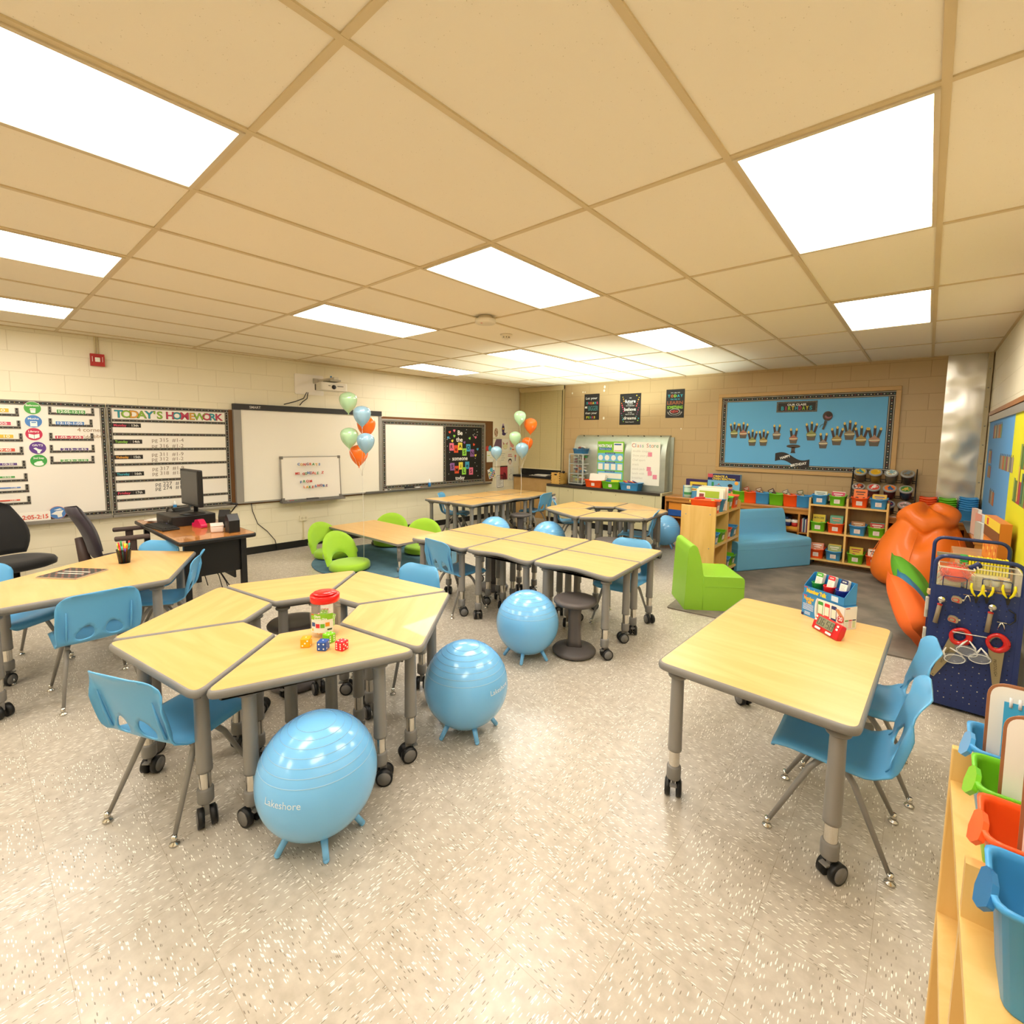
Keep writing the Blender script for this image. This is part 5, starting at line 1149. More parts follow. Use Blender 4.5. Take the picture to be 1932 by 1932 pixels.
def g_cover(t, c2, tc, seed=0):
    R4 = random.Random(seed)
    def f(m,w,h):
        for k in range(3): m.disc(w*R4.uniform(.2,.8),h*R4.uniform(.12,.5),w*R4.uniform(.1,.2),.0004,c2,n=10)
        if t in ('Math Curse',): m.text(t.upper(),w*.5,h*.78,h*.16,.0006,tc,bold=.03,width=w*.8)
        else: m.strip((w*.15,h*.84),(w*.85,h*.84),h*.07,.0008,tc).strip((w*.25,h*.70),(w*.75,h*.70),h*.05,.0008,tc)
    return f
# ---- the low oak shelf along the back wall
OF, OT = 5.56, .715
ox0 = -1.33
e = empty('low_shelf', (0,0,0,0), 'long low oak shelf unit under the birthday bulletin board', 'shelf')
MB().b2((ox0,OF-.01,OT-.035),(XR-.01,YB-.005,OT),OAK).build('shelf_top', e, bevel=.006)
m = MB(); m.b2((ox0,OF,.0),(XR-.01,OF+.02,.07),OAK).b2((ox0,YB-.02,.0),(XR-.01,YB-.006,OT-.035),OAK).b2((ox0+.02,OF,OT-.085),(XR-.01,OF+.018,OT-.035),OAK); m.build('face_rail', e)
divs = [ox0, -.55, .10, .575, .70, 1.60, XR-.03]
for x in divs: MB().b2((x,OF+.001,.0),(x+.022,YB-.02,OT-.036),OAK).build('divider', e)
for x0_,x1_,z in [(ox0,-.55,.39),(-.55,.10,.40),(.10,.575,.40),(.575,.70,.38),(1.6,XR-.03,.40)]: MB().b2((x0_+.022,OF+.012,z-.018),(x1_,YB-.02,z),OAK).build('inner_shelf', e)
# short return of the shelf along the right wall
e = empty('corner_shelf', (0,0,0,0), 'oak corner shelf beside the display boards, a grey mat hanging on it', 'shelf')
MB().b2((2.23,4.0,OT+.0),(XR-.01,OF-.015,OT+.03),OAK).build('shelf_top', e, bevel=.006)
m = MB(); m.b2((2.24,4.0,0),(XR-.01,4.03,OT),OAK).b2((2.24,OF-.05,0),(XR-.01,OF-.02,OT),OAK).b2((2.25,4.03,.36),(XR-.01,OF-.05,.38),OAK); m.build('side_panel', e)
tag(MB().b2((2.21,4.5,.7455),(2.36,5.45,.75),'#6c6f66').build('grey_mat', bevel=.001), 'dull grey plastic mat lying on the oak corner shelf', 'mat')
# bins in a row on the low shelf
row = [(1393,'green','#5f7a50'),(1413.5,'orange','#b05a40'),(1437,'blue','#8a6a4a'),(1463.5,'green','#5a4236'),(1490.5,'orange','#8a8070'),(1515.5,'blue','#7a7a5a')]
for k,(u,c,bc) in enumerate(row):
    x = Y(u,940,5.63).x; add_bin((x,5.755,OT,0), c, f'{c} bin of small books on the low oak shelf, {ORD[k]} from the game boxes', 'bins in a row on the low oak shelf', card=False, w_=.21, d_=.23, h_=.17)
    add_book(at(x-.04,5.77,OT+.10,rad(RND.uniform(-12,12)))@Matrix.Rotation(rad([-6,-24,-20,-30,-28,-14][k]),4,'Y'),.08,.13,.012+.004*(k%3),bc,f'small book poking out of the {ORD[k]} bin on the low oak shelf',g_cover(['Owls','Reds','Dogs','Night','Maps','Pond'][k],'#d8c8a0','#efe8d8',k),'small books in the row of bins')
    add_book(at(x+.035,5.79,OT+.03,rad(8))@Matrix.Rotation(rad(8),4,'Y'),.08,.12,.012,BKC[(k*5+3)%12],f'lower book inside the {ORD[k]} bin of the row on the low oak shelf',None,'lower books in the row of bins')
# boxed games at the left end of the low shelf
def gamebox(M, w_, d_, h_, color, label, draw):
    e = empty('game_box', M, label, 'box'); MB().b2((-w_/2,-d_/2,0),(w_/2,d_/2,h_),hx(color,.35)).build('box_body', e, bevel=.002)
    m = MB(); draw(m,w_,h_); m.build('front_print', e, M=Matrix.Translation((-w_/2,-d_/2-.0004,0))@Matrix.Rotation(rad(90),4,'X')); return e
def gd1(m,w,h): m.rect(0,h*.76,w,h,.0,'#1d1d52').text('CREATE A',w*.4,h*.91,h*.11,.001,'#e8c83a',bold=.04,width=w*.45).text('CHAIN REACTION',w*.5,h*.815,h*.1,.001,'#e8c83a',bold=.04,width=w*.7).rect(0,h*.86,w*.16,h,.001,'#c94a54').rect(w*.45,0,w,h*.42,.0005,'#d9a05a').disc(w*.72,h*.52,w*.07,.001,'#c98a62').disc(w*.71,h*.58,w*.075,.0016,'#1e1712',ry=h*.06).flat([(w*.5,h*.36),(w*.62,h*.45),(w*.82,h*.45),(w*.93,h*.36)],.0012,'#7a3f6a').rect(w*.13,h*.4,w*.2,h*.68,.001,'#2f8f5a').strip((w*.2,h*.52),(w*.36,h*.6),.005,.001,'#c94a34').strip((w*.36,h*.6),(w*.52,h*.46),.005,.001,'#3a5a9a').disc(w*.36,h*.61,w*.02,.0016,'#e06a3a').rect(w*.46,h*.3,w*.74,h*.38,.0014,'#2f8f5a').rect(w*.55,h*.14,w*.85,h*.24,.0014,'#3f9a4a').rect(w*.7,h*.03,w*.95,h*.09,.0014,'#3a6aa8').disc(w*.9,h*.68,w*.06,.001,'#f0a83a')
def gd2(m,w,h): m.rect(w*.16,h*.2,w*.8,h*.86,.0,'#e8c840').strip((w*.25,h*.65),(w*.7,h*.65),h*.12,.001,'#4a2a5a').strip((w*.3,h*.4),(w*.65,h*.4),h*.1,.001,'#8a4a3a')
def gd3(m,w,h): m.disc(w*.45,h*.72,w*.36,.0,'#e6d880',ry=h*.13).strip((w*.2,h*.72),(w*.7,h*.72),h*.07,.001,'#b8502f').disc(w*.2,h*.35,w*.1,.001,'#1f1914').disc(w*.2,h*.3,w*.085,.0015,'#c48a66')
def gd4(m,w,h): m.rect(0,h*.55,w,h*.8,.0,'#d8e6ee').strip((w*.15,h*.68),(w*.85,h*.68),h*.08,.001,'#2a5a98').rect(w*.1,h*.1,w*.4,h*.4,.0,'#e0a83a')
p = Y(1362,940,5.62).x; q = Y(1316,930,5.8).x
gamebox(at(p,5.70,OT,0),.47,.09,.40,'#77b3d6','large chain reaction game box with a pictured child, left of the green bin',gd1)
gamebox(at(q+.02,5.84,OT,0),.42,.10,.285,'#3a2556','purple game box with yellow panel standing at the back of the low shelf',gd2)
gamebox(at(q-.02,5.665,OT,0),.30,.08,.19,'#5a9ac4','blue game box with cream oval in front of the purple one',gd3)
gamebox(at(q+.22,5.60,OT,0),.22,.05,.185,'#2f6f98','small teal craft box beside the chain reaction box',gd4)
e = empty('plastic_tub', (Y(1298,925,5.62).x,5.62,OT,0), 'pale green and white tub at the very left end of the low oak shelf', 'tub')
MB().lathe([(.055,0),(.06,.08),(.058,.15),(.05,.17)],'#c5dcc4').lathe([(.0585,.05),(.0602,.08),(.0588,.11)],'#4f9a5a',cap=(False,False)).build('body', e); MB().lathe([(.058,.168),(.06,.175),(.06,.19),(.05,.195)],'#dfe8d8').build('lid', e)
# things stored in the openings of the low shelf
st = [(-1.16,.40,.30,.10,'#1f4f9a'),(-1.16,.50,.28,.12,'#e08a28'),(-1.10,.08,.20,.12,'#c03a34'),(-.45,.08,.3,.14,'#5a3a7a'),(-.1,.41,.34,.06,'#3f9a4a'),(.14,.41,.30,.10,'#6a3f7a'),(.20,.51,.26,.06,'#d86a2a'),(-.28,.40,.4,.14,'#d86a2a'),(-.28,.54,.35,.05,'#5a3f72'),(.36,.40,.18,.17,'#1f3f6a')]
NM = {'#1f4f9a':'dark blue','#e08a28':'amber','#c03a34':'red','#5a3a7a':'purple','#3f9a4a':'green','#6a3f7a':'plum','#d86a2a':'orange','#5a3f72':'mauve','#1f3f6a':'navy','#e0a030':'yellow'}
for k,(x,z,w_,h_,c) in enumerate(st[:1]+st[1:2]+st[2:]):
    tag(MB().b2((x-w_/2+.02,5.60,z),(x+w_/2,5.85,z+h_),hx(c,.45)).build('storage_box', bevel=.004), f'{NM[c]} box stored inside the low oak shelf, {ORD[min(k,11)]} of those from its left end', 'box', 'boxes stored inside the low oak shelf')
for k,(x,c,nm) in enumerate([(.44,'#27357e','navy'),(.53,'#c9302a','red')]):
    e = empty('paint_tub', (x,5.62,.40+.045,0), f'{nm} tub with white lid on the yellow box inside the low oak shelf', 'tub', 'lidded tubs in the oak shelf')
    MB().lathe([(.036,0),(.04,.055)],c).build('body', e); MB().lathe([(.042,.055),(.044,.06),(.044,.09),(.038,.094)],'#ece6dc').build('lid', e)
tag(MB().b2((.39,5.575,.401),(.573,5.72,.444),hx('#e0a030')).build('storage_box', bevel=.003), 'flat yellow box under the two lidded tubs', 'box')
tag(MB().b2((.30,5.60,.075),(.56,5.82,.17),hx('#2f8f4a')).build('storage_box', bevel=.003), 'green box on the bottom of the low oak shelf behind the sofa', 'box')
for k in range(5):
    tag(MB().b2((.605+.017*k,5.60,.381),(.618+.017*k,5.78,.56+.01*(k%3)),hx(['#b8403a','#d8d4cc','#3a5a8a','#e6dfd0','#8a3a5a'][k],.4)).build('book'), f'thin upright book in the narrow slot beside the bookcase, {ORD[k]} from the left', 'book', 'thin books in the narrow slot')
for k in range(9):
    z = .075+.052*k+(.05 if k > 4 else 0); tag(MB().b2((1.64+.01*(k%3),5.60+.01*(k%2),z),(1.98-.02*(k%4),5.86,z+.045),hx(['#5a2030','#b8b0a4','#8a8478','#2a2632','#6a3a42','#d8cfc0','#3f3a44','#7a1f2a','#9a948a'][k],.5)).build('paper_pile'), f'folders in the dark shelf opening by the bean bag, {ORD[k]} from the bottom', 'folders', 'folders stacked in the right opening')
# ---- open birch bookcase facing the viewer
def bookcase(M, W_, D_, H_, zs, label):
    """open front is local -y; zs = heights of the shelf boards (top surfaces)"""
    e = empty('bookcase', M, label, 'bookcase'); t = .022
    for sx in (-1,1): MB().b2((sx*W_/2-(t if sx > 0 else 0),0,.055),(sx*W_/2+(t if sx < 0 else 0),D_,H_),BWOOD).build('side_panel', e, bevel=.003)
    for z in zs: MB().b2((-W_/2+t,.002,z-t),(W_/2-t,D_-.01,z),BWOOD).build('shelf_board', e)
    MB().b2((-W_/2+t,D_-.012,.06),(W_/2-t,D_,H_-.05),wood('birch_back','#8f6a36','#a07c44',(9,9,1),.5)).build('back_panel', e)
    for a,b in zip(sorted(zs),sorted(zs)[1:]+[H_-.02]): MB().b2((-t/2,.003,a),(t/2,D_-.013,b-t if b != H_-.02 else a+.10),BWOOD).build('divider', e)
    for sx in (-1,1):
        for y in (.05,D_-.05):
            MB().cyl((sx*(W_/2-.06)-.01,y,.028),(sx*(W_/2-.06)+.01,y,.028),.026,.026,BLACKR).box((sx*(W_/2-.06),y,.048),(.03,.03,.012),GREY).build('caster', e)
    return e
bx0_,bx1_ = .735,1.56; cxm = (bx0_+bx1_)/2; FY = 5.285
bookcase(at(cxm,FY,.012,0), bx1_-bx0_, .262, .885, [.095,.452,.805], 'open birch bookcase of colour coded book bins between the sofa and the bean bag')
cols = {0:['blue','green','orange','blue'],1:['green','orange','blue','green'],2:['orange','blue','green','orange']}
xs4 = [.845,1.035,1.265,1.455]; zs3 = [.817,.464,.107]; rown = ['top','middle','bottom']
BK = [[('#c9cfc0','List','#7a8a80'),('#c83a5a','Under','#e8e4dc'),('#e8742a','Let us read','#5a3a28'),('#e0b030','Fun','#4a5aa0')],[('#cdb71e','Math Curse','#4a4a1a'),('#5f9a80','Fox','#d88a6a'),('#b07a4a','Frog','#e0d0b0'),('#b0302a','Goosebumps','#e8e0d0')],[('#e0a080','Moon','#ffffff'),('#9aa86a','Green','#e8e0d0'),('#d8c030','Curious','#b03a4a'),('#e6dcc8','Wings','#3a3a4a')]]
for r_ in range(3):
    for k in range(4):
        c = cols[r_][k]; x,z = xs4[k],zs3[r_]
        add_bin((x,FY+.128,z,0), c, f'{c} labelled bin in the {rown[r_]} row of the front facing bookcase, {ORD[k]} from the left', 'labelled bins in the front facing bookcase', w_=.178, d_=.235, h_=.128)
        bc,t,tc = BK[r_][k]; hgt_ = {(1,0):.20,(1,1):.20,(0,2):.21,(2,2):.185,(2,3):.185,(2,0):.18,(2,1):.175}.get((r_,k),.155)
        add_book(at(x,FY+.09,z+.012,0)@Matrix.Rotation(rad(-9),4,'X'),.138,hgt_,.012,bc,f'front picture book in the {rown[r_]} row of the open bookcase, {ORD[k]} bin from left',g_cover(t,tc,tc,k+r_*4),'front books of the bookcase bins')
        add_book(at(x+.004,FY+.125,z+.012,0)@Matrix.Rotation(rad(-7),4,'X'),.135,hgt_-.006+.012*(k%2),.02,BKC[(k*3+r_*4)%12],f'book behind the front one, {rown[r_]} row of the open bookcase, {ORD[k]} bin from left',None,'second books of the bookcase bins')
# ---- birch bookcase seen from its end, facing right
bookcase(at(.165,3.865,.012,rad(90)), .91, .385, .885, [.095,.452,.805], 'birch bookcase standing end on behind the lime lounge chair')
e = [o for o in bpy.data.objects if o.name.startswith('bookcase') and o.type == 'EMPTY'][-1]
m = MB()
for x,z in ((.06,.80),(.33,.78),(.33,.40),(.06,.42)): m.cyl((-.4552,x,z),(-.4575,x,z),.007,.005,ALU,n=10)
m.build('end_screws', e)
ys4 = [3.52,3.745,3.97,4.19]
for r_,cs in enumerate([['orange','blue','green','orange'],['blue','green','orange','blue'],['orange',None,'blue','green']]):
    for k,c in enumerate(cs):
        if c: add_bin(at(.012,ys4[k],zs3[r_],rad(90)), c, f'{c} bin on the {rown[r_]} level of the end on bookcase, {ORD[k]} from the lounge chair', 'bins in the end on bookcase', w_=.185, d_=.30, h_=.15 if r_ == 0 else .128)
for k,(y,x,h_,c,t) in enumerate([(3.70,-.01,.285,'#e0dcc4','green'),(3.72,-.0,.30,'#ede4cc',''),(3.74,.01,.31,'#e8c8a8',''),(3.76,.02,.315,'#efe6d8','')]):
    def cov(m,w,h): m.rect(w*.1,h*.1,w*.85,h*.9,.0,'#9ab02a').rect(w*.06,h*.25,w*.32,h*.82,.0006,'#e8dcc0').rect(w*.1,h*.4,w*.28,h*.75,.0012,'#8a3a34').rect(w*.52,h*.05,w*.98,h*.55,.0006,'#d89a5a').rect(w*.56,h*.12,w*.94,h*.48,.0012,'#7a4a34').disc(w*.68,h*.3,w*.06,.0018,'#4a8a5a',n=8).disc(w*.83,h*.3,w*.06,.0018,'#d8b090',n=8)
    add_book(at(x,y,.83,0)@Matrix.Rotation(rad(-5),4,'X'),.30,h_-.05,.008,c,f'large picture book on top of the end on bookcase, {ORD[k]} from the front',cov if k == 0 else None,'large books on the end on bookcase')
add_book(at(.085,3.80,.83,rad(62))@Matrix.Rotation(rad(-6),4,'X'),.16,.22,.03,'#cbb8cf','pale lilac book at the right of the big picture books on the end on bookcase')
add_book(at(.09,3.95,.83,rad(75))@Matrix.Rotation(rad(-8),4,'X'),.16,.205,.02,'#3a5aa0','blue comic book beside the lilac one on the end on bookcase',g_cover('Hero','#d86a3a','#e8e4da',3))
for k,(x,y,c,a) in enumerate([(-.10,3.50,'#e8c83a',.5),(-.04,3.53,'#d8482a',-.4),(.02,3.49,'#e0602a',.2),(-.07,3.56,'#c03a34',1.)]):
    tag(MB().box((0,0,0),(.12,.035,.02),c).build('building_strip', M=at(x,y,.935+.012*k,a), bevel=.005), f'{["yellow","red","orange","dark red"][k]} foam strip heaped in the orange bin above the birch end panel', 'toy', 'foam strips in the orange bin')
tag(MB().ball((0,0,0),.036,'#5aa84a').build('toy_ball', M=at(.08,3.52,.935)), 'green toy ball in the orange bin on the end on bookcase', 'ball')
for k in range(2): add_book(at(-.02,[4.03,3.86][k],[.48,.13][k],rad(90))@Matrix.Rotation(rad(-10),4,'Y'),.10,.22,.03,['#4a4458','#d8d0c4'][k],f'narrow book leaning on the {["middle","bottom"][k]} level of the end on bookcase')
# ---- bookcase in the lower right corner, beside the viewer
bookcase(at(1.955,-.85,0,rad(-90)), .92, .36, .885, [.095,.452,.805], 'birch bookcase at the lower right edge holding bins of small whiteboards')
for k,(c,y) in enumerate([('blue',-.49),('green',-.645),('orange',-.80),('blue',-.955)]):
    add_bin(at(2.125,y,.805,rad(-90)), c, f'{c} bin with moulded handle on the lower right bookcase, {ORD[k]} from the tool cart', 'handled bins on the lower right bookcase', card=False, w_=.145, d_=.30, h_=.165)
    par = [o for o in bpy.data.objects if o.name.startswith('book_bin') and o.type == 'EMPTY'][-1]
    m = MB(); P = [(-.06,-.0),(-.045,.022),(-.02,.034),(.02,.034),(.045,.022),(.06,0),(.035,-.035),(0,-.05),(-.035,-.035)]
    m.prism([(x*.72,y_*.62) for x,y_ in P],-.004,.004,BINC[c]); o = m.build('handle', par, M=Matrix.Translation((0.02,-.152,.150))@Matrix.Rotation(rad(70),4,'X'), bevel=.003)
    for j in range(2):
        yy = y-.030+.006*j; e = empty('lap_whiteboard', at(2.145+.012*k+.004*j,yy,.815,rad(2-k))@Matrix.Rotation(rad(-6),4,'X'), f'small round cornered lap whiteboard, {ORD[j]} in the {ORD[k]} handled bin', 'lap whiteboard', 'lap whiteboards in the handled bins')
        P = rpoly([(-.148,0),(.148,0),(.148,.29),(-.148,.29)],.03,6)
        R90 = Matrix.Rotation(rad(90),4,'X')
        MB().prism(P,-.0015,.0015,hx('#9a6440')).build('board_edge', e, M=R90); MB().prism(inset(P,.005),.0015,.0022,WHITEB).build('writing_surface', e, M=R90)
e = empty('notepad', at(2.085,-.540,.955,rad(2))@Matrix.Rotation(rad(-6),4,'X'), 'blue spiral notepad cover with a pictured pencil on the frontmost lap whiteboard', 'notepad')
m = MB(); m.rect(-.065,0,.065,.125,.001,'#3aa0d0').strip((-.045,.10),(.02,.06),.009,.0025,'#e8c83a').flat([(-.02,.085),(.05,.10),(.055,.075),(-.01,.065)],.0022,'#e8d83a')
for k in range(9): m.cyl((-.055+.0135*k,.115,.002),(-.055+.0135*k,.135,.002),.003,.003,'#d8d8dc',n=6)
m.build('cover', e, M=Matrix.Rotation(rad(90),4,'X'))
# ---- tilted rack of lidded counting jars
rx0 = 1.13; RKH = .62; JR = .071
e = empty('jar_rack', (0,0,0,0), 'dark tilted wire rack holding rows of lidded counter jars', 'rack')
m = MB(); dk = mat('dark_wire','#2a2622',.4,.4)
for x in (rx0,rx0+.65):
    m.tube([(x,5.60,OT),(x,5.88,OT+.58)],.006,dk).tube([(x,5.88,OT),(x,5.88,OT+.58)],.006,dk).tube([(x,5.60,OT+.006),(x,5.88,OT+.006)],.006,dk)
for k in range(3):
    y,z = 5.64+.09*k, OT+.05+.19*k
    m.tube([(rx0,y,z),(rx0+.65,y,z)],.005,dk).tube([(rx0,y+.05,z-.03),(rx0+.65,y+.05,z-.03)],.005,dk)
m.build('wire_frame', e)
JL = [[('#d8b830','#3f8f9a','#c8402f','white and multicoloured'),('#e0b020','#d8a818','#e8d070','yellow'),('#dfe6dc','#8ab0b8','#c8b088','pale speckled'),('#8a7a62','#7a8a90','#6a5a4a','brown grey')],
      [('#5a2a2a','#d8602f','#e8dcd0','dark and red'),('#d84a3a','#e8e4dc','#c03a34','red and white'),('#e8782a','#2f5f98','#3f9a4a','orange and blue'),('#3f7a3a','#d8b04a','#5a9a4a','green and gold')],
      [('#5f9a4a','#d86a3a','#e8dcc8','green and orange'),('#8a5a3a','#b8a890','#3a5a8a','tan'),('#2a2a5a','#c03a34','#3a6aa8','navy and red'),('#d8a8a0','#8a7a70','#e6dcd8','pink and white')]]
for r_ in range(3):
    for k in range(4):
        x = rx0+.083+.160*k; z = OT+.515-.19*r_-.012*k*0; y = 5.80-.09*r_
        M = at(x,y,z)@Matrix.Rotation(rad(36),4,'X'); c = JL[r_][k]
        e = empty('counter_jar', M, f'jar with {c[3]} counters, {rown[r_]} row of the tilted rack, {ORD[k]} from the left', 'jar', 'lidded counter jars in the tilted rack')
        MB().lathe([(.056,-.125),(.060,-.12),(.062,-.02),(.06,-.0)],mat('jar_plastic_%d%d'%(r_,k),['#5a4a3a','#8a6a2a','#6a6250','#3a342e','#3a2a3a','#7a3a34','#5a2a2a','#2a3a4a','#4a4a34','#4a3a30','#2a2a3a','#6a4a44'][r_*4+k],.15,coat=.4)).build('body', e)
        MB().lathe([(JR-.004,-.004),(JR,.0),(JR,.016),(JR-.008,.021),(JR-.016,.019),(.01,.018)],hx('#9c9a94',.3)).build('lid', e)
        m = MB(); R5 = random.Random(k*7+r_); m.disc(0,0,.053,.0188,c[0],n=20)
        for j in range(9): a = R5.uniform(0,6.28); m.disc(.032*cos(a),.032*sin(a),R5.uniform(.007,.016),.0196+.0003*j,c[1+j%2],n=7,t=.0003)
        m.disc(0,0,.022,.0226,c[1] if c[1] != c[0] else '#e8e4dc',n=10); m.build('lid_label', e)
# ---- nested stacks of empty bins on the right end of the low shelf
for s_,(c,x,n) in enumerate([('orange',1.905,5),('green',2.08,5),('blue',2.262,6)]):
    for k in range(n):
        add_bin((x,5.755,OT+.001+.0255*k+(.0),0), c, f'empty {c} bin nested in the stack by the steel panel, {ORD[k]} from the bottom', f'nested {c} bins by the steel panel', card=False, w_=.165, d_=.22, h_=.15)
# books and boxes on the corner shelf
for k,(y,x,c,h_) in enumerate([(4.45,2.26,'#d8b8a8',.25),(4.30,2.28,'#e0a090',.22),(4.12,2.27,'#b8bcae',.16)]):
    add_book(at(x,y,.748,rad(-80)),.18,h_,.03,c,f'pinkish workbook standing on the corner shelf against the display board, {ORD[k]} from the bean bag',None,'workbooks on the corner shelf')
e = empty('puzzle_box', at(2.29,3.05,.748+.0,rad(-86)), 'orange and yellow puzzle box leaning on the yellow display board behind the cart', 'box')
m = MB(); m.b2((-.28,-.03,0),(.28,.03,.32),hx('#c9762a',.4)).build('box_body', e)
m = MB(); m.rect(0,.25,.56,.32,0,'#e8c83a').rect(.0,.17,.56,.25,0,'#7a4a24').rect(.02,.0,.54,.15,.0,'#e08a30'); 
for k in range(12): m.disc(.06+.04*k,.06+.03*(k%3),.014,.001,['#f0c860','#d8602f'][k%2],n=8)
m.rect(.1,.26,.16,.31,.001,'#c9303a'); m.build('front_print', e, M=Matrix.Translation((-.28,-.031,0))@Matrix.Rotation(rad(90),4,'X'))
tag(MB().b2((2.07,2.76,.0),(XR-.01,3.6,.745),OAK).build('low_cabinet', bevel=.004), 'oak cabinet on the right wall behind the tool cart, carrying the puzzle box', 'cabinet')
# ================================================================ RADIATOR CABINET TOP
HT2 = .755
def HX(u): return Y(u,925,5.66).x
e = empty('wooden_box', at(HX(1054),5.66,HT2,rad(-4)), 'small plywood box with a cut out handle on the radiator cabinet', 'box')
m = MB(); PLY = wood('plywood','#c99a48','#dbb062',(8,8,8),.5); w_ = .215
m.b2((-w_/2,-.11,0),(w_/2,-.098,.075),PLY).b2((-w_/2,-.11,.075),(-.035,-.098,.215),PLY).b2((.035,-.11,.075),(w_/2,-.098,.215),PLY).b2((-.035,-.11,.075),(.035,-.098,.165),PLY).b2((-.035,-.11,.195),(.035,-.098,.215),PLY)
m.b2((-w_/2,.098,0),(w_/2,.11,.215),PLY).b2((-w_/2,-.098,0),(-w_/2+.012,.098,.215),PLY).b2((w_/2-.012,-.098,0),(w_/2,.098,.215),PLY).b2((-w_/2,-.098,0),(w_/2,.098,.01),PLY); m.build('box_body', e)
m = MB()
for k in range(5): m.b2((-w_/2-.001,-.111,.01+.045*k),(-w_/2+.014,-.097,.03+.045*k),'#6a4a20').b2((w_/2-.014,-.111,.01+.045*k),(w_/2+.001,-.097,.03+.045*k),'#6a4a20')
m.rect(-.02,.115,.02,.14,0,'#d8cfae') if False else None
m.build('finger_joints', e)
for k,(dx_,c,h_) in enumerate([(-.05,'#2a2f4a',.05),(-.01,'#a83a34',.035),(.03,'#1f1f24',.06),(.07,'#2a2a2c',.12)]):
    tag(MB().box((0,0,0),(.035,.06,.10+h_),c).build('gadget', M=at(HX(1054)+dx_,5.67,HT2+.14)@Matrix.Rotation(.2*(k-1.5),4,'Y'), bevel=.006), f'{["navy","red","black","tall black"][k]} gadget sticking out of the small plywood box', 'gadget')
CN = [['khaki','cream','leaf green','yellow','dusty red'],['orange','blue','white','crimson','navy'],['maroon','grey','white','green','plum']]
GPL = mat('grey_tower','#b4b7b2',.4); CLR = mat('clear_plastic','#d6d8d2',.12,trans=.85,ior=1.1,alpha=.45)
tx_ = HX(1091); e = empty('drawer_tower', at(tx_,5.70,HT2,rad(-6)), 'grey three drawer plastic tower filled with craft supplies', 'drawer tower')
m = MB(); tw,td,dh = .335,.25,.182
m.b2((-tw/2,-td/2,0),(tw/2,td/2,.03),'#22211f')
for k in range(4): z = .03+k*dh; m.b2((-tw/2,-td/2,z),(tw/2,td/2,z+.02),GPL)
for x in (-tw/2,tw/2-.014): 
    for y in (-td/2,td/2-.014): m.b2((x-.004,y-.004,.03),(x+.022,y+.018,.03+3*dh),GPL)
m.b2((-tw/2,td/2-.004,.03),(tw/2,td/2,.03+3*dh),GPL).b2((tw*.14,-td/2,.03),(tw*.14+.014,-td/2+.01,.03+3*dh),GPL)
m.build('tower_frame', e, bevel=.003)
for k in range(3):
    z = .047+k*dh; d = MB(); d.b2((-tw/2+.016,-td/2-.006,z),(tw/2-.016,-td/2-.003,z+.145),CLR).b2((-tw/2+.016,-td/2,z),(tw/2-.016,td/2-.02,z+.003),CLR); d = d.build('drawer', e)
    MB().b2((-.05,-td/2-.016,z+.11),(.05,-td/2-.006,z+.122),GPL).build('drawer_handle', d)
    R6 = random.Random(k); pal = [['#c9cdb0','#e6e2d0','#8ab05a','#d8c84a','#b0545a'],['#e0863a','#3f86c0','#e8e4da','#a83a40','#3a4a6a'],['#a03a4a','#5a5a5a','#e8e4d8','#4f9a5a','#8a3a5a']][k]
    for j in range(9):
        o = MB().box((0,0,0),(R6.uniform(.05,.11),R6.uniform(.03,.07),R6.uniform(.02,.05)),pal[j%5]).build('craft_item', M=at(tx_+R6.uniform(-.10,.10),5.70+R6.uniform(-.07,.05),HT2+z+.03+.012*j,R6.uniform(-1,1))@Matrix.Rotation(R6.uniform(-.3,.3),4,'X'), bevel=.006)
        tag(o, f'{CN[k][j%5]} craft item in the {["bottom","middle","top"][k]} tower drawer, {ORD[j]} from its floor', 'craft item', f'craft items in the {["bottom","middle","top"][k]} tower drawer')
e = empty('supply_basket', at(tx_+.02,5.70,HT2+.03+3*dh+.014,rad(-10)), 'blue translucent basket of supplies on top of the drawer tower', 'basket')
MB().loft(bin_mesh(.28,.2,.10),mat('blue_translucent','#3f7fb5',.3,alpha=.85)).build('basket_body', e)
for k in range(7):
    R6 = random.Random(k+40); tag(MB().box((0,0,0),(.11,.04,.03),['#a83a40','#5a5a60','#3a3a40','#d8d4cc','#6a7a8a','#8a4a40','#c8c4ba'][k]).build('craft_item', M=at(tx_+.02+R6.uniform(-.08,.08),5.70+R6.uniform(-.04,.04),HT2+.03+3*dh+.05+.016*k,R6.uniform(-1.,1.))@Matrix.Rotation(R6.uniform(-.4,.4),4,'Y'), bevel=.008), f'{["crimson","slate","charcoal","cream","grey blue","rust","putty"][k]} craft item heaped in the blue basket on the drawer tower', 'craft item', 'craft items in the blue basket')
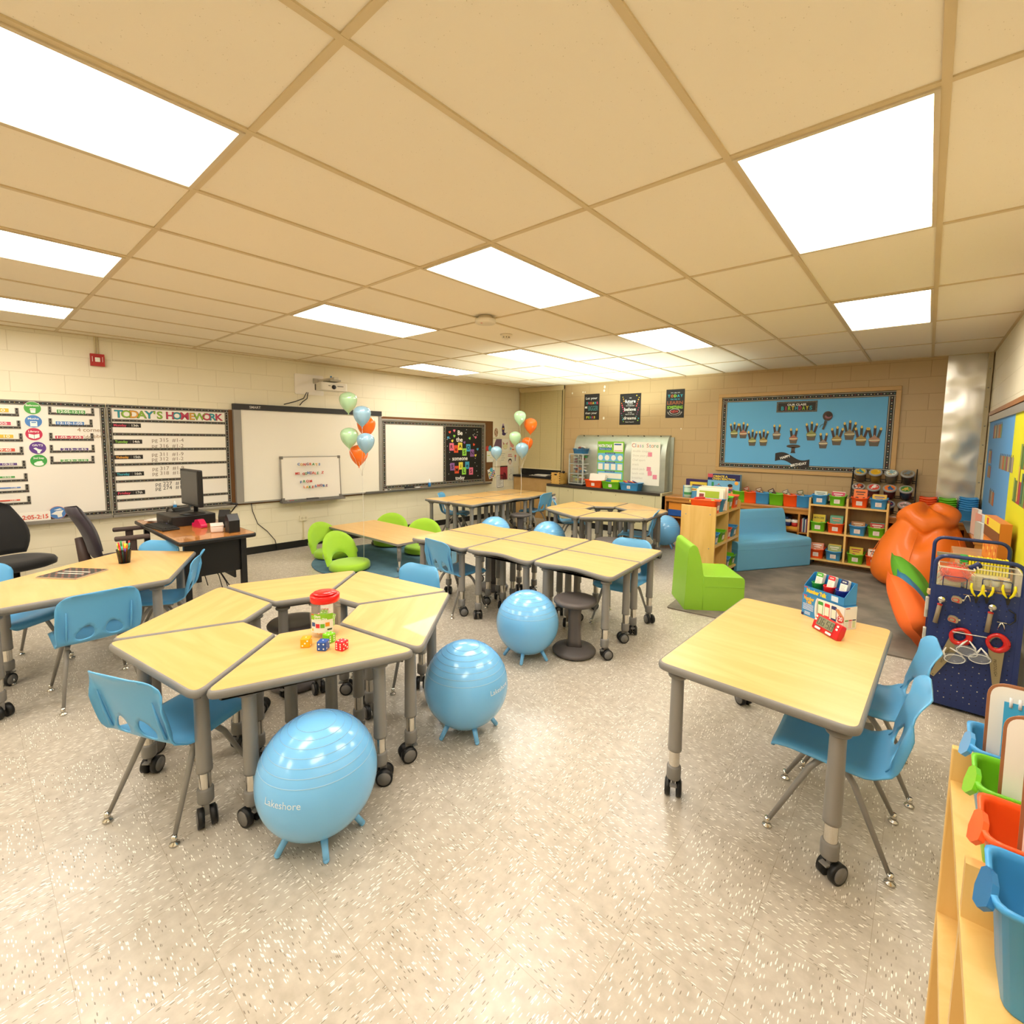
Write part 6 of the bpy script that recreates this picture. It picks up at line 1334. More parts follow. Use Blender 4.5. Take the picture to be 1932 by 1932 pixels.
for k,(u,c) in enumerate([(1119.5,'orange'),(1152,'green'),(1187,'blue')]):
    x = Y(u,912,5.52).x; add_bin((x,5.60,HT2,0), c, f'wide {c} bin on the radiator cabinet counter in front of the metal hood', 'wide bins on the radiator counter', w_=.375, d_=.21, h_=.135)
    if k == 0:
        for j in range(3): tag(MB().b2((-.16,-.002,0),(.16,.002,.21),['#f0ece2','#e6e2d6','#efeae0'][j]).build('worksheet', M=at(x+.0,5.615+.02*j,HT2+.035)@Matrix.Rotation(rad(-14-3*j),4,'X')@Matrix.Rotation(rad(2*j),4,'Y')), f'white worksheet standing in the wide orange bin, {ORD[j]} from the front', 'worksheet', 'worksheets in the wide orange bin')
    if k == 1:
        for j,(c2,dx_) in enumerate([('#3f6fa0',-.08),('#e8d83a',.05)]): tag(MB().box((0,0,0),(.10+.05*j,.05,.09),c2).build('card_pack', M=at(x+dx_,5.60,HT2+.105), bevel=.003), f'{["blue","yellow"][j]} card pack in the wide green bin', 'card pack')
    if k == 2:
        for j in range(7): a = RND.uniform(-.5,.5); tag(MB().cyl((-.06,0,0),(.06,0,0),.009,.009,['#c8394a','#e0b02a','#d85a8a','#5a4a8a','#e8782a','#6a5aa0','#3a2f55'][j],n=8).build('marker', M=at(x-.10+.035*j,5.58+.01*(j%3),HT2+.13+.006*(j%3),a)@Matrix.Rotation(.35,4,'Y')), f'{["red","amber","pink","violet","orange","lilac","dark purple"][j]} felt marker in the wide blue bin on the radiator counter', 'marker', 'felt markers in the wide blue bin')
# ================================================================ TOOL CART
NAVY = mat('navy_enamel','#1c2f66',.4,coat=.2)
cx0,cx1,cy0,cy1 = 1.945,2.325,1.93,2.62
e = empty('tool_cart', (0,0,0,0), 'navy blue pegboard tool cart with tube handles against the right wall', 'cart')
def hoop(y, top):
    r = .055; P = [(cx0,y,.07),(cx0,y,top-r)]+[(cx0+r-r*cos(a),y,top-r+r*sin(a)) for a in [pi/2*k/6 for k in range(1,7)]]+[(cx1-r+r*sin(a),y,top-r+r*cos(a)) for a in [pi/2*k/6 for k in range(0,7)]]+[(cx1,y,.07)]
    return P
for y,t in ((cy0,.945),(cy1,.955)): MB().tube(hoop(y,t),.0115,NAVY,n=12).build('tube_handle', e)
PBT = .762
m = MB(); m.b2((cx0+.01,cy0-.010,.02),(cx1-.01,cy0-.004,PBT),NAVY); m.b2((cx0-.012,cy0-.012,.02),(cx0+.012,cy0+.02,PBT),NAVY).b2((cx1-.012,cy0-.012,.02),(cx1+.012,cy0+.02,PBT),NAVY)
pegb = m.build('pegboard', e)
m = MB(); 
for i in range(12):
    for j in range(24): m.disc(cx0+.035+.0285*i,.07+.0285*j,.0032,0,['#0d1020','#0d1020','#c9bfa8' if j < 9 else '#5a5f70','#3a4470'][(i*7+j*3)%4],n=6,t=.0004)
m.build('peg_holes', pegb, M=Matrix.Translation((0,cy0-.0102,0))@Matrix.Rotation(rad(90),4,'X'))
m = MB(); m.b2((cx0,cy0,.10),(cx1,cy1,.115),NAVY).b2((cx0-.004,cy0,.02),(cx0+.004,cy1,.10),NAVY).b2((cx0,cy0,.64),(cx1,cy1,.65),NAVY).b2((cx0,cy0+.02,.38),(cx1,cy1,.39),NAVY).b2((cx0,cy1-.006,.1),(cx1,cy1,.7),NAVY); m.build('tray', e)
for x in (cx0+.02,cx1-.02):
    for y in (cy0+.06,cy1-.04):
        MB().cyl((x-.012,y,.030),(x+.012,y,.030),.030,.030,BLACKR).cyl((x,y,.05),(x,y,.10),.012,.012,CHROME).b2((x-.018,y-.012,.035),(x+.018,y+.02,.066),CHROME).build('caster', e)
CY = cy0-.012
def CP(u,v,y=CY): p = Y(u,v,y); return (p.x,p.z)
# clear bins hooked on the front, each held by a wire loop
def cbin(x0,x1,z0,z1,y0,y1,label):
    e = empty('clear_bin', (0,0,0,0), label, 'bin'); C2 = mat('clear_bin_plastic','#dcd8cc',.08,alpha=.07,coat=.3); m = MB(); t = .003
    m.b2((x0,y0,z0),(x1,y0+t,z1),C2).b2((x0,y1-t,z0),(x1,y1,z1),C2).b2((x0,y0,z0),(x0+t,y1,z1),C2).b2((x1-t,y0,z0),(x1,y1,z1),C2).b2((x0,y0,z0),(x1,y1,z0+t),C2); m.build('bin_body', e)
    m = MB(); m.b2((x0-.004,y0-.004,z1-.006),(x1+.004,y0+.003,z1),'#d8d0bc').b2((x0-.004,y1-.003,z1-.006),(x1+.004,y1+.004,z1),'#d8d0bc').b2((x0-.004,y0,z1-.006),(x0+.003,y1,z1),'#d8d0bc').b2((x1-.003,y0,z1-.006),(x1+.004,y1,z1),'#d8d0bc'); m.build('bin_rim', e)
    xm0,xm1 = x0+(x1-x0)*.2,x0+(x1-x0)*.85
    return e,xm0,xm1
yb0,yb1 = cy0-.0,cy0+.15
a = CP(1762,1085); b = CP(1839,1050)
cbin(1.962,2.118,.775,.882,cy0-.015,cy0+.14,'clear bin of orange yarn hooked on the front of the tool cart')
cbin(2.132,2.308,.785,.895,cy0-.015,cy0+.14,'clear bin of small jars on the front of the tool cart')
for x0_,x1_,z_ in ((1.985,2.09,.775),(2.155,2.275,.79)):
    tag(MB().tube([(x0_,cy0-.019,z_-.012),(x0_,cy0-.019,z_+.045),(x0_+.008,cy0-.019,z_+.052),(x1_-.008,cy0-.019,z_+.052),(x1_,cy0-.019,z_+.045),(x1_,cy0-.019,z_-.012)],.0025,NAVY,n=6).tube([(x0_,cy0-.019,z_-.01),(x1_,cy0-.019,z_-.01)],.0025,NAVY,n=6).build('wire_holder'), f'navy wire loop holding the {"orange yarn" if x0_ < 2 else "small jars"} bin', 'wire holder')
# yarn: one fluffy heap
m = MB(); R7 = random.Random(5); YR = mat('coral_yarn','#f0482a',.9,sheen=.5)
m.ball((2.04,cy0+.06,.83),.07,YR,20,12,(1.0,.9,.72))
for k in range(70):
    a = R7.uniform(0,6.28); x,y = 2.04+R7.uniform(-.06,.06),cy0+.06+R7.uniform(-.06,.06); z = .80+R7.uniform(0,.06); q = [(x+R7.uniform(-.03,.03),y+R7.uniform(-.02,.02),z+R7.uniform(-.02,.045)) for _ in range(5)]; m.tube(q,.0016,YR,n=4)
tag(m.build('yarn_heap'), 'fluffy coral orange yarn filling the clear bin on the cart', 'yarn', kind='stuff')
tag(MB().cyl((2.10,cy0+.05,.875),(2.145,cy0+.07,.905),.014,.020,'#1f2a66').build('bottle_brush', bevel=.004), 'dark blue knob poking out between the two clear bins', 'tool')
for k,x in enumerate((2.175,2.215,2.262)):
    e = empty('small_jar', (x,cy0+.05,.79,0), f'small jar with pale lid in the right clear cart bin, {ORD[k]} from left', 'jar', 'small jars in the clear cart bin')
    MB().lathe([(.016,0),(.018,.004),(.018,.03),(.014,.034)],mat('pale_glass','#c9c5b4',.1,coat=.5)).build('body', e); MB().lathe([(.016,.033),(.017,.036),(.016,.044),(.004,.045)],'#b9b09a').build('lid', e)
# contents of the upper tray
tag(MB().b2((2.10,2.28,.651),(2.30,2.50,.78),hx('#cfc6a8',.4)).build('storage_tub', bevel=.01), 'cream plastic tub of parts in the cart tray behind the clear bins', 'tub')
e = empty('card_file', (2.19,2.40,.78,0), 'yellow card file with a green divider standing in the cart tub', 'card file')
m = MB()
for k in range(13): m.b2((-.075+.0145*k,-.05,0),(-.075+.0145*k+.011,.04,.10-.002*(k%3)),hx('#e6d414',.5))
m.build('yellow_cards', e); MB().b2((-.115,-.05,0),(-.08,.04,.10),hx('#1f9a3a',.5)).build('green_divider', e)
for k,(x,y,w_,c,a) in enumerate([(2.03,2.05,.22,'#b98f5a',.15),(2.14,2.10,.20,'#cda66c',-.2),(2.22,2.06,.14,'#8f866e',1.1),(2.26,2.12,.13,'#c49a62',1.5)]):
    tag(MB().box((0,0,0),(w_,.05,.03),wood('scrap_pine','#c59a60','#e0bd84',(2,20,20),.6)).build('wood_offcut', M=at(x,y,.675+.028*k,a)@Matrix.Rotation([.1,-.3,.9,1.2][k],4,'Y'), bevel=.002), f'pine offcut lying behind the pegboard of the cart, {ORD[k]} from the left', 'wood', 'pine offcuts on the cart')
tag(MB().b2((1.96,2.50,.84),(2.09,2.53,.865),'#8a8470').build('ruler_block'), 'grey block at the back left rail of the tool cart', 'block')
tag(MB().b2((1.965,2.20,.651),(2.08,2.48,.78),hx('#b3a985',.45)).build('storage_tub', bevel=.008), 'cream tub behind the coral yarn in the tool cart', 'tub')
# hand tools on the pegboard (local x right, y up, z towards the viewer)
def TM(u,v,off=.0,rot=0): p = CP(u,v,CY-off); return Matrix.Translation((p[0],CY-off,p[1]))@Matrix.Rotation(rad(90),4,'X')@Matrix.Rotation(rot,4,'Z')
HND = mat('tool_grip','#8a7a62',.55)
def hammer(u,v,rot,label):
    e = empty('hammer', TM(u,v,.022,rot), label, 'hammer'); m = MB(); m.cyl((0,-.115,0),(0,-.0,0),.0115,.011,HND).build('grip', e)
    MB().cyl((0,.0,0),(0,.032,0),.0065,.0065,CHROME).cyl((0,.0,0),(0,.006,0),.0125,.0125,'#c92a20').build('shaft', e)
    MB().cyl((0,.042,-.02),(0,.042,.022),.014,.014,CHROME).cyl((0,.042,.020),(0,.042,.030),.017,.017,CHROME).build('head', e)
hammer(1773,1141,rad(-7),'hammer with brown grip at the left of the pegboard'); hammer(1869,1157,rad(-4),'hammer with brown grip at the right of the pegboard')
def tape(u,v,label):
    e = empty('tape_measure', TM(u,v,.02,rad(-6)), label, 'tape measure','tape measures on the pegboard'); P = rpoly([(-.024,-.014),(.026,-.018),(.026,.012),(.008,.020),(-.018,.018)],.012,5)
    MB().prism(P,-.014,.014,mat('tape_case','#9a8a70',.4)).build('case', e, bevel=.004)
    m = MB(); m.disc(-.002,-.0,.017,.0145,'#b8342a',ry=.012).disc(-.003,.0,.012,.0155,'#9a8a70',ry=.008).rect(.004,-.013,.016,-.008,.0155,'#c93a2e').box((.03,.005,.0),(.008,.008,.012),'#c8c0a8'); m.build('badge', e)
tape(1804,1131,'grey and red tape measure, upper one on the pegboard'); tape(1797,1168,'grey and red tape measure, lower one on the pegboard')
def pliers(u,v,label,handle='#e8d81c',up=True,sc=1):
    e = empty('pliers', TM(u,v,.02), label, 'pliers'); YH = hx(handle,.4)
    m = MB(); 
    for s_ in (-1,1): m.tube([(s_*.004,.004,0),(s_*.018*sc,.025*sc,0),(s_*.026*sc,.055*sc,0),(s_*.024*sc,.080*sc,0)] if up else [(s_*.004,-.0,0),(s_*.02*sc,-.03*sc,0),(s_*.03*sc,-.06*sc,0),(s_*.022*sc,-.09*sc,0)],[.004,.0065,.0065,.005],YH,n=8)
    m.build('handles', e)
    MB().ball((0,0,0),.011,BLK,12,8,(1,1,.5)).prism([(-.010,0),(.010,0),(.004,-.034*(1 if up else -1)),(-.004,-.034*(1 if up else -1))],-.004,.004,BLK).build('jaws', e)
pliers(1842,1127,'pliers with bright yellow handles near the left hammer'); pliers(1862,1128,'yellow handled wire cutters above the right hammer',sc=.85); pliers(1902,1131,'yellow handled pliers by the right edge of the pegboard')
def chromeset(u,v,label):
    m = MB()
    for s_ in (-1,1): m.tube([(0,.004,0),(s_*.009,-.012,0),(s_*.014,-.036,0)],[.004,.004,.002],CHROME,n=6)
    m.b2((-.02,.003,-.004),(.02,.007,.004),CHROME); tag(m.build('scissors', M=TM(u,v,.012)), label, 'scissors')
chromeset(1826,1124,'small steel snips hanging between the tape measure and the pliers'); chromeset(1890,1176,'small steel snips hanging above the right saw')
tag(MB().tube([(0,.03,0),(.028,.01,0),(.03,-.03,0),(.012,-.055,0),(-.02,-.05,0)],.004,BLK,n=8).build('black_hook', M=TM(1902,1160,.012)), 'black curved hook tool at the right of the pegboard', 'tool')
def saw(u,v,rot,label,flip=1):
    e = empty('hand_saw', TM(u,v,.014,rot), label, 'saw','red handled saws on the pegboard')
    MB().prism([(flip*-.036,.02),(flip*.034,.02),(flip*.034,-.25),(flip*.014,-.25)],-.001,.001,mat('saw_blade','#a89a78',.35,.6)).text('PROTOUGH',flip*.008,-.10,.018,.0014,'#3a3428',rot=rad(-82)).disc(flip*.024,-.24,.003,.0012,'#1a1712',n=8).build('blade', e)
    N_ = 26; rings = []
    def pt(a,k): return (.036*cos(a)*(1+.10*cos(2*a))*k+.0, .046*sin(a)*k+.048)
    m = MB(); P = [(*pt(2*pi*i/N_,1),0) for i in range(N_+1)]
    m.tube(P,[.0135+.003*cos(2*pi*i/N_) for i in range(N_+1)],mat('saw_red','#c81812',.25,coat=.5),n=10,cap=(False,False)); m.build('handle', e)
    MB().tube([(*pt(a,.80),.004) for a in [pi*.05*k for k in range(0,21)]],.0055,mat('saw_grip','#7a6a58',.6),n=8).build('grip_pad', e)
saw(1879,1228,rad(-2),'hand saw with looped red handle at the right of the pegboard')
saw(1801,1212,rad(-26),'hand saw with red handle half hidden behind the blue chair')
# safety goggles hung on a rod by white straps
a = CP(1797,1189); b = CP(1861,1200)
tag(MB().cyl((a[0],CY-.03,a[1]),(b[0],CY-.03,b[1]),.0025,.0025,'#e6e2da').build('hanging_rod'), 'white rod with red clips across the middle of the pegboard', 'rod')
GL = mat('goggle_plastic','#b4b8be',.1,alpha=.25,coat=.5)
for k,(u,v,r_,lb) in enumerate([(1801,1243,.2,'clear safety goggles hanging lower left on the cart'),(1824,1229,-.15,'clear safety goggles hanging in the middle of the cart'),(1848,1243,.1,'clear safety goggles hanging lower right on the cart')]):
    e = empty('safety_goggles', TM(u,v,.045,r_), lb, 'goggles','safety goggles on the cart'); m = MB()
    m.loft([[(.054*cos(t)*k2*(1.0),.031*sin(t)*k2,z) for t in [2*pi*i/24 for i in range(24)]] for k2,z in ((1,-.03),(1.02,-.005),(.95,.004),(.6,.008))],GL).tube([(.046*cos(t),.026*sin(t),.006) for t in [2*pi*i/24 for i in range(25)]],.0022,'#d6d4cc',n=6)
    m.build('lens_frame', e)
    MB().tube([(-.040,.0,-.01),(-.045+.02*k,.035,-.012),(-.03+.02*k,.062,-.012)],[.004,.0055,.003],'#ece8df',n=6).tube([(.040,.0,-.01),(.03,.03,-.012),(-.012+.01*k,.062,-.012)],[.004,.0055,.003],'#ece8df',n=6).build('strap', e)
for k,(y,z) in enumerate([(2.02,.62),(2.07,.56),(2.02,.42),(2.07,.36)]): tag(MB().b2((cx0-.03,y,z-.055),(cx0-.013,y+.03,z+.03),'#d2cbb8').build('clip', bevel=.004), f'cream clip on the left side of the tool cart, {ORD[k]} from the top', 'clip', 'cream clips on the side of the cart')
# ================================================================ TEACHER DESK AND OFFICE CHAIRS
DH = .74; dx0,dx1,dy0,dy1 = -4.22,-2.70,-.83,-.22
DW = wood('honey_laminate','#a96a2b','#c78743',(1.6,10,10),.22,coat=.5)
e = empty('teacher_desk', (0,0,0,0), 'honey laminate teacher desk with black frame in front of the homework board', 'desk')
P = rpoly([(dx0,dy0),(dx1,dy0),(dx1,dy1),(dx0,dy1)],.04,5)
MB().loft([[(x,y,z) for x,y in (inset(P,.006) if k in (0,3) else P)] for k,z in enumerate((DH-.036,DH-.03,DH-.008,DH-.001))],BLK,True).build('edge_band', e); MB().prism(inset(P,.012),DH-.003,DH,DW).build('desktop', e)
for x in (dx0+.08,dx1-.13):
    for y in (dy0+.06,dy1-.11): MB().b2((x,y,0),(x+.045,y+.045,DH-.036),BLK).build('leg', e)
MB().b2((dx0+.12,dy1-.16,.33),(dx1-.13,dy1-.145,DH-.036),BLK).b2((dx1-.125,dy0+.105,.40),(dx1-.11,dy1-.11,DH-.036),BLK).build('modesty_panel', e)
def DP(u,v): p = Z(u,v,DH); return p.x,p.y
# computer case lying flat with monitor on it
x,y = -3.72,-.50; e = empty('computer', at(x,y,DH,rad(4)), 'black desktop computer lying flat on the teacher desk', 'computer')
MB().b2((-.21,-.19,0),(.21,.19,.10),BLK).build('case', e, bevel=.008); m = MB(); m.rect(-.16,.03,-.02,.045,0,'#4a4a4a').disc(.12,.05,.012,0,'#5a5a5e').rect(.05,.02,.09,.03,0,'#6a6a8a'); m.build('front_ports', e, M=Matrix.Translation((0,-.1905,0))@Matrix.Rotation(rad(90),4,'X'))
e = empty('monitor', at(-3.62,-.47,DH+.10,rad(4)), 'black flat monitor on the desktop computer, turned nearly edge on', 'monitor')
MB().lathe([(.11,0),(.11,.008),(.03,.02)],BLK).cyl((0,.03,.01),(0,.035,.16),.02,.018,BLK).build('stand', e)
MB().b2((-.22,-.02,.08),(.22,.025,.44),BLK).b2((-.14,.025,.14),(.14,.055,.38),BLK).build('housing', e, bevel=.01); MB().b2((-.20,-.0215,.105),(.20,-.0195,.42),mat('screen_dark','#33322e',.25)).build('screen', e)
e = empty('keyboard', at(-3.55,-.745,DH,rad(6)), 'black keyboard at the near edge of the teacher desk', 'keyboard')
MB().b2((-.22,-.07,0),(.22,.07,.02),BLK).build('base', e, bevel=.005); m = MB()
for i in range(15):
    for j in range(5): m.b2((-.205+.0275*i,-.06+.0245*j,.02),(-.205+.0275*i+.023,-.06+.0245*j+.02,.027),'#262524')
m.build('keys', e)
e = empty('tape_dispenser', at(-3.36,-.49,DH,rad(10)), 'bright pink tape dispenser on the teacher desk', 'tape dispenser')
P = rpoly([(-.085,0),(.09,0),(.085,.03),(.03,.078),(-.02,.075),(-.05,.03),(-.075,.045)],.015,4)
MB().prism(P,-.028,.028,mat('hot_pink','#c81850',.3,coat=.4)).build('body', e, M=Matrix.Rotation(rad(90),4,'X'), bevel=.006); MB().cyl((.025,-.02,.045),(.025,.02,.045),.026,.026,'#e6c8b8').build('tape_roll', e)
e = empty('tissue_box', at(-3.04,-.44,DH,rad(-15)), 'white translucent box on the right of the teacher desk', 'box'); MB().b2((-.085,-.05,0),(.085,.05,.055),hx('#e6d2c6',.3)).build('body', e, bevel=.01); MB().b2((-.087,-.052,.055),(.087,.052,.063),hx('#ecdcd2',.3)).build('lid', e, bevel=.003)
for k,(x,y,r_) in enumerate([(-3.20,-.32,.5),(-2.89,-.36,-.3)]):
    e = empty('speaker', at(x,y,DH,rad(-30+30*k)), f'small black {"left" if k == 0 else "right"} computer speaker on the teacher desk', 'speaker', 'black computer speakers on the desk')
    P = [(-.05,0),(.05,0),(.05,.11),(.0,.17),(-.05,.14)]; MB().prism(P,-.045,.045,BLK).build('cabinet', e, M=Matrix.Rotation(rad(90),4,'X'), bevel=.006); MB().disc(0,.07,.035,.046,'#2a2928').build('grille', e, M=Matrix.Rotation(rad(90),4,'X'))
e = empty('desk_phone', at(-3.97,-.50,DH+.025,rad(20)), 'dark desk phone on a pile of papers at the left of the desk', 'phone')
P = rpoly([(-.09,0),(.09,0),(.06,.11),(-.06,.10)],.02,4); MB().prism(P,-.08,.08,BLK).build('body', e, M=Matrix.Rotation(rad(90),4,'X'), bevel=.01); MB().cyl((.0,-.083,.06),(.0,-.0,.06),.04,.04,'#55524c').build('dial', e)
for k in range(4): tag(MB().b2((-.16,-.11,0),(.16,.11,.006),['#d8b8c0','#e8e2d6','#a8b8c8','#efeae0'][k]).build('paper_sheet', M=at(-3.95,-.60,DH+.0062*k,rad(12+9*k))), f'loose sheet in the pile under the desk phone, {ORD[k]} from the desk', 'paper', 'papers under the desk phone')
def _b(u,v): p = ray(u,v); return CAM+p*((-.24-CAM.y)/p.y)
tag(MB().tube([_b(418,984),_b(428,974),_b(437,965),_b(447,952)],.006,BLK,n=8).tube([_b(447,951),_b(436,950),_b(423,949)],.011,BLK,n=8).ball(_b(418,985),.012,BLK).build('mic_arm'), 'thin black arm rising behind the right computer speaker', 'arm')
m = MB()
for k,(x,y) in enumerate([(-3.9,-.40),(-3.6,-.35),(-3.3,-.38),(-3.05,-.42)]): m.tube([(x,y,DH-.04),(x+.05,y-.02,.5),(x-.02,y,.35),(x+.1,y+.05,.2),(x+.05,y+.1,.02)],.005,BLACKR,n=6)
tag(m.build('loose_cables'), 'tangle of black cables hanging under the teacher desk', 'cables')
def office_base(e, m_):
    m = MB()
    for k in range(5): a = 2*pi*k/5; m.tube([(0,0,.10),(.26*cos(a),.26*sin(a),.075)],[.03,.016],m_,n=8)
    m.cyl((0,0,.08),(0,0,.40),.028,.022,m_); m.build('star_base', e)
    for k in range(5): a = 2*pi*k/5; x,y = .26*cos(a),.26*sin(a); MB().cyl((x-.02,y,.028),(x+.02,y,.028),.028,.028,BLACKR).cyl((x,y,.03),(x,y,.075),.01,.01,BLK).build('caster', e)
FB_ = mat('black_mesh_fabric','#121110',.75,sheen=.2,bump=.3,bscale=300)
p = Z(30,1062,.46); e = empty('office_chair', at(p.x-.02,p.y,0,rad(-62)), 'black mesh office chair cut by the left edge', 'office chair'); office_base(e, BLK)
n = 36
def sup(rx,ry,z,k=1,cy=0): return [(rx*k*math.copysign(abs(cos(t))**.75,cos(t)), cy+ry*k*math.copysign(abs(sin(t))**.75,sin(t)), z+.02*(abs(sin(t))**3 if 0 else 0)) for t in [2*pi*i/n for i in range(n)]]
MB().loft([sup(.24,.24,.41,.85),sup(.25,.25,.43),sup(.255,.255,.465),sup(.245,.245,.49,.98),sup(.22,.22,.50,.8),sup(.2,.2,.495,.3)],FB_).build('seat', e)
def backpanel(w0,h0,z0,th,m_,lean=.12,curve=.05):
    m = MB(); rings = []; N2 = 10; G = []
    for j in range(N2+1):
        t = j/N2; z = z0+h0*t; hw_ = w0*(.78+.3*math.sin(pi*min(1,t*1.15+.1)))*math.sqrt(max(.02,1-max(0,(t-.8)/.21)**2)); row = []
        for i in range(13): s_ = -1+2*i/12; row.append((s_*hw_, -.24-lean*t+curve*s_*s_+.03*math.sin(pi*t), z))
        G.append(row)
    front = G; back = [[(x,y-th*(1 if 0 < j < N2 else .4),z) for x,y,z in r_] for j,r_ in enumerate(G)]
    ring = []
    for a,b in zip(front,back): ring.append(a+b[::-1])
    m.loft(ring, m_); return m
backpanel(.23,.50,.50,.035,FB_).build('backrest', e)
MB().tube([(0,-.15,.40),(0,-.27,.42),(0,-.32,.62)],.02,BLK).build('back_support', e)
PF = mat('plum_fabric','#2a2028',.8,sheen=.2,bump=.2); PB = mat('plum_plastic','#4a3a34',.5)
p = Z(235,1038,.46); e = empty('office_chair', at(-3.72,-.98,0,rad(-8)), 'plum coloured office chair with brown arms beside the teacher desk', 'office chair'); office_base(e, BLK)
MB().loft([sup(.24,.24,.40,.85),sup(.25,.25,.42),sup(.255,.255,.46),sup(.245,.245,.49,.98),sup(.22,.22,.50,.8),sup(.2,.2,.495,.3)],PF).build('seat', e)
backpanel(.22,.46,.52,.03,PF,.16,.07).build('backrest', e)
MB().tube([(0,-.10,.40),(0,-.25,.42),(0,-.30,.50),(0,-.33,.70)],[.03,.045,.045,.03],PB).build('back_support', e)
for s_ in (-1,1):
    m = MB(); m.box((s_*.27,.03,.70),(.08,.25,.035),PB).b2((s_*.27-.018,-.0,.42),(s_*.27+.018,.06,.69),PB).b2((min(s_*.15,s_*.27),-.0,.41),(max(s_*.15,s_*.27),.06,.435),PB); m.build('armrest', e, bevel=.014, seg=3)
# ================================================================ THINGS ON THE TABLES
x,y = Z(608,1203,TH)[:2]
e = empty('dice_jar', at(x-.034,y+.036,TH,rad(50)), 'clear plastic jar of giant dice with a red lid on the near hexagon', 'jar')
JC = mat('jar_clear','#efe9dc',.04,alpha=.15,coat=.6,trans=0)
MB().lathe([(.052,0),(.066,.006),(.070,.02),(.070,.045),(.067,.05),(.070,.055),(.072,.13),(.070,.15),(.062,.165),(.058,.172)],JC,n=40,cap=(True,False)).build('jar_body', e)
MB().lathe([(.066,.168),(.069,.172),(.069,.198),(.066,.202),(.05,.203)],mat('jar_lid_red','#e01414',.25,coat=.3),n=40).lathe([(.05,.203),(.056,.206),(.054,.211),(.01,.212)],'jar_lid_red',n=40).b2((-.055,-.012,.20),(-.02,.012,.208),'jar_lid_red').build('lid', e)
# wrapped paper label
m = MB()
def wrap(mb, a0, a1, z0, z1, r, mt, k=14):
    V = []; 
    for i in range(k+1): a = a0+(a1-a0)*i/k; V += [(r*sin(a),-r*cos(a),z0),(r*sin(a),-r*cos(a),z1)]
    mb.add(V,[(2*i,2*i+2,2*i+3,2*i+1) for i in range(k)],mt,True)
def wtext(mb,t,ac,z,size,r,mt,width=None):
    vs,fs = text_data(t,.03); x0 = min(v.x for v in vs); x1 = max(v.x for v in vs); k = size; sx = (width/((x1-x0)*k)) if width else 1
    V = [(r*sin(ac+(v.x-(x0+x1)/2)*k*sx/r),-r*cos(ac+(v.x-(x0+x1)/2)*k*sx/r),z+(v.y-.35)*k) for v in vs]; mb.add(V,fs,mt)
wrap(m,-.80,.70,.032,.125,.0733,'#ece4d8'); wrap(m,-.80,.70,.096,.125,.0738,'#86c02a'); wrap(m,-.78,-.55,.118,.124,.0742,'#c93a3a',4)
wtext(m,'Giant',-.30,.114,.015,.0746,'#f4f4ee'); wtext(m,'Activity Dice',-.10,.101,.014,.0746,'#f4f4ee',width=.062)
for k,c in enumerate(['#34558a','#cf2a3a','#6ab02a','#e08a20']): wrap(m,-.72+.31*k,-.46+.31*k,.063-.006*(k in (1,2)),.083-.006*(k in (1,2)),.0744,c,4)
wrap(m,-.72,-.60,.040,.052,.0744,'#f0b82a',3); wrap(m,.32,.62,.044,.052,.0744,'#3a3a38',4)
m.build('paper_label', e)
def die(M, c, label, sz=.043, faces=((1),(3),(2))):
    h = sz/2; m = MB(); m.box((0,0,h),(sz,sz,sz),mat('die_'+c,{'yellow':'#f2a80a','blue':'#1f4fa0','green':'#76c80e','red':'#d81a2c'}[c],.35)); P = {1:[(0,0)],2:[(-1,-1),(1,1)],3:[(-1,-1),(0,0),(1,1)],4:[(-1,-1),(1,-1),(-1,1),(1,1)],6:[(-1,-1),(-1,0),(-1,1),(1,-1),(1,0),(1,1)],5:[(0,0),(-1,-1),(1,-1),(-1,1),(1,1)]}
    e = empty('die', M, label, 'die'); m.build('cube_body', e, bevel=.004, seg=3); m = MB(); top,fr,ri = faces; q = sz*.25
    m.T = Matrix.Translation((0,0,sz)); [m.disc(x*q,y*q,sz*.085,0,'#f4f0ea',n=10,t=.0005) for x,y in P[top]]
    m.T = Matrix.Translation((0,-h,h))@Matrix.Rotation(rad(90),4,'X'); [m.disc(x*q,y*q,sz*.085,0,'#f4f0ea',n=10,t=.0005) for x,y in P[fr]]
    m.T = Matrix.Translation((h,0,h))@Matrix.Rotation(rad(90),4,'Z')@Matrix.Rotation(rad(90),4,'X'); [m.disc(x*q,y*q,sz*.085,0,'#f4f0ea',n=10,t=.0005) for x,y in P[ri]]
    m.T = Matrix.Translation((-h,0,h))@Matrix.Rotation(rad(-90),4,'Z')@Matrix.Rotation(rad(90),4,'X'); [m.disc(x*q,y*q,sz*.085,0,'#f4f0ea',n=10,t=.0005) for x,y in P[5]]
    m.build('pips', e)
def dz_(u,v,r_): p = Z(u,v,TH); return at(p.x,p.y,TH,r_)
die(dz_(578,1219,rad(48)),'yellow','yellow die at the left of the four loose dice',faces=(1,3,2)); die(dz_(610,1225,rad(38)),'blue','blue die in front of the jar, between the yellow and red ones',faces=(1,4,2)); die(dz_(621,1211,rad(12)),'green','green die touching the foot of the jar',faces=(4,1,6)); die(dz_(645,1225,rad(18)),'red','red die at the right of the four loose dice',faces=(4,6,5))
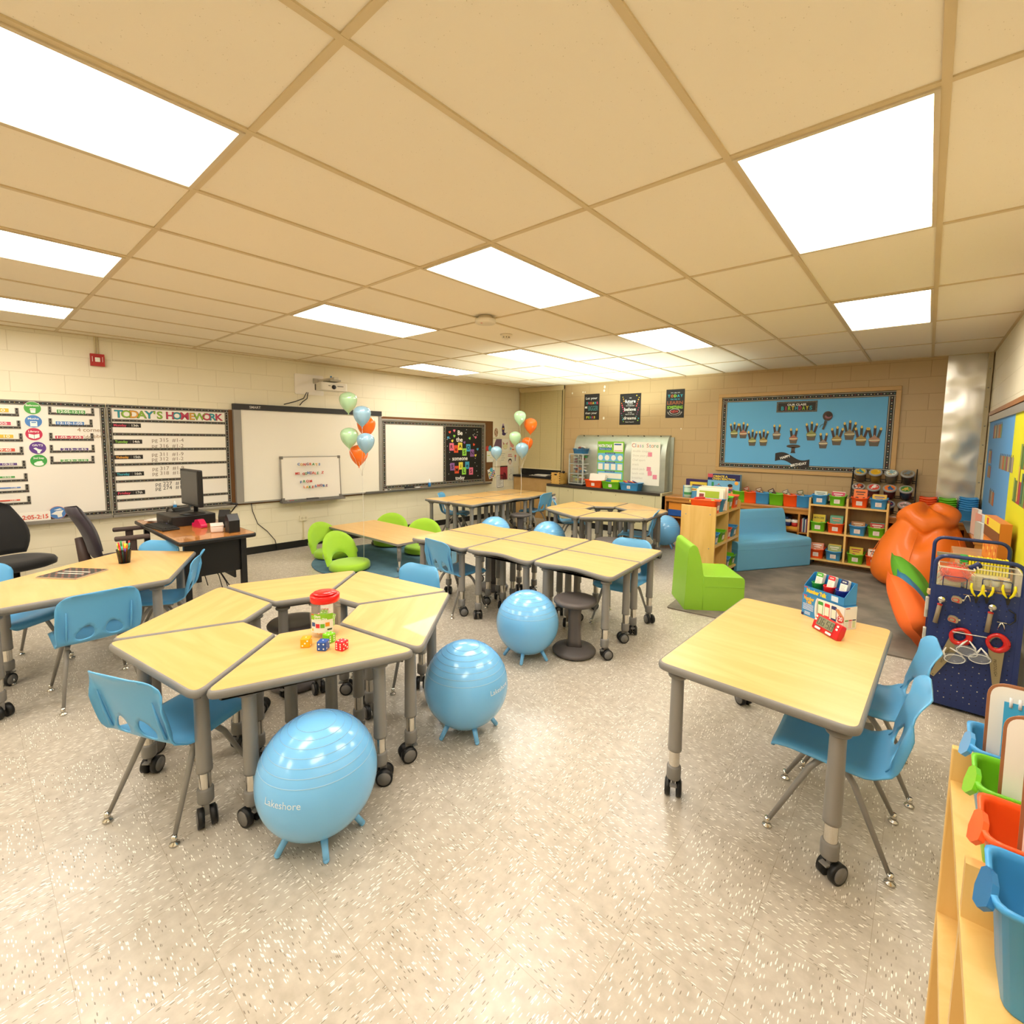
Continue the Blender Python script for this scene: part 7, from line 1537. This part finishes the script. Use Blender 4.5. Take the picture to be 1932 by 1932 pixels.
# dice inside the jar
p0x,p0y = x-.034,y+.036
for k,(dx_,dy_,dz2,c,a) in enumerate([(-.025,-.03,.02,'yellow',.3),(.02,-.035,.015,'yellow',.9),(.035,.0,.03,'blue',.2),(-.03,.02,.02,'red',1.2),(.0,.03,.03,'green',.7),(-.035,-.01,.062,'red',.1),(.025,.015,.07,'green',.5),(-.005,.0,.09,'red',1.0),(.03,-.02,.10,'green',.8)]):
    die(at(p0x+dx_*.9,p0y+dy_*.9,TH+dz2,a)@Matrix.Rotation(.4*(k%3-1),4,'X'),c,f'{c} die inside the clear jar, {ORD[k]} from the bottom of the heap',.032,(4,3,6))
# number talk box
BXC = mat('box_blue','#2f86c4',.35)
a_ = Z(1512,1158,TH); b_ = Z(1591,1190,TH); dv = (b_-a_); ang = math.atan2(dv.y,dv.x); W_ = dv.length
Mx = at(a_.x,a_.y,TH,ang)
e = empty('card_game_box', Mx, 'blue Number Talk box standing on the right hand table behind the red timer', 'box')
D_ = .085; Hb = .125
MB().b2((0,0,0),(W_,D_,Hb),BXC).build('box_body', e)
FM = Matrix.Rotation(rad(90),4,'X'); m = MB(); m.rect(W_*.36,0.0,W_,Hb*.97,.0006,'#ece6de').disc(W_*.37,Hb*.5,W_*.05,.0006,'#ece6de',ry=Hb*.45).text('Number',W_*.17,Hb*.83,.027,.0012,'#e8b81c',bold=.04,width=W_*.25).text('Talk',W_*.17,Hb*.68,.027,.0012,'#e8b81c',bold=.04,width=W_*.15).rect(W_*.03,Hb*.91,W_*.12,Hb*.95,.0012,'#c93a40')
for k in range(5): m.strip((W_*.03,Hb*(.55-.06*k)),(W_*.29,Hb*(.55-.06*k)),.003,.0012,'#cfe0ee')
for k in range(3): m.strip((W_*.08,Hb*(.2-.05*k)),(W_*.22,Hb*(.2-.05*k)),.003,.0012,'#cfe0ee')
m.rect(W_*.0,0,W_*.06,Hb*.12,.0012,'#1f2a5a')
for k,c in enumerate(['#3f9a3f','#d0303a','#26386e']):
    x0_ = W_*(.40+.155*k); m.flat(rpoly([(x0_,Hb*.2),(x0_+W_*.12,Hb*.2),(x0_+W_*.12,Hb*.88),(x0_,Hb*.88)],.006),.0012,c).rect(x0_+W_*.01,Hb*.35,x0_+W_*.11,Hb*.73,.002,'#e4e8d4')
m.flat([(W_*.80,Hb*.80),(W_*.88,Hb*.82),(W_*1.0,Hb*.55),(W_*1.0,Hb*.30),(W_*.9,Hb*.55)],.0022,'#c98a5a').disc(W_*.92,Hb*.42,W_*.075,.003,'#c9303a').text('120',W_*.92,Hb*.45,.03,.0042,'#f4f0ea',bold=.03,width=W_*.11)
m.build('front_print', e, M=FM)
m = MB(); m.rect(0,0,D_,Hb*.97,.0005,'#e6e0d8').text('Number',D_*.5,Hb*.78,.017,.0012,'#d8a81c',bold=.04,width=D_*.7).text('Talk',D_*.5,Hb*.64,.017,.0012,'#d8a81c',bold=.04,width=D_*.35).rect(D_*.08,Hb*.9,D_*.4,Hb*.94,.0012,'#a83a44')
for k,c in enumerate(['#4f9a4f','#b03a44','#2a3350']): m.rect(D_*(.05+.31*k),Hb*(.38),D_*(.32+.31*k),Hb*.43,.0012,c).rect(D_*(.07+.31*k),Hb*.08,D_*(.30+.31*k),Hb*.36,.0012,['#d4d4d0','#d8b8bc','#c4d0a8'][k])
m.build('side_print', e, M=Matrix.Translation((W_,0,0))@Matrix.Rotation(rad(90),4,'Z')@FM)
# open display tray standing on the box
e = empty('display_tray', Mx@Matrix.Translation((.006,.0,Hb)), 'blue Number Talk display tray with sloping sides on top of its box', 'display tray')
t = .002; w2 = W_-.012; m = MB()
m.b2((0,0,0),(w2,D_,.004),BXC).b2((0,0,0),(w2,t,.045),BXC).b2((0,D_-t,0),(w2,D_,.115),BXC)
for x_ in (0,w2-t): m.add([(x_+q,y_,z_) for q in (0,t) for y_,z_ in ((0,0),(D_,0),(D_,.115),(D_*.8,.115),(0,.045))],[(0,1,2,3,4),(9,8,7,6,5),(0,5,6,1),(1,6,7,2),(2,7,8,3),(3,8,9,4),(4,9,5,0)],BXC)
m.build('tray_body', e)
m = MB(); m.text('Number Talk',w2*.33,.023,.030,.0006,'#e88a10',bold=.06,width=w2*.50).text('Number Talk',w2*.33,.023,.030,.0014,'#f6d81c',bold=.03,width=w2*.50).rect(w2*.70,.010,w2*.86,.038,.0006,'#c4dcee').rect(w2*.02,.036,w2*.10,.041,.0006,'#c93a40'); m.build('front_print', e, M=FM)
for k,(c,pc_,nm,t_) in enumerate([('#1f8a3a','#52a838','green','Model'),('#d81818','#d8303a','red','Explain'),('#1c2f8f','#25305f','navy','Reason')]):
    xx = w2*(.2+.30*k); e2 = empty('card_cup', Mx@Matrix.Translation((.006+xx,D_*.48,Hb+.004)), f'{nm} round cup in the Number Talk tray', 'cup', 'card cups in the number talk tray')
    MB().lathe([(.022,0),(.0285,.062),(.030,.064),(.030,.067),(.027,.067),(.026,.062),(.020,.004)],hx(c,.3),n=28).build('cup_body', e2)
    e3 = empty('card_deck', Mx@Matrix.Translation((.006+xx+.002,D_*.5,Hb+.030))@Matrix.Rotation(rad(-14),4,'X'), f'deck of prompt cards with {nm} header standing in the {nm} cup', 'card deck', 'card decks in the number talk tray')
    P = rpoly([(-.020,0),(.020,0),(.020,.095),(-.020,.095)],[0,0,.008,.008],4)
    MB().prism(P,-.010,.010,'#cfcfcb').build('card_stack', e3, M=FM)
    m = MB(); m.flat(inset(rpoly([(-.020,.072),(.020,.072),(.020,.095),(-.020,.095)],[0,0,.008,.008],4),.0002),.0102,pc_).rect(-.018,.01,.018,.071,.0102,'#e8e6d8').rect(-.010,.080,.010,.086,.0112,'#e8e6d8').strip((-.006,.083),(.006,.083),.0022,.0122,pc_)
    for j in range(6): m.strip((-.014,.063-.007*j),(.013-.003*(j%3),.063-.007*j),.0012,.0112,'#9a9a8a')
    m.build('card_face', e3, M=FM)
# red digital timer
a_ = Z(1530,1183,TH); b_ = Z(1575,1209,TH); dv = b_-a_; ang = math.atan2(dv.y,dv.x); W_ = dv.length*1.04
e = empty('digital_timer', at(a_.x,a_.y,TH,ang), 'red digital timer showing 06:58 on the right hand table', 'timer')
TR = mat('timer_red','#c8141a',.3,coat=.4)
tilt = Matrix.Translation((0,0,.003))@Matrix.Rotation(rad(-22),4,'X')
P = [(0,.0),(.028,.0),(.034,.035),(.028,.078),(.0,.082),(-.004,.04)]
m = MB(); n = len(P); V = [(0,y_,z_) for y_,z_ in P]+[(W_,y_,z_) for y_,z_ in P]; m.add(V,[(i,(i+1)%n,(i+1)%n+n,i+n) for i in range(n)]+[tuple(range(n))[::-1],tuple(range(n,2*n))],TR); m.build('body', e, M=tilt, bevel=.006, seg=3)
FT = tilt@Matrix.Translation((0,-.0045,0))@FM
m = MB(); m.flat(rpoly([(W_*.15,.026),(W_*.80,.026),(W_*.78,.074),(W_*.17,.074)],.003),.0008,hx('#85876e',.2)); m.build('lcd_screen', e, M=FT)
SEG = {'0':'abcdef','6':'acdefg','5':'acdfg','8':'abcdefg'}
m = MB()
def seg7(m,ch,x,y,w,h,t,z,c):
    S_ = {'a':((x,y+h),(x+w,y+h)),'b':((x+w,y+h),(x+w,y+h/2)),'c':((x+w,y+h/2),(x+w,y)),'d':((x,y),(x+w,y)),'e':((x,y),(x,y+h/2)),'f':((x,y+h/2),(x,y+h)),'g':((x,y+h/2),(x+w,y+h/2))}
    for s_ in SEG[ch]: m.strip(S_[s_][0],S_[s_][1],t,z,c)
for k,ch in enumerate('0658'): seg7(m,ch,W_*(.19+.15*k+(.03 if k > 1 else 0)),.034,W_*.095,.032,.0028,.0022,'#4a4c3e')
m.build('digits', e, M=FT)
m = MB()
for x_ in (.16,.58): m.flat(rpoly([(W_*x_,.007),(W_*(x_+.22),.007),(W_*(x_+.22),.018),(W_*x_,.018)],.005),.001,'#ece8e0')
for k in range(2):
    for x_ in (.05,.87): m.flat(rpoly([(W_*x_,.045+.016*k),(W_*(x_+.07),.045+.016*k),(W_*(x_+.07),.055+.016*k),(W_*x_,.055+.016*k)],.003),.001,'#ece8e0')
m.build('buttons', e, M=FT)
MB().box((W_*.75,.052,.012),(.012,.05,.004),TR,R=Matrix.Rotation(rad(28),3,'X')).build('kick_stand', e)
# marker cup and framed slate on the left table
x,y = Z(235,1062,TH)[:2]
e = empty('mesh_pen_cup', at(x,y,TH), 'black wire mesh pen cup full of bright markers on the left table', 'pen cup')
m = MB(); r0,r1,h = .034,.046,.105; MM = mat('black_mesh','#0e0d0d',.4,.3,alpha=.82)
m.lathe([(r0,.002),(r1,h)],MM,n=32,cap=(True,False)); m.build('mesh_wall', e)
m = MB()
for r_,z in ((r1,h),(r0,.003)): m.tube([(r_*cos(2*pi*i/28),r_*sin(2*pi*i/28),z) for i in range(29)],.0018,BLK,n=6)
m.build('rim_wire', e)
MKC = ['#7a4aa8','#e8782a','#3fa8a0','#e84a8a','#f0e03a','#8ac83a','#d83a2a','#3a9a4a','#f09a3a','#2a6ab8','#c8e03a','#e83a3a','#4ac8b8']
for k,c in enumerate(MKC):
    a = 2*pi*k/13; r2 = .022; lean = .018; z1 = .125+.012*(k%4)+(.03 if k == 0 else 0)
    e2 = empty('marker', at(x+r2*.7*cos(a),y+r2*.7*sin(a),TH+.006,a)@Matrix.Rotation(rad(7+ (8 if k == 0 else k%3)),4,'Y'), f'bright marker standing in the mesh cup, {["purple","orange","teal","pink","yellow","lime","red","green","apricot","blue","chartreuse","scarlet","mint"][k]} one', 'marker', 'markers in the mesh cup')
    MB().cyl((0,0,0),(0,0,z1-.035),.0055,.0055,c,n=10).build('barrel', e2); MB().cyl((0,0,z1-.035),(0,0,z1),.0062,.005,MKC[(k*5+4)%13] if k%3 == 0 else c,n=10).build('cap', e2)
a_,b_,c_,d_ = [Z(u,v,TH) for u,v in ((67,1091),(143,1094),(195,1076),(125,1073))]
ux = (b_-a_); ang = math.atan2(ux.y,ux.x); w_ = ux.length; hh = (d_-a_).length
e = empty('name_board', at(a_.x,a_.y,TH,ang), 'flat patterned board with striped black border lying on the left table', 'board')
MB().b2((0,0,0),(w_,hh,.009),hx('#b8a890',.4)).build('board_core', e, bevel=.001); m = MB(); m.rect(.003,.003,w_-.003,hh-.003,.0092,'#3a3630'); nx,ny = 12,10
for i in range(nx):
    for j in range(ny):
        if (i+j)%2: m.disc((i+.5)*w_/nx,(j+.5)*hh/ny,.0075,.0102,['#8a8272','#b85a4a','#6a8a5a','#8a8272'][(i*3+j)%4],n=5)
for j in range(3): m.strip((w_*.2,hh*(.40+.1*j)),(w_*.85,hh*(.40+.1*j)),.012,.0112,'#e0dccc' if j != 1 else '#5a544a')
m.build('printed_face', e)
# ================================================================ BALLOONS
BG = mat('green_balloon','#bfe8ba',.18,metal=.12,coat=.6,alpha=.93); BB = mat('blue_balloon','#9dc6de',.16,metal=.18,coat=.6,alpha=.93); BO = mat('orange_balloon','#fb7418',.3,coat=.4)
BN = {'green':BG,'blue':BB,'orange':BO}
def balloon(M, c, label, r, drop, group):
    e = empty('balloon', M, label, 'balloon', group); m = MB(); prof = [(.004,-1.30),(.03,-1.26),(.10,-1.17),(.30,-.98),(.52,-.76),(.72,-.50),(.88,-.2),(.97,.12),(1.0,.38),(.96,.62),(.85,.83),(.66,1.0),(.42,1.12),(.18,1.18),(.02,1.195)]
    m.lathe([(a*r,(b-.15)*r) for a,b in prof],BN[c],n=32); m.build('balloon_skin', e)
    MB().lathe([(.012,-1.50*r),(.006,-1.44*r),(.004,-1.40*r)],BN[c],n=10).build('knot', e)
    t = drop; MB().tube([(0,0,-1.45*r),(t[0]*.35+.01,t[1]*.35,-1.45*r+t[2]*.35),(t[0]*.75-.008,t[1]*.75,-1.45*r+t[2]*.75),(t[0],t[1],-1.45*r+t[2])],.0014,'#e8e4da',n=5).build('ribbon', e)
    return e
def bpos(u,v,dist): d = ray(u,v); return CAM+d*(dist/d.dot(_f))
K1 = bpos(684,905,5.75); F1 = Vector((K1.x,K1.y,.02))
DEP = 5.6
for k,(u,v,c,rp,dd,lb) in enumerate([(657,757,'green',16.5,5.7,'pale green balloon at the top of the left bunch, beside the projector'),(683,783,'blue',16.5,5.45,'pearl blue balloon, upper one of the left bunch'),(691,803,'orange',17,5.75,'orange balloon, upper one of the left bunch behind the blue one'),
     (659,824,'green',16.5,5.6,'pale green balloon, lower one of the left bunch'),(690,834,'blue',16.5,5.4,'pearl blue balloon, lower one of the left bunch'),(677,857,'orange',17,5.8,'orange balloon at the bottom of the left bunch')]):
    p = bpos(u,v,dd); r = rp/F*dd*1.0; z0_ = p.z-1.45*r; balloon(at(p.x,p.y,p.z,.3*k), c, lb, r, (K1.x-p.x,K1.y-p.y,1.25-z0_) if 0 else (0,0,0) if 0 else tuple(Matrix.Rotation(-.3*k,3,'Z')@Vector((K1.x-p.x,K1.y-p.y,1.15-z0_))), 'balloons of the left bunch')
e = empty('balloon_weight', at(K1.x,K1.y,0), 'ribbons of the left balloon bunch running down behind the low table', 'balloon ribbon')
MB().tube([(0,0,1.155),(.01,0,.8),(-.01,.01,.4),(0,0,.05)],.002,'#d8d4c8',n=5).build('ribbon', e); MB().lathe([(.04,0),(.045,.02),(.02,.05),(.005,.055)],'#d8d4c8').build('weight', e)
K2 = bpos(983,900,8.3)
for k,(u,v,c,rp,dd,lb) in enumerate([(981,787,'green',11.5,8.3,'pale green balloon at the top of the corner bunch'),(1001,802,'orange',12.5,8.4,'orange balloon, upper one of the corner bunch'),(972,826,'green',11.5,8.3,'pale green balloon, lower one of the corner bunch'),
     (995,836,'orange',10.5,8.55,'orange balloon, lower one of the corner bunch'),(985,848,'blue',12.5,8.1,'pearl blue balloon at the front of the corner bunch'),(936.5,853,'blue',10.8,8.25,'teal blue balloon floating apart beside the pinned drawings')]):
    p = bpos(u,v,dd); r = rp/F*dd; z0_ = p.z-1.45*r
    t = (K2.x-p.x,K2.y-p.y,1.05-z0_) if k < 5 else (.02,-.01,.70-z0_)
    balloon(at(p.x,p.y,p.z,0), c, lb, r, t, 'balloons in the far corner')
e = empty('balloon_weight', at(K2.x,K2.y,0), 'twisted ribbons of the corner balloon bunch hanging down behind the rear tables', 'balloon ribbon')
MB().tube([(0,0,1.055),(.012,0,.8),(-.012,.01,.6),(.01,0,.3),(0,0,.05)],.0035,'#dcd8ca',n=5).build('ribbon', e); MB().lathe([(.04,0),(.045,.02),(.02,.05),(.005,.055)],'#dcd8ca').build('weight', e)
# ================================================================ CEILING DETECTORS
p = Z(916,603,H-.03); e = empty('smoke_detector', at(p.x,p.y,H), 'larger round white smoke detector on the ceiling behind the middle lamp', 'smoke detector')
DT = mat('detector_white','#d8ccb0',.4)
MB().lathe([(.06,-.002),(.06,-.022),(.085,-.026),(.092,-.034),(.09,-.058),(.08,-.066),(.02,-.068)],DT,n=36).build('body', e); MB().disc(.0,-.05,.01,.0,'#c9483a',n=8).build('indicator_light', e, M=Matrix.Translation((0,0,-.069)))
MB().lathe([(.086,-.036),(.0915,-.040),(.0905,-.05)],'#a89c80',n=36,cap=(False,False)).build('vent_ring', e)
p = Z(955,635,H-.02); e = empty('smoke_detector', at(p.x,p.y,H), 'smaller domed white detector on the ceiling beyond the larger one', 'smoke detector')
MB().lathe([(.062,-.001),(.062,-.008),(.05,-.012),(.04,-.02),(.036,-.036),(.02,-.045),(.004,-.046)],DT,n=28).build('body', e)
m = MB()
for k in range(8): a = 2*pi*k/8; m.box((.037*cos(a),.037*sin(a),-.030),(.004,.008,.012),'#6a6250',rz=a)
m.build('vent_slots', e)
